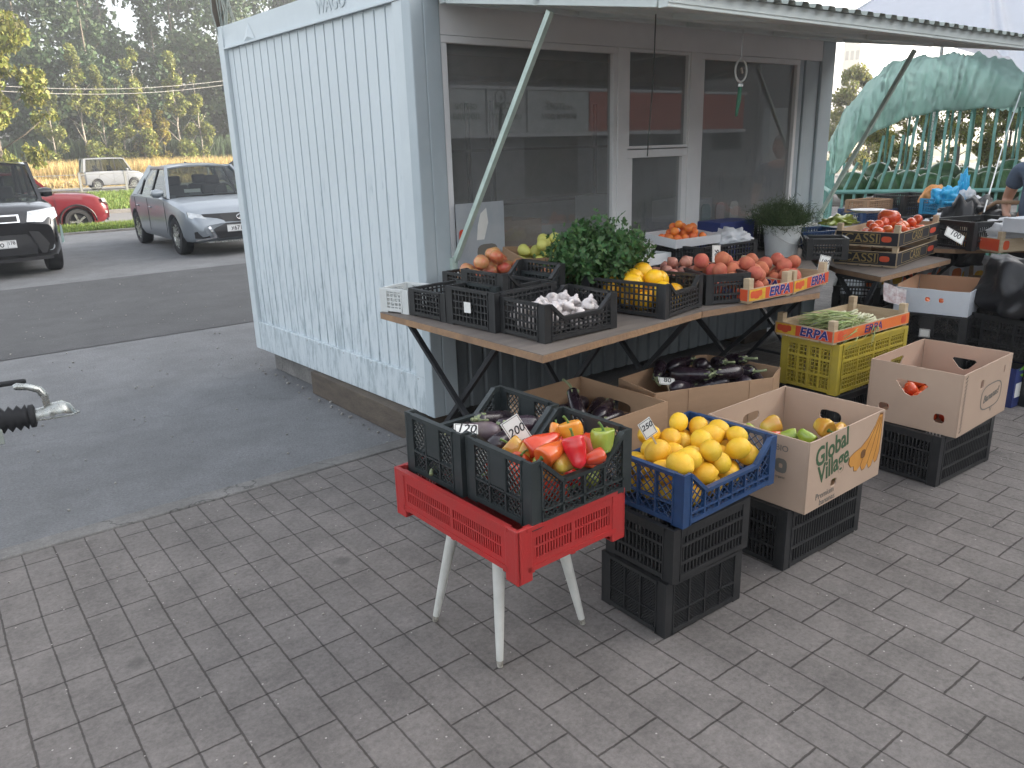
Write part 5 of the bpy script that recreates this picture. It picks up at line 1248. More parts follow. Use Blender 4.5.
# --- on table 1
g1 = 'crates on the left table'
c1 = [at(*p, TZ) for p in ((380.5, 311.5), (409.5, 315), (446.5, 323.3), (496, 334))]
def edge_crate(p, q, depth, H, m, label, style, **kw):
    """crate whose left side runs from far pixel p to near pixel q along the table's left edge"""
    d = (q - p); W = d.length; ang = math.atan2(d.y, d.x) + PI / 2; nrm = Vector((math.cos(ang), math.sin(ang), 0))
    c = (p + q) / 2 + nrm * depth / 2; c.z = TZ + .001
    return crate(c, depth, W - .006, H, m, label, style, ang, g1, **kw), c, ang
wc, _, _ = edge_crate(c1[0], c1[1], .20, .115, 'white_pl', 'small white plastic crate at the far left end of the table', 'bars', dip=False)
b1_, cb1, ab1 = edge_crate(c1[1], c1[2], .38, .13, 'black_pl', 'low black crate between the small white crate and the crate with a paper label', 'bars', dip=False)
b2_, cb2, ab2 = edge_crate(c1[2], c1[3], .38, .17, 'black_pl', 'black slatted crate with a small paper label on its side', 'bars', dip=False)
mb = MB(); mb.sheet([(-.022, 0), (.022, .002), (.021, .048), (-.022, .047)], [], .001, (0, 0, 0), (math.cos(ab2 - PI / 2), math.sin(ab2 - PI / 2), 0), (0, 0, 1))
lp = at(470, 322, TZ + .05); nrm = Vector((math.cos(ab2), math.sin(ab2), 0)); q_ = (c1[2] + c1[3]) / 2
o = mb.build('paper_label', MT['paper'], loc=(q_.x - nrm.x * .012, q_.y - nrm.y * .012, TZ + .07)); tag(o, 'small white paper label tied to the side of the black slatted crate', 'label')
cg = [at(500, 336, TZ), at(545, 344.5, TZ), at(617, 328, TZ)]
d = cg[2] - cg[1]; ag = math.atan2(d.y, d.x)
gc = corner_box(cg[1].x, cg[1].y, d.length, .30, ag) + Vector((0, 0, TZ + .001))
crate(gc, d.length, .30, .155, 'black_pl', 'black crate of garlic bulbs at the front corner of the left table', 'bars', ag, g1, hd=.62)
pile(['garlic0', 'garlic1'], 'white garlic bulb in the crate at the table corner', 'garlic bulbs in the corner crate', (gc.x, gc.y, gc.z), d.length - .02, .28, .012, 72, ag, lie=.5, seed=13, srange=(1.0, 1.25), zmax=.125, mound=-.06)
# nested empty crates behind the garlic
e1 = at(520, 300, TZ); 
crate((2.17, 2.86, TZ + .001), .40, .28, .17, 'dgreen_pl', 'empty dark crate standing behind the garlic crate', 'bars', R(4), g1, hd=.6)
crate((2.19, 2.85, TZ + .075), .40, .28, .15, 'black_pl', 'second empty crate nested on top behind the garlic crate', 'bars', R(6), g1, hd=.62)
# apples crates
ca_ = at(505, 280, TZ + .06); 
crate((2.36, 3.25, TZ + .001), .42, .30, .15, 'black_pl', 'black crate of red apples behind the empty crates', 'bars', R(3), g1, dip=False)
pile(['apple0', 'apple1'], 'red and yellow apple heaped in the crate behind the empty crates', 'apples in the middle crate', (2.36, 3.25, TZ + .05), .40, .28, .0, 24, R(3), lie=.5, seed=3, mound=.10)
crate((2.72, 3.02, TZ + .001), .38, .30, .12, 'black_pl', 'black crate of red apples beside the parsley', 'bars', R(3), g1, dip=False)
pile(['apple1', 'apple0'], 'red apple heaped in the crate beside the parsley', 'apples beside the parsley', (2.72, 3.02, TZ + .03), .36, .28, .0, 16, R(3), lie=.5, seed=6, mound=.12)
price_tag((2.58, 2.96, TZ + .14), 'tilted price tag between the two heaps of apples', '150', '', .085, .05, rz=R(20), tilt=R(30), roll=R(28), fs=.04)
# pears in a tilted brown carton
r, P = carton((2.84, 3.34, TZ + .10), .52, .24, .09, R(-9), 'shallow brown carton of pale green pears propped under the window', 'card')
r.rotation_euler = (R(10), R(3), R(-9))
crate((2.84, 3.36, TZ + .001), .48, .22, .095, 'black_pl', 'low black crate under the carton of pears', 'bars', R(-9), g1, dip=False)
pile(['pear0', 'pear1'], 'pale green pear in the shallow carton under the window', 'pears in the shallow carton', (2.84, 3.34, TZ + .115), .50, .22, .0, 20, R(-9), seed=17, mound=.1)
price_tag((2.98, 3.27, TZ + .17), 'large grey-white price tag standing among the pears', '130', 'кг', .11, .085, rz=R(10), tilt=R(20), roll=R(-14), fs=.05)
# printed cards at the left inside the window
pst = thing('picture_card', 'pale printed poster card standing in the left corner of the window', 'poster', (2.50, 3.535, .958))
mb = MB(); mb.sheet([(-.16, 0), (.16, 0), (.16, .36), (-.16, .36)], [], .002, (0, 0, 0), (1, 0, 0), (0, 0, 1)); pm = mb.build('card', mat('poster_paper', (.42, .44, .46), .6, color2=(.30, .34, .38), vscale=6), pst)
mb = MB(); mb.sheet([(-.03, .16), (.02, .16), (.05, .25), (.04, .33), (.0, .30), (-.02, .24)], [], .0006, (0, -.0016, 0), (1, 0, 0), (0, 0, 1)); mb.sheet(hole_oval(-.12, .19, .05, .07), [], .0006, (0, -.0016, 0), (1, 0, 0), (0, 0, 1), 1); mb.sheet(hole_oval(.04, .09, .14, .09), [], .0006, (0, -.0017, 0), (1, 0, 0), (0, 0, 1), 2)
mb.build('printed_picture', [MT['paper'], MT['ink_red'], MT['ink_grey']], pm)

# parsley in a black bucket
pc_ = at(606, 291, TZ + .02)
bk = thing('bucket', 'black bucket holding the big bunch of parsley', 'bucket', (2.66, 2.78, TZ + .002))
mb = MB(); mb.lathe([(.085, 0), (.10, .13), (.104, .13), (.104, .14), (.094, .14), (.08, .01)], 20); mb.build('shell', MT['black_pl'], bk, smooth=True, angle=40)
leafy('parsley_bunch', 'large bushy bunch of fresh green parsley standing in front of the window', 'parsley', (2.66, 2.78, TZ + .05), .225, .315, 6000, 'herb', .025, 'stalk', 'leaf', 5, nstem=44)
price_tag((2.62, 2.52, TZ + .04), 'small yellowed price tag below the parsley', '50', '', .065, .075, rz=R(10), tilt=R(8), roll=R(6), fs=.045, ink='rust' if False else 'ink_brown')
def simple_box_at(*a, **k): return carton(*a, **k)
# yellow fruit crate
c, L_, W_, a_ = fit((665, 320), (702, 307), (602, 303), TZ)
crate(Vector((c.x, c.y, TZ + .001)), L_, W_, .155, 'black_pl', 'black crate of round yellow fruit at the table joint', 'bars', a_, g1, hd=.72)
pile(['yfruit0', 'yfruit1'], 'round yellow fruit in the black crate at the table joint', 'yellow fruit in the black crate', (c.x, c.y, TZ + .012), L_ - .01, W_ - .01, 0, 17, a_, seed=2, margin=.008, mound=.06)
# peach crate left of the printed boxes
pA, pB = at(705, 306, TZ), at(746, 303, TZ)
d = pB - pA; a_ = math.atan2(d.y, d.x)
cn = corner_box(pA.x, pA.y, d.length + .02, .36, a_)
crate(Vector((cn.x, cn.y, TZ + .001)), d.length + .015, .36, .145, 'black_pl', 'narrow black crate of nectarines left of the printed peach boxes', 'slots', a_, g1, dip=False)
pile(['peach0', 'peach1'], 'dark red nectarine in the narrow black crate', 'nectarines in the narrow crate', (cn.x, cn.y, TZ + .03), d.length, .34, 0, 12, a_, seed=12, mound=.06)
# crate of pink onions behind the yellow fruit
cn2 = Vector((3.10, 2.66, TZ + .001))
crate(cn2, .42, .30, .13, 'black_pl', 'black crate of pink onions behind the yellow fruit', 'bars', R(4), g1, dip=False)
pile(['onion0', 'onion1'], 'pink-skinned onion heaped behind the yellow fruit', 'onions behind the yellow fruit', (cn2.x, cn2.y, TZ + .05), .40, .28, 0, 30, R(4), lie=.5, seed=15, mound=.10)
# two ERPA boxes with peaches
g2 = 'printed peach boxes on the long table'
p1, p2, p3 = at(748, 305, TZ), at(793, 295.5, TZ), at(828, 284.5, TZ)
lbs = ['left wooden peach box with yellow, red and blue printed end', 'right wooden peach box with yellow, red and blue printed end and a price tag']
for i, (a, b) in enumerate(((p1, p2), (p2, p3))):
    d = b - a; an = math.atan2(d.y, d.x); ln = d.length - .008; cc = corner_box(a.x + .002, a.y, ln, .50, an) + Vector((0, 0, TZ + .001))
    erpa_box(cc, ln, .50, an, lbs[i], side_word=False, group=g2)
    pile(['peach0', 'peach1'], ('peach heaped in the left printed box', 'peach heaped in the right printed box')[i], ('peaches in the left printed box', 'peaches in the right printed box')[i], (cc.x, cc.y, cc.z), ln - .08, .44, .012, (24, 19)[i], an, lie=.5, seed=40 + i, margin=.0, mound=.10)
price_tag(at(822, 272, TZ + .06), 'white price tag leaning on the corner post of the right peach box', '180', '', .06, .09, rz=R(-35), tilt=R(14), roll=R(16), fs=.034)
# small tags / wood block
price_tag((3.47, 2.70, TZ + .10), 'narrow white price tag behind the pink onions', '90', '', .06, .11, rz=R(-10), tilt=R(8), roll=R(5), fs=.045, rot90=True)
# black crate with torn plastic, apricot tray on it, foam box
crate((3.72, 2.97, TZ + .001), .50, .34, .185, 'black_pl', 'tall black crate with white bag edges behind the onions', 'bars', R(-2), g1, dip=False)
fbx = thing('foam_box', 'white foam box with dried herbs right of the parsley', 'foam box', (3.26, 3.10, TZ + .001), R(3))
mb = MB()
for (x0, x1, y0, y1) in ((-.17, .17, -.12, -.10), (-.17, .17, .10, .12), (-.17, -.15, -.099, .099), (.15, .17, -.099, .099)): mb.bb(x0, x1, y0, y1, 0, .15)
mb.build('side_wall', MT['foam'], fbx, bevel=.004)
mb = MB(); mb.bb(-.149, .149, -.099, .099, .0, .02); mb.build('base', MT['foam'], fbx)
leafy('dried_herbs', 'loose yellowish dried herbs on top of the white foam box', 'herbs', (3.22, 3.12, TZ + .12), .15, .13, 700, 'dry_herb', .03, 'dry_herb', 'needle', 9, nstem=30)
tr = thing('fruit_tray', 'clear plastic tray of apricots resting on the tall black crate', 'tray', (3.60, 3.06, TZ + .188), R(-2)); tr.rotation_euler = (R(5), R(0), R(-2))
mb = MB(); 
for (x0, x1, y0, y1) in ((-.19, .19, -.13, -.127), (-.19, .19, .127, .13), (-.19, -.187, -.126, .126), (.187, .19, -.126, .126)): mb.bb(x0, x1, y0, y1, 0, .05)
mb.bb(-.186, .186, -.126, .126, 0, .003); mb.build('shell', MT['white_bag'], tr)
pile(['apricot0', 'apricot1'], 'orange apricot in the tray on the tall black crate', 'apricots in the tray', (3.60, 3.06, TZ + .195), .34, .23, 0, 22, 0, lie=.5, seed=3, mound=.15)
def crumple(name, label, cat, loc, size, m, seed=1, amp=.25, freq=3.0, lvl=4, group=None, flat=0.15, rz=0):
    bm = bmesh.new(); bmesh.ops.create_icosphere(bm, subdivisions=lvl, radius=1.0)
    for v in bm.verts:
        p = v.co.copy(); n_ = noisev(p.x * freq + seed * 7, p.y * freq, p.z * freq); n2 = abs(noisev(p.x * freq * 2.3, p.y * freq * 2.3 + seed, p.z * freq * 2.3))
        k = 1 + amp * n_ - amp * .6 * n2
        v.co = p * k
        if v.co.z < -flat: v.co.z = -flat + (v.co.z + flat) * .08
        v.co = Vector((v.co.x * size[0], v.co.y * size[1], (v.co.z + flat) * size[2]))
    me = bpy.data.meshes.new(name); bm.to_mesh(me); bm.free(); me.materials.append(MT[m] if isinstance(m, str) else m)
    me.polygons.foreach_set('use_smooth', [True] * len(me.polygons))
    o = link_mesh(name, me, None, loc, (0, 0, rz)); return tag(o, label, cat, group)
crumple('plastic_bag', 'crumpled white bag edge draped over the tall black crate', 'bag', (3.90, 2.95, TZ + .17), (.11, .13, .07), 'white_bag', 3, .5, 3.5)
# blue box with white print leaning against the window
bx = thing('blue_box', 'dark blue box with white lettering propped against the window post', 'box', (4.40, 3.36, TZ + .001), R(-3))
mb = MB(); mb.bb(-.17, .17, -.10, .10, 0, .235); b_ = mb.build('carton', MT['card_blue'], bx, bevel=.004)
text('всегда', .055, 'lettering', MT['ink_white'], b_, (-.01, -.1012, .155), (1, 0, 0), (0, 0, 1), sx=1.0)
text('свежие', .055, 'lettering', MT['ink_white'], b_, (-.06, -.1012, .085), (1, 0, 0), (0, 0, 1), sx=.8)
crate((4.90, 3.33, TZ + .001), .30, .26, .20, 'black_pl', 'dark crate with newspaper between the blue box and the bucket', 'bars', 0, g1, dip=False)
crumple('newspaper', 'crumpled printed newspaper lying on the dark crate by the bucket', 'newspaper', (4.88, 3.30, TZ + .19), (.16, .13, .10), mat('newsprint', (.5, .5, .48), .85, color2=(.2, .2, .2), vscale=30), 5, .45, 2.5)
# bucket with dill
bd = thing('bucket', 'white bucket full of dill on the long table', 'bucket', (4.62, 3.07, TZ + .002))
mb = MB(); mb.lathe([(.100, 0), (.122, .185), (.128, .185), (.130, .205), (.116, .205), (.095, .012)], 28); mb.build('shell', MT['white_pl'], bd, smooth=True, angle=40)
mb = MB(); mb.tube([(.134 * math.cos(t * PI / 12), -.134 * math.sin(t * PI / 12), .17 - .09 * math.sin(t * PI / 12)) for t in range(13)], .003, 6); mb.build('handle', MT['steel'], bd, smooth=True)
leafy('dill_bunch', 'bushy dark green dill filling the white bucket', 'dill', (4.62, 3.07, TZ + .13), .215, .20, 11000, 'dill', .045, 'stalk', 'needle', 4, nstem=90)
# masks and packets seen in the window behind the blue box
for i, (x, m_) in enumerate(((4.58, 'lblue_pl'), (4.74, 'onion'), (4.90, 'white_pl'))):
    mb = MB(); mb.sheet(hole_oval(0, 0, .10, .14), [], .012, (0, 0, 0), (1, 0, 0), (0, 0, 1))
    o = mb.build('paper_cup', mat('faded_' + str(i), ((.18, .33, .38), (.42, .3, .32), (.5, .5, .48))[i], .7), loc=(x, 3.68, 1.10)); o.name = 'hanging_packet'; tag(o, ('pale blue', 'pale pink', 'white')[i] + ' rounded packet hanging inside the right kiosk window', 'packet')
for i, (x, z, w_, h_, m_) in enumerate(((2.9, 1.05, .5, .22, 'card'), (3.25, 1.02, .4, .2, 'inner_wall'), (4.0, 1.05, .22, .3, 'white_pl'), (5.0, 1.1, .5, .16, 'foam'))):
    r, P = carton((x, 3.95 + .1 * i, z - .1), w_, .3, h_, .1 * i, ('brown carton inside the kiosk behind the left window', 'grey carton inside the kiosk near the mullion', 'white carton inside the kiosk behind the serving window', 'white packet stack inside the kiosk behind the dill')[i], m_)
mb = MB(); mb.bb(2.4, 5.6, 3.75, 4.6, .86, .90)
o = mb.build('counter', MT['wood_board']); tag(o, 'dark counter inside the kiosk below the windows', 'counter')

# ================================================================== tagged crate and greens at the right end of table 2
crate((4.70, 2.80, TZ + .001), .25, .22, .135, 'black_pl', 'small black crate with a white label right of the white bucket', 'slots', R(-50), g1, dip=False)
T3 = .75
q1, q2, q3 = at(836, 268, T3), at(881, 277, T3), at(951, 259, T3)
o3 = q1 + (q3 - q2)
poly3 = [(q1.x, q1.y), (q2.x, q2.y), (q3.x, q3.y), (q3.x + .35, q3.y + .95), (q1.x + .75, q1.y + .85)]
board_table('folding_table', 'table with a weathered plank top carrying the two dark printed fruit boxes', poly3, T3,
            [((q2.x + .05, q2.y + .05), (q1.x - .25, q1.y - .15)), ((q1.x + .02, q1.y), (q2.x + .35, q2.y - .02)), ((q3.x - .15, q3.y + .02), (q3.x - .5, q3.y + .1)), ((q3.x - .3, q3.y + .1), (q3.x + .05, q3.y + .2))])
cc, Lc, Wc, ac = fit((896, 268.5), (936, 253.5), (841, 261), T3 + .002)
for i in range(2):
    erpa_box(cc + Vector((0, 0, i * .13)), Lc, Wc, ac, ('lower dark printed fruit box of the stacked pair on the plank table', 'upper dark printed fruit box of the stacked pair, heaped with tomatoes')[i], H=.105, word='CASSI', body='ink_black', group='dark printed fruit boxes')
pile(['tomato0', 'tomato1'], 'red tomato in the upper dark printed box', 'tomatoes in the upper dark box', (cc.x, cc.y, cc.z + .155), Lc - .1, Wc - .08, 0, 40, ac, lie=.5, seed=5, mound=.05)
produce('bigtomato', (cc.x + .02, cc.y + .02, cc.z + .29), (0.1, .1, 0), 'very large ribbed red tomato on top of the upper dark box', None, 1.25)
price_tag(at(897, 243, T3 + .14), 'blank white card hanging on the corner post of the dark printed boxes', '', '', .12, .10, rz=ac - R(10), tilt=0, stick=False)
# things standing behind, on a second row of tables
T4 = .80
poly4 = [(6.0, 2.55), (6.9, 1.7), (9.4, 1.5), (9.4, 3.0), (7.2, 4.1), (5.6, 3.75)]
board_table('folding_table', 'rear row table crowded with crates below the green cage', poly4, T4, [((6.4, 2.6), (6.6, 3.4)), ((6.4, 3.4), (6.6, 2.6)), ((8.2, 2.0), (8.4, 2.8)), ((8.2, 2.8), (8.4, 2.0))])
g4 = 'crates on the rear table'
def rc(px, py, z, L, W, H, m, label, style='bars', rz=-20, **kw):
    p = at(px, py, z); return crate((p.x, p.y, z + .001), L, W, H, m, label, style, R(rz), g4, dip=False, **kw), p
rc(812, 243, TZ, .40, .30, .10, 'blue_pl', 'low dark blue crate of greens behind the small labelled crate')
rc(885, 221, T4, .85, .35, .13, 'blue_pl', 'long blue crate on the rear table behind the printed boxes')
rc(868, 212, T4 + .10, .36, .25, .12, 'card', 'brown crate at the back left of the rear table', rz=-10)
rc(905, 214, T4 + .06, .45, .4, .19, 'black_pl', 'tall black crate with a paper label at the back of the rear table')
rc(942, 214, T4 + .10, .30, .25, .14, 'lblue_pl', 'light blue basket under the blue plastic bag')
rc(976, 246, T4, .52, .40, .20, 'black_pl', 'black crate with punched slots at the right of the rear table', 'slots')
rc(938, 228, T4, .60, .35, .10, 'black_pl', 'shallow black crate of pink vegetables on the rear table')
crumple('plastic_bag', 'bright blue plastic bag bunched up in the light blue basket', 'bag', at(945, 203, T4 + .20), (.17, .11, .13), 'blue_bag', 2, .55, 2.2)
crumple('plastic_bag', 'tip of blue plastic bag sticking up at the back right of the rear table', 'bag', at(962, 195, T4 + .25), (.06, .05, .17), 'blue_bag', 7, .5, 3)
crumple('packaging', 'orange-brown packaging beside the blue plastic bag', 'packaging', at(932, 202, T4 + .2), (.12, .1, .13), 'orange_cloth', 4, .4, 2)
crumple('plastic_bag', 'white crumpled bag right of the blue plastic bag', 'bag', at(966, 208, T4 + .15), (.12, .1, .14), 'white_bag', 9, .5, 3)
crumple('black_bag', 'loose heap of black polythene on the rear table before the cage', 'bag', at(975, 222, T4 + .08), (.42, .25, .16), 'bin_bag', 11, .6, 3)
crumple('black_bag', 'black polythene bag hanging over the table edge beside the dark boxes', 'bag', at(953, 262, T4 - .18), (.18, .18, .36), 'bin_bag', 12, .5, 2.5)
price_tag(at(953, 240, T4 + .13), 'slanted white price tag on the black bag beside the dark boxes', '100', '', .14, .07, rz=R(-40), tilt=R(30), roll=R(30), fs=.055, stick=False)
crumple('plastic_bag', 'white plastic bag in the wooden crate at the right edge of the rear table', 'bag', at(1004, 240, T4 + .06), (.22, .2, .12), 'white_bag', 15, .5, 2.5)
crumple('plastic_bag', 'torn white bag over the pink vegetables on the rear table', 'bag', at(947, 226, T4 + .09), (.26, .14, .09), 'white_bag', 16, .7, 3)
pw = at(1012, 248, T4)
erpa_box(Vector((pw.x, pw.y, T4 + .001)), .6, .4, R(-25), 'pale unprinted wooden crate holding a white bag at the right edge', H=.10, body='wood_pale', word=' ')
pw = at(1022, 224, T4 + .2)
carton((pw.x + .1, pw.y - .1, T4 + .15), .40, .3, .09, R(-15), 'grey-white carton at the right edge before the vendor', 'card_white')
pile(['onion0', 'tomato0'], 'pinkish vegetable in the shallow black crate on the rear table', 'vegetables in the shallow rear crate', at(938, 226, T4 + .06), .5, .3, 0, 22, R(-20), lie=.5, seed=8)
crumple('greens', 'bunch of yellow-green leaves in the low blue crate', 'greens', at(840, 224, TZ + .10), (.18, .1, .06), 'pep_green', 5, .6, 3)
mb = MB(); mb.lathe([(.10, 0), (.13, .02), (.001, .02)], 20); pl = mb.build('paper_plate', MT['foam'], loc=at(868, 212, T4 + .235)); tag(pl, 'white paper on top of the brown crate on the rear table', 'paper')

# under the plank table: picture-printed fruit cartons and black crates
for i, (px, py, w_) in enumerate(((868, 292, .40), (893, 290, .42), (925, 288, .40), (950, 287, .40), (972, 286, .42))):
    p = at(px, py, .22)
    r, P = carton((p.x, p.y, .22), .50, .3, .26, R(-12), ('first', 'second', 'third', 'fourth', 'fifth')[i] + ' from the left of the fruit-picture cartons under the plank table', 'card_white', group='fruit-picture cartons', cat='carton')
    for q in range(3): print_poly(P, 'front', hole_oval(-.15 + .14 * q, .12 + .03 * ((q + i) % 2), .13, .12), ('ink_orange', 'ink_lemon', 'ink_red')[(q + i) % 3], .0008 + .0006 * q, .0004, 'fruit_picture')
    crate((p.x, p.y, 0), .54, .34, .218, 'black_pl', ('first', 'second', 'third', 'fourth', 'fifth')[i] + ' from the left of the black crates under the fruit-picture cartons', 'slots', R(-12), 'crates under the fruit-picture cartons', dip=False)
pb2 = at(858, 300, .30)
crate((pb2.x, pb2.y, .0), .45, .35, .24, 'black_pl', 'black crate on the pavers under the corner of the plank table', 'bars', R(10), dip=False)
crate((pb2.x + .02, pb2.y + .03, .242), .45, .35, .20, 'black_pl', 'tilted-looking black crate stacked under the corner of the plank table', 'bars', R(28), dip=False)
# newspaper sheet leaning behind the onions
ns = at(894, 312, .55)
mb = MB(); mb.grid(lambda i, j: ((i - 3) * .055, .01 * math.sin(i * 1.3 + j), j * .07), 7, 4)
o = mb.build('printed_leaflet', mat('leaflet', (.5, .5, .5), .8, color2=(.22, .12, .12), vscale=14), loc=(ns.x, ns.y, ns.z + .05), rot=(R(-35), R(20), R(-30))); o.scale = (.5, .5, .6); tag(o, 'crumpled grey printed leaflet stuck up behind the spring onions', 'leaflet')

# ================================================================== white box stack and the right edge
cw, Lw, Ww, aw = fit((967, 318), (986, 305), (897, 308), .50)
cw0 = Vector((cw.x, cw.y, 0))
for i in range(2):
    crate(cw0 + Vector((0, 0, i * .25)), max(Lw, .42) + .02, Ww + .02, .248, 'black_pl', ('lower', 'upper')[i] + ' black crate of the stack under the white carton', 'lattice', aw, 'crates under the white carton', dip=False)
r, P = carton(cw0 + Vector((0, 0, .502)), max(Lw, .42), Ww, .155, aw, 'low white carton with round holes on two black crates', 'card_white',
      {'left': [hole_oval(-.02, .09, .03, .03), hole_oval(.06, .09, .03, .03)]})
for key_, wd_ in (('back', max(Lw, .42) - .02), ('right', Ww - .03)):
    o_, ux_ = face_o(P, key_, 0, 0, -.010); mb = MB(); mb.sheet([(-wd_ / 2, .01), (wd_ / 2, .01), (wd_ / 2, .172), (-wd_ / 2, .178)], [], .004, o_, ux_, (0, 0, 1)); mb.build('inner_flap', MT['card_in'], P[key_])
pile(['tomato0', 'tomato1'], 'red tomato inside the low white carton', 'tomatoes in the low white carton', (cw.x, cw.y, .512), .36, .36, 0, 14, aw, lie=.5, seed=3)
price_tag(at(924, 337, .42), 'small grey paper tag on the crate under the white carton', '', '', .06, .05, rz=aw - PI / 2, tilt=0, stick=False)
rbp = at(1012, 318, .52) + Vector((.30, .0, 0))
for i in range(2):
    crate(Vector((rbp.x, rbp.y, i * .26)), .62, .48, .255, 'black_pl', ('lower', 'upper')[i] + ' black crate of the stack under the black rubbish bag', 'grid', R(-12), 'crates under the rubbish bag', dip=False)
crumple('rubbish_bag', 'big shiny black rubbish bag on the crates at the right edge', 'bag', (rbp.x - .05, rbp.y, .535), (.30, .30, .33), 'bin_bag', 21, .45, 1.7, rz=.5)
pbl = at(1008, 408, 0)
r, P = carton((pbl.x + .26, pbl.y + .08, 0.001), .50, .22, .24, R(-4), 'dark blue carton with lime leaves printed on it standing behind the speech-bubble box', 'card_blue')
print_poly(P, 'front', [(-.22, .23), (-.15, .26), (-.10, .24), (-.15, .225)], 'ink_lime'); print_poly(P, 'front', [(-.20, .20), (-.12, .21), (-.09, .18), (-.15, .175)], 'ink_lime')
print_poly(P, 'front', [(-.23, .06), (-.08, .06), (-.08, .15), (-.23, .15)], 'ink_white')
# ================================================================== watermelon cage with tarpaulin
P0 = at(832, 192, .95); P1 = at(1000, 190, .95)
dirc = (P1 - P0); dirc.z = 0; Lg = dirc.length; dirc.normalize(); nb = Vector((-dirc.y, dirc.x, 0))
if nb.x < 0: nb = -nb      # pointing away from the camera
P0.z = 0
def cg(s, off, z): return P0 + dirc * s + nb * off + Vector((0, 0, z))
def on_cage(px, py, off=0.0):
    # intersection of the pixel ray with the vertical plane of the cage front (offset off)
    r_ = ray(px, py); o = Vector((0, 0, CAMH)); q = P0 + nb * off
    t = (q - o).dot(nb) / r_.dot(nb); return o + r_ * t
LEN = Lg * 1.75; DEP = 1.5
cage = thing('watermelon_cage', 'green barred cage holding watermelons at the back right', 'cage', (0, 0, 0))
mb = MB()
nbar = int(LEN / .125)
for i in range(nbar + 1):
    s = LEN * i / nbar; lean = .20 * (1 - min(1, s / (Lg * .6)))
    mb.tube([cg(s - .12 * lean, -0.0, .02), cg(s, 0, .95), cg(s + lean * .6 + .03, .0, 1.3)] + ([cg(s + lean * .9 + .02, .0, 1.6)] if s > .35 else []) + ([cg(s + lean * 1.5 + .04, .04, 2.02)] if s > .75 else []), .017, 6)
mb.build('front_bars', MT['cage_green'], cage)
mb = MB()
for i in range(0, 8): mb.tube([cg(0, DEP * i / 7, .02), cg(0, DEP * i / 7, 1.3)], .015, 6)
mb.build('side_bars', MT['cage_green'], cage); mb = MB()
for i in range(0, 8): mb.tube([cg(LEN, DEP * i / 7, .02), cg(LEN, DEP * i / 7, 2.0)], .015, 6)
mb.build('side_bars', MT['cage_green'], cage)
mb = MB()
for i in range(0, nbar + 1, 2): mb.tube([cg(LEN * i / nbar, DEP, .02), cg(LEN * i / nbar, DEP, 1.3 if i < 6 else 2.0)], .015, 6)
mb.build('rear_bars', MT['cage_green'], cage)
mb = MB()
for z, rr in ((.06, .02), (.95, .026), (2.0, .022)):
    for o_ in (-.02, DEP + .02): mb.tube([cg(-.04 if z < 1.9 else .9, o_, z), cg(LEN + .04, o_, z)], rr, 8)
    for s in ((-.02, LEN + .02) if z < 1.9 else (.9, LEN + .02)): mb.tube([cg(s, 0, z), cg(s, DEP, z)], rr, 8)
mb.build('rails', MT['cage_green'], cage)
mb = MB()
for i in range(24): mb.bar(cg(0, DEP * (i + .5) / 24, .78), cg(LEN, DEP * (i + .5) / 24, .78), .05, .018)
mb.build('inner_shelf', MT['wood_board'], cage)
rg = random.Random(5)
for i in range(15):
    s = .25 + (i % 15) * .215; produce('melon', cg(s, .28 + .06 * (i % 2), .79 + .20), (rg.uniform(0, 3), rg.uniform(0, 3), 0), 'dark striped watermelon on the shelf inside the green cage', 'watermelons in the cage', rg.uniform(1.0, 1.3) if i % 4 != 1 else .8)
for i in range(13):
    produce('melon', cg(.35 + i * .26, .85 + .08 * (i % 2), .79 + .19 + .10 * (i % 3 == 1)), (rg.uniform(0, 3), rg.uniform(0, 3), 0), 'dark watermelon in the rear row on the shelf of the green cage', 'watermelons in the rear row of the cage', rg.uniform(1.1, 1.4))
for i in range(12):
    s = .25 + i * .29; produce('melon', cg(s, .2 + .08 * (i % 2), .17), (rg.uniform(0, 3), rg.uniform(0, 3), 0), 'dark watermelon on the floor of the green cage', 'watermelons at the bottom of the cage', rg.uniform(.9, 1.1))
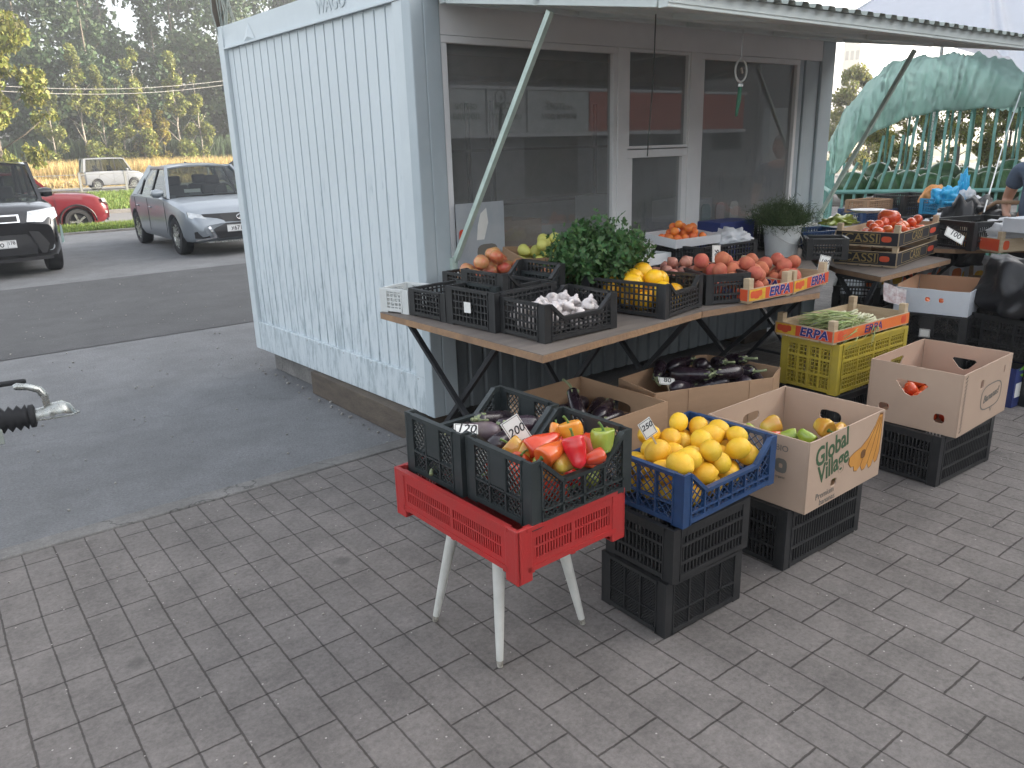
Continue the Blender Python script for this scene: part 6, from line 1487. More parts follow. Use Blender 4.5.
# tarpaulin: hem, brow, ridge and back lines
hem = [(829, 176), (838, 172), (858, 142), (880, 130), (905, 119), (935, 112), (965, 110), (1005, 108), (1045, 106), (1100, 105)]
brow = [(829, 150), (838, 132), (860, 104), (882, 82), (905, 76), (935, 70), (968, 68), (1005, 76), (1045, 76), (1100, 78)]
ridge = [(831, 138), (845, 112), (868, 84), (888, 66), (912, 59), (940, 56), (968, 54), (1000, 62), (1045, 66), (1100, 68)]
def smp(lst, t):
    x = t * (len(lst) - 1); i = min(int(x), len(lst) - 2); f = x - i
    return (lst[i][0] + (lst[i + 1][0] - lst[i][0]) * f, lst[i][1] + (lst[i + 1][1] - lst[i][1]) * f)
NU, NV = 130, 46
def tf(i, j):
    t = i / (NU - 1); v = j / (NV - 1)
    h_ = on_cage(*smp(hem, t), off=-.09); b_ = on_cage(*smp(brow, t), off=-.02); r_ = on_cage(*smp(ridge, t), off=.75)
    bk = Vector((r_.x, r_.y, 0)) + nb * .9 + Vector((0, 0, max(1.4, r_.z - .5)))
    if v < .34: f = v / .34; p = h_.lerp(b_, f) + nb * (-.06 * math.sin(PI * f))
    elif v < .70: f = (v - .34) / .36; p = b_.lerp(r_, f) + Vector((0, 0, .05 * math.sin(PI * f)))
    else: f = (v - .70) / .30; p = r_.lerp(bk, f)
    s = t * 22
    fold = .055 * noisev(s * .8 + v * 4.5, v * 2.6, 3) + .075 * abs(noisev(s * 2.4 - v * 5, v * 2.0, 8)) + .012 * noisev(s * 5, v * 9, 2)
    fold += .03 * math.sin(s * 2.1 + v * 4) * (1 - v) ** 2 * (1 if t < .45 else .4)
    return p - nb * fold * (1.6 if v < .4 else .8) + Vector((0, 0, fold * (0.3 if v < .4 else 1)))
mb = MB(); mb.grid(tf, NU, NV); tp = mb.build('tarpaulin', MT['tarp'], smooth=True); tag(tp, 'crumpled pale green tarpaulin draped over the watermelon cage', 'tarpaulin')
md = tp.modifiers.new('th', 'SOLIDIFY'); md.thickness = .004
# slender rope from the tarpaulin to the crates
mb = MB(); mb.tube([on_cage(1021, 92, -.25), on_cage(1003, 145, -.5), at(984, 212, 1.0)], .006, 6); tag(mb.build('rope', MT['white_pl']), 'pale taut rope running from the tarpaulin down to the rear table', 'rope')

# ================================================================== white market tent, upper right
tent = thing('market_tent', 'big white fabric market tent behind the kiosk flap', 'tent', (0, 0, 0))
A_ = atX(838, 22, 10.2); B_ = atX(985, -70, 12.4); C_ = atX(1190, 130, 9.8); D_ = atX(1024, 71, 9.9); E_ = atX(975, 38, 10.0)
Ab = A_ + Vector((4.2, .6, 0)); Cb = C_ + Vector((4.2, .6, .0))
def facet(a, b, c, nu=26):
    mb = MB()
    def fn(i, j):
        u = i / (nu - 1); v = j / 11
        base = a.lerp(b, u); p = base.lerp(c, v); n = (b - a).cross(c - a).normalized()
        return p + n * .05 * math.sin(PI * v) * math.sin(u * 9) + n * .03 * noisev(u * 6, v * 3, a.x)
    mb.grid(fn, nu, 12); return mb
E2 = atX(985, 40, 10.0)
def front(i, j):
    u = i / 40 * 3; k = min(2, int(u)); f = u - k; ln = (A_, E2, D_, C_); p = ln[k].lerp(ln[k + 1], f); q = p.lerp(B_, j / 11)
    return q + Vector((0, 0, .03 * noisev(i * .4, j * .3, 2) + .02 * math.sin(i * .9) * (1 - j / 11)))
mb = MB(); mb.grid(front, 41, 12); mb.build('roof_panel', MT['tent'], tent, smooth=True)
for a, b in ((C_, Cb), (Cb, Ab), (Ab, A_)): facet(a, b, B_).build('roof_panel', MT['tent'], tent, smooth=True)
for p in (C_, Cb, Ab):
    mb = MB(); mb.tube([Vector((p.x, p.y, 0)), p + Vector((0, 0, -.02))], .03, 8); mb.build('pole', MT['zinc'], tent)
mb = MB(); gp0 = atX(985, 41, 9.2); gp1 = atX(1100, 44, 8.6); mb.tube([gp0, gp1], .045, 8); mb.build('eave_pole', MT['zinc'], tent)

# ================================================================== vendor
def skin_fig(name, verts, edges, radii, m, parent=None, sub=2, loc=(0, 0, 0), rz=0.0):
    me = bpy.data.meshes.new(name); me.from_pydata(verts, edges, [])
    o = bpy.data.objects.new(name, me); col.objects.link(o)
    sk = o.modifiers.new('s', 'SKIN'); sk.use_smooth_shade = True
    for i, r_ in enumerate(radii): me.skin_vertices[0].data[i].radius = (r_, r_) if not isinstance(r_, tuple) else r_
    me.skin_vertices[0].data[0].use_root = True
    ss = o.modifiers.new('b', 'SUBSURF'); ss.levels = sub; ss.render_levels = sub
    dg = bpy.context.evaluated_depsgraph_get(); dg.update()
    m2 = bpy.data.meshes.new_from_object(o.evaluated_get(dg)); bpy.data.objects.remove(o)
    m2.materials.clear(); m2.materials.append(m); m2.polygons.foreach_set('use_smooth', [True] * len(m2.polygons))
    return link_mesh(name, m2, parent, loc, (0, 0, rz))
def add_head(parent, c, hair='hair', yaw=0.0, s=1.0, back=False):
    """head with face looking along -y of the local frame"""
    Rz = Matrix.Rotation(yaw, 3, 'Z')
    bm = bmesh.new(); bmesh.ops.create_uvsphere(bm, u_segments=24, v_segments=18, radius=1)
    for v in bm.verts:
        x, y, z = v.co; jaw = 1 - .28 * max(0, -z) - (.10 * max(0, -z) if y > 0 else 0)
        v.co = Vector((x * .076 * jaw, y * .095 * (1 - .12 * max(0, -z)) + (-.008 if z < 0 else 0), z * .118))
        if y < -.6 and abs(x) < .25 and -.35 < z < .12: v.co.y -= .018 * (1 - abs(x) / .25) * (1 - abs(z + .15) / .27 if abs(z + .15) < .27 else 0)
        if y < -.5 and .02 < z < .2 and .2 < abs(x) < .55: v.co.y += .006
    me = bpy.data.meshes.new('h'); bm.to_mesh(me); bm.free()
    me.transform(Matrix.Translation(Vector(c)) @ Rz.to_4x4() @ Matrix.Scale(s, 4)); me.materials.append(MT['skin']); me.polygons.foreach_set('use_smooth', [True] * len(me.polygons))
    def L(p): return Vector(c) + Rz @ (Vector(p) * s)
    parts = [me]
    eb = MB()
    for sx in (-1, 1): eb.lathe([(.001, -.010), (.008, -.006), (.011, 0), (.008, .006), (.001, .010)], 10, L((sx * .030, -.082, .012)))
    e = eb.build('eyes', MT['eye'], parent, smooth=True)
    ib = MB()
    for sx in (-1, 1): ib.box(L((sx * .030, -.0935, .012)), (.008, .003, .008))
    ib.build('iris', MT['ink_brown'], e)
    br = MB()
    for sx in (-1, 1): br.box(L((sx * .030, -.091, .030)), (.028, .006, .005), rot=Rz)
    br.build('eyebrows', MT[hair], parent)
    lp = MB(); lp.tube([L((-.024, -.082, -.052)), L((0, -.090, -.050)), L((.024, -.082, -.052))], [.002, .0055, .002], 8); lp.build('mouth', MT['lip'], parent, smooth=True)
    er = MB()
    for sx in (-1, 1): er.lathe([(.001, -.03), (.010, -.02), (.013, 0), (.014, .015), (.001, .03)], 8, L((sx * .076, .008, .0)))
    er.build('ears', MT['skin'], parent, smooth=True)
    bm = bmesh.new(); bmesh.ops.create_uvsphere(bm, u_segments=24, v_segments=16, radius=1)
    dl = [v for v in bm.verts if (v.co.y < -.35 and v.co.z < .55) or v.co.z < -.45]
    bmesh.ops.delete(bm, geom=dl, context='VERTS')
    for v in bm.verts: v.co = Vector((v.co.x * .083, v.co.y * .103 + .004, v.co.z * .125 + .004 + .003 * noisev(v.co.x * 9, v.co.y * 9, v.co.z * 9)))
    hm = bpy.data.meshes.new('hair'); bm.to_mesh(hm); bm.free(); hm.transform(Matrix.Translation(Vector(c)) @ Rz.to_4x4() @ Matrix.Scale(s, 4)); hm.materials.append(MT[hair]); hm.polygons.foreach_set('use_smooth', [True] * len(hm.polygons))
    ho = link_mesh('hair', hm, parent); md = ho.modifiers.new('t', 'SOLIDIFY'); md.thickness = .012
    return me
def hand(mb, wrist, dirv, palm_n, s=1.0):
    """palm with five separate bent fingers"""
    d = Vector(dirv).normalized(); n = Vector(palm_n); n = (n - d * n.dot(d)).normalized(); u = d.cross(n)
    w_ = Vector(wrist)
    mb.tube([w_ - d * .01 * s, w_ + d * .03 * s, w_ + d * .075 * s, w_ + d * .095 * s], [.024 * s, .036 * s, .040 * s, .036 * s], 10, sq=.42)
    for k_, (o_, l_) in enumerate(((-.030, .070), (-.010, .080), (.011, .075), (.030, .058))):
        b = w_ + d * .088 * s + u * o_ * s; c1 = b + d * l_ * .45 * s + n * .006 * s; c2 = c1 + d * l_ * .30 * s + n * .016 * s; c3 = c2 + d * l_ * .16 * s + n * .018 * s
        mb.tube([b, c1, c2, c3], [.0092 * s, .0085 * s, .0078 * s, .0055 * s], 8)
    b = w_ + d * .025 * s - u * .026 * s; mb.tube([b, b + d * .025 * s - u * .022 * s + n * .008 * s, b + d * .055 * s - u * .030 * s + n * .020 * s], [.013 * s, .0105 * s, .007 * s], 8)
def vendor(loc, rz):
    r = thing('person', 'person in a navy-grey T-shirt standing cut off by the right edge, elbow out', 'person', loc, rz)
    # local: faces -y ; 1.70 tall
    V = [(0, 0, .95), (0, 0, 1.10), (0, -.01, 1.28), (0, 0, 1.40), (0, .0, 1.48),   # 0-4 torso to neck
         (-.20, 0, 1.38), (-.30, .04, 1.12), (-.18, -.14, 1.02), (-.13, -.18, 1.00),   # 5-8 left arm: shoulder elbow wrist
         (.20, 0, 1.38), (.27, .03, 1.10), (.20, -.16, 1.00), (.17, -.20, 1.0),   # 9-12
         (-.10, 0, .90), (-.11, -.01, .50), (-.12, .02, .09), (.10, 0, .90), (.11, -.01, .50), (.12, .02, .09)]
    E = [(0, 1), (1, 2), (2, 3), (3, 4), (3, 5), (5, 6), (6, 7), (7, 8), (3, 9), (9, 10), (10, 11), (11, 12), (0, 13), (13, 14), (14, 15), (0, 16), (16, 17), (17, 18)]
    Rr = [(.15, .10), (.15, .10), (.16, .105), (.10, .08), .055, .060, .042, .030, .026, .060, .042, .030, .026, .085, .058, .042, .085, .058, .042]
    body = skin_fig('body', V, E, Rr, MT['skin'], r)
    hm = add_head(r, (0, -.02, 1.60)); 
    hb = MB()
    hand(hb, (-.13, -.18, 1.00), (.6, -.5, -.35), (0, .4, -1)); hand(hb, (.17, -.20, 1.0), (-.4, -.6, -.3), (0, .4, -1))
    bm = bmesh.new(); bm.from_mesh(body.data); bm.from_mesh(hm)
    t_ = hb.mesh('h', MT['skin'], True); bm.from_mesh(t_); bm.to_mesh(body.data); bm.free(); body.data.polygons.foreach_set('use_smooth', [True] * len(body.data.polygons))
    V2 = [(0, 0, .90), (0, 0, 1.10), (0, -.01, 1.28), (0, 0, 1.395), (-.195, 0, 1.385), (-.26, .025, 1.22), (.195, 0, 1.385), (.245, .02, 1.22), (0, 0, 1.445)]
    skin_fig('shirt', V2, [(0, 1), (1, 2), (2, 3), (3, 4), (4, 5), (3, 6), (6, 7), (3, 8)], [(.17, .125), (.172, .125), (.178, .125), (.12, .10), .082, .070, .082, .070, .068], MT['shirt'], r)
    V3 = [(0, 0, .94), (-.10, 0, .86), (-.11, -.01, .50), (-.12, .02, .08), (.10, 0, .86), (.11, -.01, .50), (.12, .02, .08)]
    skin_fig('trousers', V3, [(0, 1), (1, 2), (2, 3), (0, 4), (4, 5), (5, 6)], [(.16, .12), .10, .072, .062, .10, .072, .062], MT['trousers'], r)
    sh = MB()
    for sx in (-1, 1):
        sh = MB(); sh.tube([(sx * .12, .06, .045), (sx * .12, .0, .05), (sx * .12, -.10, .035), (sx * .12, -.18, .025)], [.04, .045, .042, .025], 10)
        sh.build('shoe', MT['rubber'], r, smooth=True)
    return r
pv = atX(1010, 165, 6.9)
vp_ = vendor((pv.x + .17, pv.y - .19, 0), R(-100)); vp_.scale = (.95,) * 3
# brown wooden chair back beside the vendor
ch = thing('chair', 'light brown wooden chair back rising behind the right edge of the rear table', 'chair', (pv.x - .1, pv.y - .08, 0), R(-70))
mb = MB()
for x in (-.19, .19):
    for y in (-.19, .19): mb = MB(); mb.tube([(x, y, 0), (x, y, .45)], .018, 8); mb.build('leg', MT['wood_pale'], ch)
mb = MB(); mb.bb(-.22, .22, -.22, .22, .45, .475); mb.build('seat', MT['wood_edge'], ch, bevel=.008)
mb = MB()
mb.tube([(-.20, .20, .476), (-.22, .23, .75), (-.20, .25, .98), (-.1, .26, 1.06), (.1, .26, 1.06), (.20, .25, .98), (.22, .23, .75), (.20, .20, .476)], .016, 8); mb.build('backrest', MT['wood_edge'], ch, smooth=True)
# ================================================================== vehicles. local frame: +x is the nose, z up, origin at ground centre
def interp(tab, x):
    if x <= tab[0][0]: return tab[0][1:]
    for a, b in zip(tab[:-1], tab[1:]):
        if x <= b[0]:
            f = (x - a[0]) / (b[0] - a[0]); f = f * f * (3 - 2 * f) * .5 + f * .5
            return tuple(p + (q - p) * f for p, q in zip(a[1:], b[1:]))
    return tab[-1][1:]
def car(name, label, cat, loc, rz, paint, S, group=None):
    r = thing(name, label, cat, loc, rz, group)
    Lh = S['L'] / 2; Wh = S['W'] / 2
    # ---- lower body: loft of cross-sections; table rows: x, z_bottom, z_top(centre), z_shoulder, half width factor
    T = S['body']; nx = 44
    xs = [-Lh + 2 * Lh * (1 - math.cos(PI * i / (nx - 1))) / 2 for i in range(nx)]
    sec = []
    for x in xs:
        zb, zt, zs, wf = interp(T, x); w_ = Wh * wf
        zm = zb + (zs - zb) * .5
        half = [(0, zb), (w_ * .80, zb), (w_ * .93, zb + .03), (w_ * .985, zb + .12), (w_ * 1.0, zm), (w_ * .995, zm + (zs - zm) * .55), (w_ * .97, zs - .015), (w_ * .93, zs + .015), (w_ * .84, zs + (zt - zs) * .5), (w_ * .55, zs + (zt - zs) * .88), (0, zt)]
        ring = [Vector((x, y, z)) for y, z in half] + [Vector((x, -y, z)) for y, z in half[-2:0:-1]]
        sec.append(ring)
    n = len(sec[0]); mb = MB(); mb.add([v for s_ in sec for v in s_], [(i * n + j, (i + 1) * n + j, (i + 1) * n + (j + 1) % n, i * n + (j + 1) % n) for i in range(nx - 1) for j in range(n)])
    mb.f += [tuple(range(n)), tuple((nx - 1) * n + j for j in range(n - 1, -1, -1))]; mb.m += [0, 0]
    me = mb.mesh('body', paint, True, 35); fix_normals(me)
    bo = bpy.data.objects.new('body', me); col.objects.link(bo)
    wr = S['wr']; cut = MB()
    for wx in S['wx']:
        for sy in (-1, 1):
            cut.tube([(wx, sy * (Wh - .30), wr), (wx, sy * (Wh + .1), wr)], wr + .055, 28)
    ce_ = cut.build('cut', MT['black_trim']); fix_normals(ce_.data)
    bm_ = bo.modifiers.new('b', 'BOOLEAN'); bm_.object = ce_; bm_.operation = 'DIFFERENCE'; bm_.solver = 'EXACT'
    dg = bpy.context.evaluated_depsgraph_get(); dg.update()
    m2 = bpy.data.meshes.new_from_object(bo.evaluated_get(dg)); bpy.data.objects.remove(bo); bpy.data.objects.remove(ce_)
    m2.polygons.foreach_set('use_smooth', [True] * len(m2.polygons)); m2.set_sharp_from_angle(angle=R(32))
    link_mesh('body', m2, r)
    # ---- cabin
    (xa, xb, xc, xd) = S['cab']   # windscreen base, roof front, roof rear, rear glass base
    zbelt, zr = S['belt'], S['roof']; wb, wt = Wh * .90, Wh * S.get('tumble', .70)
    def side(x, z, s): # point on the side plane
        f = (z - zbelt) / (zr - zbelt); return Vector((x, s * (wb + (wt - wb) * f), z))
    rf = MB(); NR = 14
    def roof(i, j):
        x = xb + (xc - xb) * i / (NR - 1); s_ = -1 + 2 * j / 12
        zz = zr + .035 * math.sin(PI * i / (NR - 1)) + .05 * (1 - abs(s_) ** 2.4) - .01; return Vector((x, s_ * (wt + .012), zz))
    rf.grid(roof, NR, 13); rf.grid(lambda i, j: roof(NR - 1 - i, j) - Vector((0, 0, .03)), NR, 13)
    for i_ in (0, NR - 1): rf.grid(lambda a, j: roof(i_, j) - Vector((0, 0, .03 * a)), 2, 13)
    for j_ in (0, 12): rf.grid(lambda a, i: roof(i, j_) - Vector((0, 0, .03 * a)), 2, NR)
    rf.build('roof', paint, r, smooth=True, angle=40)
    for s in (-1, 1):
        pl = MB(); nn = (0, 1, 0)
        pl.bar(side(xa, zbelt - .03, s), side(xb, zr + .0, s), .07, .05, nn); pl.bar(side(xd, zbelt - .03, s), side(xc, zr, s), .13, .05, nn)
        pl.bar(side(xb - .02, zr + .005, s), side(xc + .02, zr + .005, s), .05, .05, nn, ext=.02)
        pl.build('pillar_frame', paint, r)
        dk = MB()
        for xp in S['posts']: dk.bar(side(xp, zbelt - .02, s), side(xp + (0.02 if xp > 0 else .0), zr - .01, s), .06, .035, nn)
        dk.bar(side(xa, zbelt + .0, s) * 1.0, side(xd, zbelt, s), .03, .06, nn)
        dk.build('window_trim', MT['black_trim'], r)
        g_ = MB(); a, b, c_, d_ = side(xa - .03, zbelt, s), side(xb - .02, zr - .01, s), side(xc + .03, zr - .01, s), side(xd + .05, zbelt, s)
        g_.add([a, b, c_, d_], [(0, 1, 2, 3)]); g_.build('side_window', MT['car_glass'], r)
    def ws(x0, x1, nm):
        g_ = MB(); sg = 1 if x0 > x1 else -1
        def fn(i, j):
            f = i / 6; y = -1 + 2 * j / 10; bulge = .13 * (1 - y * y) * sg
            return Vector((x0 + (x1 - x0) * f + bulge * (1 - .55 * f), y * (wb + (wt - wb) * f - .01), zbelt - .02 + (zr + .03 * (1 - y * y) * f - zbelt + .01) * f))
        g_.grid(fn, 7, 11); o = g_.build(nm, MT['car_glass'], r, smooth=True); return fn
    wfn = ws(xa, xb, 'windscreen'); ws(xd, xc, 'rear_window')
    # interior
    it = MB(); it.bb(xd + .12, xa - .10, -wb + .07, wb - .07, zbelt - .20, zbelt - .12)
    it.bb(xa - .45, xa - .05, -wb + .08, wb - .08, zbelt - .115, zbelt - .03); it.build('dashboard', MT['black_trim'], r)
    for sy in (-.36, .36):
        for x in (xa - 1.15, xa - 2.0):
            if x < xd + .1: continue
            st = MB(); st.box((x, sy, zbelt + .02), (.16, .46, .30), rot=(0, R(-14), 0)); st.box((x - .06, sy, zbelt + .26), (.10, .26, .17), rot=(0, R(-10), 0)); st.build('seat', MT['seat'], r, bevel=.03)
    sw = MB(); q = [Vector((xa - .55 - .07 * math.sin(t * PI / 10), S.get('drv', 1) * .36 + .18 * math.cos(t * PI / 10), zbelt + .02 + .17 * math.sin(t * PI / 10))) for t in range(21)]
    sw.tube(q, .014, 6, cap=False); sw.build('steering_wheel', MT['black_trim'], r, smooth=True)
    # wheels
    for wx in S['wx']:
        for sy in (-1, 1):
            wheel = bpy.data.objects.new('wheel', None); col.objects.link(wheel); adopt(wheel, r); wheel.location = (wx, sy * (Wh - .125), wr); wheel.rotation_euler = (0, 0, 0 if sy > 0 else PI)
            ty = MB(); rot = Matrix.Rotation(-PI / 2, 3, 'X')
            ty.lathe([(wr * .66, -.09), (wr * .95, -.10), (wr, -.07), (wr, .07), (wr * .95, .10), (wr * .68, .098), (wr * .665, .05)], 32, rot=rot); ty.build('tyre', MT['tyre'], wheel, smooth=True, angle=40)
            rm = MB(); rm.lathe([(.001, .04), (wr * .60, .055), (wr * .655, .085), (wr * .66, .02), (.001, .01)], 28, rot=rot)
            o = rm.build('rim', S.get('rimback', MT['zinc']), wheel, smooth=True, angle=40)
            sp = MB(); k = S.get('spokes', 7)
            for q in range(k):
                a = 2 * PI * q / k; sp.bar((.02 * math.cos(a), .082, .02 * math.sin(a)), (wr * .62 * math.cos(a), .088, wr * .62 * math.sin(a)), .05, .02, (0, 1, 0))
            sp.tube([(0, .07, 0), (0, .10, 0)], .045, 12); sp.build('spokes', S.get('rim', MT['zinc']), wheel)
    # mirrors
    for s in (-1, 1):
        m_ = MB(); p = side(xa - .30, zbelt + .06, s) + Vector((0, s * .13, .02)); m_.lathe([(.01, -.11), (.06, -.09), (.075, 0), (.06, .09), (.01, .11)], 12, p, rot=Matrix.Rotation(PI / 2, 3, 'X')); m_.bar(p, side(xa - .25, zbelt, s), .04, .03)
        m_.build('wing_mirror', S.get('mirror', paint), r, smooth=True, angle=50)
    # door lines and handles (slightly proud dark strips)
    for s in (-1, 1):
        dl = MB(); hd = MB()
        def bod(x, z): 
            zb, zt, zs, wf = interp(T, x); return Vector((x, s * (Wh * wf * 1.001 + .001), z))
        for x in S['doors']:
            zb, zt, zs, wf = interp(T, x)
            for a in range(5):
                z0 = zb + .14 + (zs - .03 - zb - .14) * a / 5; z1 = zb + .14 + (zs - .03 - zb - .14) * (a + 1) / 5
                dl.bar(bod(x, z0), bod(x, z1), .008, .006, (0, 1, 0))
        dl.build('door_gap', MT['black_trim'], r)
        for x in S['handles']:
            hd.box(bod(x, S['belt'] - .17) + Vector((0, s * .012, 0)), (.17, .025, .028))
        hd.build('door_handle', S.get('mirror', paint), r, bevel=.008)
    r['x'] = 0; del r['x']
    return r, (interp, T, Wh, Lh, side, wfn)
def front_pt(S, y, z, d=0.0):
    """point on the nose surface: nose is curved in plan"""
    return Vector((S['L'] / 2 - S.get('nose', .22) * abs(y / (S['W'] / 2)) ** 2.6 - S.get('lean', .10) * max(0, (z - .45)) - S.get('lean2', 0) * max(0, z - .7) ** 2 + d, y, z))
def nose_patch(S, pts, m, name, parent, d=.01, t=.02, sub=6):
    """polygon in (y,z) laid on the nose surface with some thickness"""
    tris = tessellate_polygon([[Vector((p[0], p[1], 0)) for p in pts]])
    # refine the outline so it follows the curve
    bm = bmesh.new(); vs = [bm.verts.new((0, p[0], p[1])) for p in pts]; f = bm.faces.new(vs)
    bmesh.ops.triangulate(bm, faces=bm.faces[:]); bmesh.ops.subdivide_edges(bm, edges=bm.edges[:], cuts=3, use_grid_fill=True)
    ext = bmesh.ops.extrude_face_region(bm, geom=bm.faces[:]); up = set(v for v in ext['geom'] if isinstance(v, bmesh.types.BMVert))
    for v in bm.verts: v.co = front_pt(S, v.co.y, v.co.z, d if v in up else d - t)
    bmesh.ops.recalc_face_normals(bm, faces=bm.faces)
    me = bpy.data.meshes.new(name); bm.to_mesh(me); bm.free(); me.materials.append(m if not isinstance(m, str) else MT[m]); return link_mesh(name, me, parent)
def plate(S, r, z, body, tail, d=.03):
    mb = MB(); x = S['L'] / 2 + d - S.get('lean', .1) * max(0, z - .45) * .5; mb.bb(x - .012, x, -.26, .26, z - .056, z + .056); p = mb.build('number_plate', MT['plate'], r, bevel=.004)
    text(body, .095, 'lettering', MT['ink_black'], p, (x + .001, -.045, z - .002), (0, 1, 0), (0, 0, 1), bold=.0015)
    text(tail, .062, 'lettering', MT['ink_black'], p, (x + .001, .20, z + .014), (0, 1, 0), (0, 0, 1), bold=.0008)
    mb = MB(); mb.bb(x + .0005, x + .001, .148, .152, z - .05, z + .05); mb.bb(x + .0005, x + .001, -.252, .252, z + .047, z + .050); mb.bb(x + .0005, x + .001, -.252, .252, z - .050, z - .047); mb.build('plate_border', MT['ink_black'], p)
    return p
def sym(pts): return [(-y, z) for y, z in pts][::-1]

silver = mat('grey_blue_car_paint', (0.27, 0.30, 0.33), 0.34, metal=0.35, coat=0.6, var=.05, vscale=2)
blackp = mat('black_car_paint', (0.012, 0.011, 0.012), 0.22, coat=1.0, metal=.1)
redp = mat('red_car_paint', (0.13, 0.008, 0.014), 0.28, coat=0.9, metal=.25)  # red darkened in place of shade falling on the car
whitep = mat('silver_white_car_paint', (0.27, 0.285, 0.31), 0.35, coat=0.6, metal=.3)
# --- grey saloon, nose towards the camera
S1 = dict(L=4.38, W=1.76, wr=.315, wx=(1.33, -1.30), cab=(.98, .22, -.78, -1.45), belt=.93, roof=1.43, posts=(-.22, -1.0), doors=(.93, -.20, -1.15), handles=(-.02, -.92), nose=.19, lean=.42, tumble=.66,
          body=[(-2.19, .40, .82, .72, .74), (-2.10, .30, .98, .88, .88), (-1.6, .24, 1.03, .93, .98), (-.8, .20, .94, .94, 1.0), (.6, .20, .93, .93, 1.0), (1.0, .20, .95, .90, 1.0), (1.5, .20, .89, .82, .985), (1.85, .22, .80, .74, .95), (2.05, .24, .70, .65, .88), (2.15, .30, .62, .58, .80), (2.19, .36, .55, .50, .72)], drv=1)
SX0 = 3.66
r1, _ = car('saloon_car', 'grey-blue saloon car facing the camera beside the far end of the kiosk', 'car', (SX0 + .88, 15.58, -.014), R(-90), silver, S1)
nose_patch(S1, [(-.52, .56), (.52, .56), (.60, .70), (-.60, .70)], 'black_trim', 'upper_grille', r1, .045)
nose_patch(S1, [(-.40, .30), (.40, .30), (.52, .54), (-.52, .54)], 'black_trim', 'lower_grille', r1, .045)
for sg in (1, -1):
    f_ = (lambda p: p) if sg == 1 else sym
    nose_patch(S1, f_([(.50, .58), (.66, .57), (.80, .66), (.80, .74), (.62, .70)]), 'lamp_glass', 'headlight', r1, .065, .05)
    nose_patch(S1, f_([(.52, .30), (.76, .32), (.76, .42), (.60, .45)]), 'black_trim', 'fog_light_recess', r1, .045)
    nose_patch(S1, f_([(.44, .31), (.76, .275), (.76, .30), (.49, .335), (.56, .50), (.60, .56), (.565, .565), (.52, .51)]), 'chrome', 'chrome_trim', r1, .075)
nose_patch(S1, [(-.60, .235), (.60, .235), (.60, .26), (-.60, .26)], 'zinc', 'bumper_lip', r1, .04)
mb = MB(); xx = 2.19 + .045; mb.tube([(xx, .085 * math.cos(t * PI / 8), .635 + .045 * math.sin(t * PI / 8)) for t in range(17)], .008, 6, cap=False); mb.tube([(xx, -.05, .61), (xx, .03, .66), (xx, .05, .62)], .008, 6); mb.build('emblem', MT['chrome'], r1, smooth=True)
plate(S1, r1, .455, 'х671ре', '98', .05)
mb = MB(); mb.bb(.62, .64, -.42, -.14, 1.00, 1.06); mb.build('paper_note', MT['paper'], r1)
mb = MB(); mb.tube([(-.55, 0, 1.49), (-.60, 0, 1.52)], [.03, .012], 8); mb.build('aerial_base', MT['black_trim'], r1)
mb = MB(); mb.bar((1.02, .65, .955), (1.10, -.05, .965), .02, .02); mb.bar((1.04, -.05, .96), (1.08, -.70, .955), .02, .02); mb.build('wiper', MT['black_trim'], r1)
# --- black compact off-roader, nose towards the camera, cut by the left edge
S2 = dict(L=4.10, W=1.80, wr=.335, wx=(1.30, -1.28), cab=(.86, .35, -1.55, -1.95), belt=1.06, roof=1.58, posts=(-.25, -1.1), doors=(.85, -.22, -1.2), handles=(-.05, -.98), nose=.12, lean=.12, lean2=.8, tumble=.86,
          body=[(-2.05, .40, 1.0, .90, .80), (-1.95, .30, 1.06, 1.0, .93), (-1.4, .24, 1.04, 1.02, 1.0), (.5, .22, 1.06, 1.06, 1.0), (.9, .22, 1.10, 1.04, 1.0), (1.5, .22, 1.07, 1.0, .99), (1.8, .24, 1.02, .94, .95), (1.97, .28, .92, .86, .90), (2.05, .36, .78, .72, .84)], drv=-1, rim=MT['zinc'])
r2, _ = car('compact_suv', 'black compact off-road car facing the camera, cut off by the left edge', 'car', (1.88 - .90, 15.28, -.014), R(-90), blackp, S2)
nose_patch(S2, [(-.36, .79), (.36, .79), (.36, .90), (-.36, .90)], 'chrome', 'grille_frame', r2, .06)
nose_patch(S2, [(-.33, .81), (.33, .81), (.33, .88), (-.33, .88)], 'black_trim', 'grille', r2, .075)
nose_patch(S2, [(-.50, .34), (.50, .34), (.56, .62), (-.56, .62)], 'black_trim', 'lower_grille', r2, .04)
for sg in (1, -1):
    f_ = (lambda p: p) if sg == 1 else sym
    nose_patch(S2, f_([(.44, .79), (.72, .77), (.85, .84), (.84, .97), (.48, .93)]), 'lamp_glass', 'headlight', r2, .075, .08)
    nose_patch(S2, f_([(.56, .34), (.62, .34), (.72, .55), (.62, .64), (.44, .66), (.46, .62), (.58, .58)]), 'rubber', 'bumper_corner', r2, .06)
    nose_patch(S2, f_([(.84, .45), (.88, .47), (.885, .70), (.86, .74)]), 'chrome', 'painted_reflection_strip', r2, .05)  # bright strip added in place of the sky reflection on the fender
    fl_ = MB(); fl_.tube([front_pt(S2, sg * .68, .43, -.02), front_pt(S2, sg * .68, .43, .05)], [.06, .062], 16); fl_.build('fog_lamp', MT['lamp_glass'], r2, smooth=True, angle=50)
nose_patch(S2, [(-.7, .245), (.7, .245), (.7, .29), (-.7, .29)], 'rubber', 'bumper_lip', r2, .03)
plate(S2, r2, .50, 'а430ро', '178', .06)
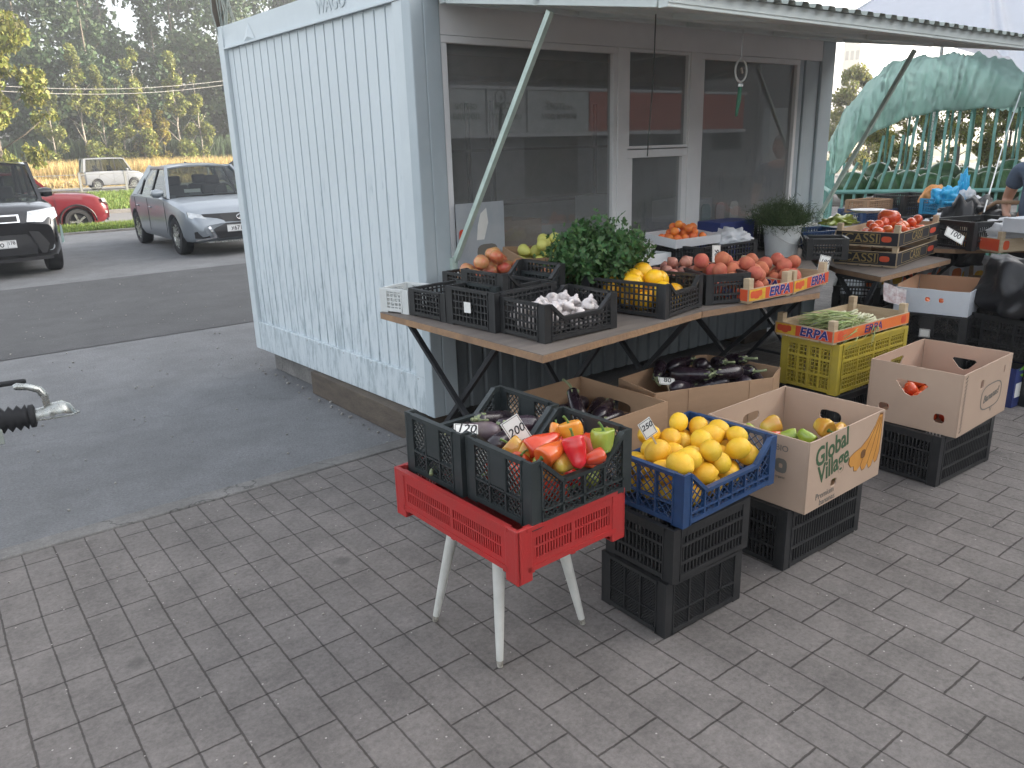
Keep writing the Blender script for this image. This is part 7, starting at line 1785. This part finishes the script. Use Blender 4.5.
# driver
drv = thing('person', 'person sitting behind the wheel of the black compact off-road car', 'person', (1.86 - .90 + .36 - .0, 15.28 + .42, 0))
drv.rotation_euler = (0, 0, 0)
skin_fig('body', [(0, 0, .62), (0, 0, .85), (0, 0, 1.08), (0, 0, 1.16), (-.19, 0, 1.05), (-.22, -.20, .88), (-.14, -.42, .98), (.19, 0, 1.05), (.22, -.2, .88), (.14, -.42, .98), (-.12, -.35, .60), (.12, -.35, .60)],
         [(0, 1), (1, 2), (2, 3), (2, 4), (4, 5), (5, 6), (2, 7), (7, 8), (8, 9), (0, 10), (0, 11)], [(.15, .11), (.15, .11), (.10, .09), .05, .06, .045, .03, .06, .045, .03, .08, .08], MT['shirt'], drv)
hm = add_head(drv, (0, -.03, 1.27)); link_mesh('head', hm, drv)
# --- red crossover on the road, nose to the right
S3 = dict(S2); S3.update(L=4.2, W=1.78, wr=.33, wx=(1.32, -1.25), spokes=5, rim=MT['zinc'], rimback=MT['black_trim'], mirror=MT['black_trim'])
x75 = at(75, 226, 0)
xw = atY(74, 215, 24.0).x
r3, _ = car('red_car', 'red crossover car crossing on the road behind the verge, mostly hidden by the black car', 'car', (xw - 1.32, 24.3, -.278), 0.0, redp, S3)
for sg in (1, -1):
    f_ = (lambda p: p) if sg == 1 else sym
    nose_patch(S3, f_([(.44, .73), (.72, .72), (.84, .80), (.83, .90), (.48, .86)]), 'lamp_glass', 'headlight', r3, .10, .08)
    m_ = MB(); m_.tube([(1.32 + .43 * math.cos(t), sg * -.895, .33 + .43 * math.sin(t)) for t in [PI * q / 14 for q in range(15)]], .022, 6); m_.build('wheel_arch_trim', MT['black_trim'], r3, smooth=True)
nose_patch(S3, [(-.50, .30), (.50, .30), (.56, .62), (-.56, .62)], 'black_trim', 'lower_grille', r3, .03)
for sg in (1, -1): m_ = MB(); m_.box((2.03, sg * .66, .54), (.06, .26, .08)); m_.build('fog_lamp', MT['lamp_glass'], r3, bevel=.01)
# --- boxy white microvan far away
S4 = dict(L=3.6, W=1.60, wr=.30, wx=(1.08, -1.12), cab=(1.05, .62, -1.66, -1.78), belt=1.02, roof=1.72, posts=(.05, -.75), doors=(.75, -.1, -.95), handles=(.1, -.75), nose=.15, lean=.05, tumble=.84, spokes=7,
          body=[(-1.8, .36, 1.02, .98, .86), (-1.74, .28, 1.04, 1.02, .96), (-1.0, .24, 1.02, 1.02, 1.0), (.8, .24, 1.02, 1.02, 1.0), (1.1, .24, 1.04, .96, 1.0), (1.5, .26, .98, .88, .97), (1.72, .30, .84, .76, .9), (1.8, .36, .62, .56, .82)])
vx0, vx1 = atY(81, 170, 47.5).x, atY(142, 170, 47.5).x
S4['L'] = 3.6
r4, _ = car('microvan', 'boxy silver-white microvan on the far road behind the grey railing', 'van', ((vx0 + vx1) / 2, 48.3, .02), 0.0, whitep, S4)
r4.scale = ((vx1 - vx0) / 3.6, (vx1 - vx0) / 3.6, (vx1 - vx0) / 3.6 * 1.13); r4.location.x += .15
for sg in (1, -1):
    f_ = (lambda p: p) if sg == 1 else sym
    nose_patch(S4, f_([(.46, .66), (.68, .66), (.72, .84), (.50, .82)]), 'lamp_glass', 'headlight', r4, .05, .05)
# --- another dark car roof behind the saloon (only its roof shows), and a dark van behind the cage
p_ = atY(262, 161, 44.5)
r5, _ = car('dark_car', 'dark blue car on the far road, only its roof showing above the grey saloon', 'car', (p_.x, 45.6, .02), 0.0, mat('navy_car_paint', (.02, .03, .06), .3, coat=.8), S1)
p_ = at(985, 150, 1.0)
# ================================================================== trees
def crown_mesh(name, m, blobs, n, leaf, seed, squash=1.0, droop=0.0, flat=0.6):
    rg = random.Random(seed); V = []; Fc = []
    tot = sum(b[3] ** 2 for b in blobs)
    for (bx, by, bz, br) in blobs:
        k = int(n * br * br / tot)
        for _ in range(k):
            d = Vector((rg.gauss(0, 1), rg.gauss(0, 1), rg.gauss(0, 1))).normalized(); rr = br * (rg.random() ** .45)
            p = Vector((bx, by, bz)) + Vector((d.x * rr, d.y * rr, d.z * rr * squash))
            if noisev(p.x * .9 + seed, p.y * .9, p.z * .9) < -.12 - .25 * (1 - rr / br): continue
            nrm = Vector((rg.gauss(0, 1), rg.gauss(0, 1), rg.gauss(.5, 1))).normalized(); u = nrm.orthogonal().normalized(); q = rg.uniform(0, 6.28)
            u = (Matrix.Rotation(q, 3, nrm) @ u); v = nrm.cross(u); L_ = leaf * rg.uniform(.55, 1.35); W_ = L_ * flat
            k0 = len(V); V.extend([tuple(p - u * L_), tuple(p + v * W_ - u * L_ * .1 + Vector((0, 0, -droop * L_))), tuple(p + u * L_), tuple(p - v * W_)]); Fc.append((k0, k0 + 1, k0 + 2, k0 + 3))
    me = bpy.data.meshes.new(name); me.from_pydata(V, [], Fc); me.materials.append(m); return me
def trunk_mesh(m, h, r0, seed, nl=9, spread=1.5, bare=.25, up=.9):
    rg = random.Random(seed); mb = MB(); pts = [(.12 * noisev(i * .7, seed) * i / 3, .12 * noisev(seed, i * .7) * i / 3, h * i / 9) for i in range(10)]
    mb.tube(pts, [r0 * (1 - .9 * i / 9) for i in range(10)], 8)
    for i in range(nl):
        t = bare + (1 - bare) * (i + .5) / nl; z = h * t; a = i * 2.4 + rg.random(); L_ = spread * (1.1 - t) + .3
        b = Vector(pts[min(9, int(t * 9))]); b.z = z
        mb.tube([b, b + Vector((math.cos(a) * L_ * .5, math.sin(a) * L_ * .5, L_ * .35 * up)), b + Vector((math.cos(a) * L_, math.sin(a) * L_, L_ * .8 * up))], [r0 * .32 * (1.1 - t), r0 * .2 * (1.1 - t), r0 * .05], 5)
    return mb.mesh('trunk', MT[m], True)
def tree_variant(kind_, seed):
    rg = random.Random(seed)
    if kind_ == 'dark':
        h = 20; bl = []
        for i in range(26):
            t = rg.uniform(.08, 1); w_ = 3.9 * math.sin(PI * min(1, (t * .78 + .16))) ; a = rg.uniform(0, 6.28); q = rg.uniform(.2, .8)
            bl.append((w_ * q * math.cos(a), w_ * q * math.sin(a), h * (.06 + .9 * t), rg.uniform(1.1, 2.0)))
        return crown_mesh('crown', MT['leaf_dark'], bl, 9500, .24, seed), trunk_mesh('bark', h * .92, .26, seed, 10, 3.2, .15)
    if kind_ == 'birch':
        h = 9; bl = []
        for i in range(22):
            t = rg.uniform(.10, 1); w_ = 1.35 * (1 - t) ** .7 + .15; a = rg.uniform(0, 6.28); q = rg.uniform(.3, .95)
            bl.append((w_ * q * math.cos(a), w_ * q * math.sin(a), h * (.12 + .88 * t), rg.uniform(.35, .75) * (1.2 - .6 * t)))
        return crown_mesh('crown', MT['leaf_mid'], bl, 5200, .13, seed), trunk_mesh('birch', h * .97, .10, seed, 14, 1.4, .15, 1.2)
    if kind_ == 'yellow':
        h = 6; bl = []
        for i in range(16):
            t = rg.uniform(.15, 1); w_ = 1.2 * (1 - t) + .2; a = rg.uniform(0, 6.28); q = rg.uniform(.3, .9)
            bl.append((w_ * q * math.cos(a), w_ * q * math.sin(a), h * (.12 + .88 * t), rg.uniform(.3, .7)))
        return crown_mesh('crown', MT['leaf_yellow'], bl, 3000, .13, seed), trunk_mesh('birch', h * .97, .07, seed, 10, 1.0, .12, 1.2)
    if kind_ == 'broad':
        h = 11.5; bl = []
        for i in range(34):
            t = rg.uniform(.0, 1); w_ = 3.8 * (math.sin(PI * (t * .80 + .18)) ** .8); a = rg.uniform(0, 6.28); q = rg.uniform(.3, .95)
            bl.append((w_ * q * math.cos(a), w_ * q * math.sin(a), h * (.14 + .84 * t), rg.uniform(.6, 1.25)))
        return crown_mesh('crown', MT['leaf_sunny'], bl, 17000, .15, seed, droop=.8), trunk_mesh('bark', h * .9, .22, seed, 14, 3.4, .12)
VAR = {}
def tree(kind_, v, x, y, sc, name, label, group, rz=None, zs=1.0, z=0.03):
    if (kind_, v) not in VAR: VAR[(kind_, v)] = tree_variant(kind_, 10 + v * 7 + len(kind_))
    cm, tm = VAR[(kind_, v)]
    t = thing(name, label, 'tree', (x, y, z), rnd.uniform(0, 6.28) if rz is None else rz, group); t.scale = (sc, sc, sc * zs)
    link_mesh('trunk', tm, t); link_mesh('crown', cm, t); return t
# far wall of wood
for row, (Y, step, sc) in enumerate(((76, 5.6, .95), (84, 6.0, 1.05), (94, 6.2, 1.25))):
    xl_ = atY(-60, 100, Y).x; xr_ = atY(300, 100, Y).x; k = int((xr_ - xl_) / step)
    for i in range(k + 1):
        tree('dark', (i + row) % 3, xl_ + (xr_ - xl_) * i / k + rnd.uniform(-1.2, 1.2), Y + rnd.uniform(-1.8, 1.8), sc * rnd.uniform(.88, 1.08) * (1.0 if row else .92), 'broadleaf_tree', 'tall dark tree in the dense wood beyond the field', 'trees of the dense wood')
tag(blades('undergrowth', atY(-60, 100, 72).x, atY(300, 100, 72).x, 69, 73, .03, 14000, 3.0, .10, MT['leaf_dark'], lean=.35), 'dark undergrowth along the edge of the wood', 'undergrowth')
# slender birches at the edge: px of trunk foot, px row of the top
specs = [('birch', 0, 110, 66, 'pale green birch just above the roof of the silver-white van'), ('birch', 1, 205, 74, 'birch partly hidden by the kiosk edge'), ('birch', 0, 90, 45, 'slender birch with a bright top left of the silver-white van'), ('birch', 1, 128, 78, 'small birch between the two bright-topped birches'), ('birch', 2, 147, 50, 'slender birch with a pale trunk above the gap between van and saloon'),
         ('birch', 0, 184, 52, 'slender birch with a white trunk just left of the kiosk'), ('yellow', 0, 152, 108, 'short yellow-leaved birch in front of the taller ones'), ('yellow', 1, 168, 112, 'low yellowish sapling left of the white-trunked birch'), ('birch', 1, 58, 70, 'thin leaning birch beside the big leafy tree')]
for kd, v, px, py, lb in specs:
    Y = 68.5; b = atY(px, 165, Y); hgt = atY(px, py, Y).z; H0 = 9 if kd == 'birch' else 6
    tree(kd, v, b.x, Y, hgt / H0 / 1.02, 'birch_tree', lb, 'birches at the edge of the wood')
b = atY(8, 165, 47.0); tree('broad', 0, atY(2, 165, 41).x, 41, atY(5, 8, 41).z / 11.0, 'broadleaf_tree', 'large leafy tree with sunlit yellow-green foliage at the left edge', None, 0.6)
# right background
for i, (px, Y, hpx, kd, v) in enumerate(((850, 34, 78, 'broad', 1), (870, 38, 92, 'broad', 0), (905, 26, 106, 'broad', 1), (960, 24, 100, 'broad', 0), (1010, 22, 92, 'broad', 1), (1050, 22, 80, 'broad', 0))):
    q = atY(px, 138, Y * .5); d_ = Vector((q.x, q.y, 0)); 
    dist = 38 if i < 2 else 24
    d_ = Vector((ray(px, 138).x, ray(px, 138).y, 0)).normalized() * dist
    zt = CAMH + (138 - hpx) / 780.0 * dist * 1.0
    tree(kd, v, d_.x, d_.y, max(.25, zt / 12.0), 'broadleaf_tree', ('yellow-green tree right of the kiosk behind the tarpaulin', 'small sunlit tree beside the pale tower block', 'sunlit bushy tree behind the left part of the cage', 'sunlit bushy tree behind the middle of the cage', 'bushy tree behind the right part of the cage', 'bushy tree beyond the right edge of the cage')[i], None, z=0.0)
d_ = Vector((ray(846, 138).x, ray(846, 138).y, 0)).normalized() * 150
tw = thing('tower_block', 'pale distant tower block right of the kiosk', 'building', (d_.x, d_.y, 0), R(20))
mb = MB(); mb.bb(-1.4, 1.4, -1.3, 1.3, 0, 16.8); mb.build('wall', MT['concrete'], tw); 
for fl_ in range(5):
    for k in range(3):
        mb = MB(); mb.bb(-1.43, -1.402, -1.1 + k * .8, -.6 + k * .8, 2 + fl_ * 2.9, 3.4 + fl_ * 2.9); mb.build('window', MT['black_trim'], tw)
# ================================================================== railing along the far road
def rail_fence():
    r = thing('railing', 'low grey pedestrian railing with crossed bars along the far road', 'railing', (0, 42.3, .06))
    x0, x1 = atY(60 - 45 * 3, 190, 42.3).x, atY(60 + 45 * 5, 190, 42.3).x; n = 8; st = (x1 - x0) / n
    for i in range(n + 1):
        mb = MB(); mb.bb(x0 + st * i - .05, x0 + st * i + .05, -.05, .05, 0, .98); mb.build('post', MT['fence_grey'], r)
    for i in range(n):
        a, b = x0 + st * i + .071, x0 + st * (i + 1) - .071; mb = MB()
        for z in (.25, .88): mb.bar((a, 0, z), (b, 0, z), .03, .03)
        m_ = (a + b) / 2
        for (p, q) in ((a, m_), (m_, b)):
            mb.bar((p, 0, .26), (q, 0, .87), .014, .014); mb.bar((q, .003, .26), (p, .003, .87), .014, .014)
        mb.build('rail_panel', MT['fence_grey'], r)
rail_fence()
# ================================================================== utility pole and wires
pp = Vector((2.125, 6.06, 0))
up = thing('utility_pole', 'dark pole with tangled cable loops at the rear corner of the kiosk roof', 'utility pole', (pp.x, pp.y, 0))
mb = MB(); mb.tube([(0, 0, 1.3), (0, 0, 2.2), (-.05, 0, 2.7), (-.07, 0, 4.5)], [.05, .05, .048, .045], 10); mb.build('shaft', MT['bark'], up, smooth=True)
mb = MB(); rg = random.Random(2)
for i in range(9):
    z = 2.35 + rg.uniform(0, .35); a = rg.uniform(0, 6.28); w_ = rg.uniform(.06, .17)
    mb.tube([Vector((-.05, -.05, z + .9)), Vector((-w_ * .8, -.1, z + .7 + rg.uniform(-.2, .2))), Vector((-w_ * .5 + rg.uniform(-.1, .1), -.12, z + .1)), Vector((-.06, -.1, z - .25 + rg.uniform(-.2, .2))), Vector((-.05, -.05, z + rg.uniform(.3, .6)))], .005, 5)
mb.build('cable_loops', MT['grey_pl'], up, smooth=True)
for z_ in (1.45, 2.05):
    mb = MB(); mb.bb(-.07, .07, -.085, .055, z_, z_ + .04); mb.build('wall_bracket', MT['iron'], up)
mb = MB(); mb.bb(-.08, .08, .055, .10, 3.0, 3.3); mb.build('junction_box', MT['iron'], up)
a = Vector((pp.x, pp.y - .05, 2.85)); b = atY(262, -16, 5.6)
mb = MB(); mb.tube([a, a.lerp(b, .5) + Vector((0, 0, -.04)), b], .010, 5); tag(mb.build('cable', MT['cord']), 'dark cable running from the utility pole to the kiosk roof', 'cable')
for i, (p0, p1) in enumerate((((25, 83), (214, 78)), ((40, 89), (214, 82)))):
    q0, q1 = atY(p0[0] - 60, p0[1] + 1, 56), atY(p1[0] + 40, p1[1] - 1, 56); mb = MB()
    mb.tube([q0.lerp(q1, t / 10) + Vector((0, 0, -.5 * math.sin(PI * t / 10))) for t in range(11)], .018, 5); tag(mb.build('power_line', MT['concrete']), ('upper', 'lower')[i] + ' thin power line crossing in front of the wood', 'power line', 'power lines')
for px in (-35, 254):
    q = atY(px, 80, 56); mb = MB(); mb.tube([(q.x, 56, 0), (q.x, 56, q.z + .6)], [.16, .11], 8); tag(mb.build('line_pole', MT['bark']), 'wooden pole carrying the power lines ' + ('beyond the left edge' if px < 0 else 'hidden behind the kiosk'), 'utility pole')

# ================================================================== trailer hitch at the left
tr_ = thing('trailer', 'small trailer cut off by the left edge, its black bellows and zinc ball coupling showing', 'trailer', (0, 0, 0))
c0 = at(76, 409, .42); c1 = at(0, 421, .42); dd = (c0 - c1).normalized(); sd_ = Vector((-dd.y, dd.x, 0)); up_ = Vector((0, 0, 1))
def tp(s, o=0, z=0): return c0 + dd * s + sd_ * o + up_ * z
mb = MB()
# coupling head: tapering half shell with flared lip
prof = [(.000, .012, -.014), (-.02, .038, .0), (-.055, .047, .012), (-.095, .045, .010), (-.135, .038, .004), (-.19, .033, .0)]
mb.grid(lambda i, j: tp(prof[i][0], prof[i][1] * math.cos(PI * j / 10), prof[i][2] + prof[i][1] * 1.05 * math.sin(PI * j / 10) - .006), len(prof), 11)
mb.grid(lambda i, j: tp(prof[len(prof) - 1 - i][0], prof[len(prof) - 1 - i][1] * .96 * math.cos(PI * j / 10), prof[len(prof) - 1 - i][2] + prof[len(prof) - 1 - i][1] * .98 * math.sin(PI * j / 10) - .010), len(prof), 11)
mb.tube([tp(.012, 0, -.016), tp(-.02, .048, -.012), tp(-.10, .050, -.014), tp(-.17, .036, -.016)], .005, 6); mb.tube([tp(.012, 0, -.016), tp(-.02, -.048, -.012), tp(-.10, -.050, -.014), tp(-.17, -.036, -.016)], .005, 6)
mb.tube([tp(-.10, -.040, .006), tp(-.10, -.056, .006)], .011, 10)
mb.build('ball_coupling', MT['zinc'], tr_, smooth=True, angle=50)
mb = MB(); mb.bar(tp(-.115, 0, .02), tp(-.120, 0, .095), .036, .030); mb.tube([tp(-.120, 0, .09), tp(-.138, 0, .125), tp(-.18, 0, .145), tp(-.225, 0, .155), tp(-.238, 0, .153)], [.018, .018, .016, .018, .012], 10); mb.build('locking_handle', MT['zinc'], tr_, smooth=True, angle=50)
mb = MB(); mb.tube([tp(-.16), tp(-.60, 0, -.004)], .022, 12); mb.build('drawbar', MT['zinc'], tr_, smooth=True)
mb = MB(); pr = [(.033, -.175), (.044, -.18), (.044, -.20), (.030, -.205)]
k = 0; s_ = -.21
pts = [tp(-.172), tp(-.178), tp(-.198), tp(-.204)]; rr = [.042, .056, .056, .038]
for i in range(9): pts += [tp(s_ - i * .034), tp(s_ - i * .034 - .017)]; rr += [.062 + .001 * i, .042]
mb.tube(pts, rr, 18); mb.build('bellows', MT['rubber'], tr_, smooth=True)
mb = MB(); hb_ = at(26, 381, .58); mb.tube([hb_ + dd * -.6 + Vector((0, 0, -.02)), hb_ + dd * -.15, hb_ + dd * -.01, hb_], [.012, .014, .013, .008], 10); mb.build('brake_lever', MT['rubber'], tr_, smooth=True)
mb = MB(); q = at(2, 436, .36); mb.box(q + dd * -.03, (.07, .06, .07)); mb.tube([q + dd * -.03, q + dd * -.03 + Vector((-.0, 0, -.055))], .012, 8); mb.build('jockey_clamp', MT['grey_pl'], tr_, bevel=.004)
mb = MB(); mb.bar(tp(-.52, 0, -.01), tp(-1.5, 0, -.01), .09, .08); mb.bar(tp(-1.1, 0, -.02), tp(-1.7, .5, -.02), .06, .06); mb.bar(tp(-1.1, 0, -.02), tp(-1.7, -.5, -.02), .06, .06); mb.build('frame', MT['iron'], tr_)
mb = MB(); Rt = Matrix.Rotation(math.atan2(dd.y, dd.x), 3, 'Z'); cb_ = tp(-2.9, 0, .25); mb.box(cb_, (2.3, 1.25, .45), rot=Rt); mb.build('load_box', MT['zinc'], tr_, bevel=.01)
for o_ in (-.75, .75):
    mb = MB(); wc_ = tp(-2.9, o_, 0); wc_.z = .30; mb.lathe([(.001, -.08), (.18, -.085), (.28, -.08), (.30, -.05), (.30, .05), (.28, .08), (.18, .085), (.001, .08)], 24, wc_, rot=Rt @ Matrix.Rotation(PI / 2, 3, 'X')); mb.build('wheel', MT['tyre'], tr_, smooth=True, angle=40)

# ================================================================== what stands behind the camera (seen mirrored in the kiosk glass) and an added block that shades the place
YR = -7.0; YV = 2 * (KY0 + .03) - YR
def mir(px, py): q = atY(px, py, YV); return q.x, q.z
xa_, zt_ = mir(445, 88); xb_, zb_ = mir(590, 131); xc_, _ = mir(744, 127)
op = thing('shop_pavilion', 'long shop pavilion across the pavement with white and red fascia, seen mirrored in the glass', 'pavilion', (0, YR, 0))
mb = MB(); mb.bb(-6, 16, -6.0, -.25, 0, 3.1); mb.build('wall', MT['dark_wall'], op)
mb = MB(); mb.bb(-6, 16, -6.1, .1, 3.12, 3.3); mb.build('roof', MT['concrete'], op)
zc_, zd_ = (zt_, zb_)
for i, (a, b) in enumerate(((-6.0, xa_), (xa_, xa_ + 1.05), (xa_ + 1.07, xa_ + 2.15), (xa_ + 2.17, xb_ + .02))):
    mb = MB(); mb.bb(a + .02, b - .02, -.20, -.05, zd_, zc_); p = mb.build('fascia_board', MT['banner'], op)
    tx = ('', 'салон\nпосуда', 're-COM\ncomфорт', 're:STORE\nновый дом')[i]
    if tx: text(tx, .20, 'lettering', MT['ink_green' if i < 3 else 'ink_grey'], p, ((a + b) / 2, -.045, (zc_ + zd_) / 2), (-1, 0, 0), (0, 0, 1), bold=.003)
mb = MB(); mb.bb(xb_ + .04, xc_, -.22, -.04, zd_, zc_); mb.build('fascia_board', MT['red_wall'], op)
mb = MB(); mb.bb(-6, xc_ + .1, -.24, -.02, zd_ - .10, zd_ - .005); mb.bb(-6, xc_ + .1, -.24, -.02, zc_ + .005, zc_ + .07); mb.build('fascia_trim', MT['frame_grey'], op)
xq, zq = mir(770, 108); xr2, zr2 = mir(800, 168)
mb = MB(); mb.bb(xq, xr2 + .35, -.20, .02, zr2, zq); mb.build('white_sign', MT['banner'], op)
mb = MB(); mb.bb(xq, xr2 + .35, -.20, .0, zr2 - .5, zr2 - .02); mb.build('blue_sign', MT['card_blue'], op)
for i in range(6):
    mb = MB(); x = -4 + i * 3.1; mb.bb(x, x + 1.6, -.24, -.20, .5, 2.0); mb.build('window', MT['car_glass'], op)
xl_, _ = mir(737, 150); mb = MB(); mb.tube([(xl_, YR + .6, 0), (xl_, YR + .6, 3.6)], .05, 8); lp_ = mb.build('lamp_post', MT['fence_grey']); tag(lp_, 'slim grey post standing before the red fascia of the opposite pavilion', 'post')
# back-side apartment block further away closes the mirrored view
ab = thing('offscreen_block', 'grey apartment block behind the opposite pavilion', 'building', (4, -26, 0))
mb = MB(); mb.bb(-26, 20, -10, 0, 0, 9); mb.build('wall', MT['concrete'], ab)
for i in range(14):
    for k in range(3):
        mb = MB(); mb.bb(-24.5 + i * 3.1, -23.0 + i * 3.1, -.05, .01, 1.2 + k * 2.9, 2.6 + k * 2.9); mb.build('window', MT['car_glass'], ab)
# unseen block added at the right so its shadow covers the market
shade_block = thing('offscreen_block', 'tall unseen block added right of the market to shade the stalls', 'building', (30, -60, 0))
mb = MB(); mb.bb(0, 13, 0, 63.0, 0, 19); mb.build('wall', MT['concrete'], shade_block)
for i in range(16):
    for k in range(6):
        mb = MB(); mb.bb(-.01, .06, 1.5 + i * 3.8, 3.1 + i * 3.8, 1.2 + k * 3.0, 2.7 + k * 3.0); mb.build('window', MT['car_glass'], shade_block)

# ================================================================== air
if HAZE > 0:
    mb = MB(); mb.bb(-75, 160, -75, 130, -1.4, 42); hz_ = mb.build('haze', None); hm_ = bpy.data.materials.new('haze_air'); hm_.use_nodes = True
    n = hm_.node_tree.nodes; l = hm_.node_tree.links; n.remove(n['Principled BSDF']); pv_ = n.new('ShaderNodeVolumePrincipled')
    pv_.inputs['Color'].default_value = (.93, .95, .98, 1); pv_.inputs['Density'].default_value = HAZE; pv_.inputs['Anisotropy'].default_value = .55
    l.new(pv_.outputs[0], n['Material Output'].inputs['Volume']); hz_.data.materials.clear(); hz_.data.materials.append(hm_)
    tag(hz_, 'thin pale haze in the low evening air', 'haze', kind='stuff')
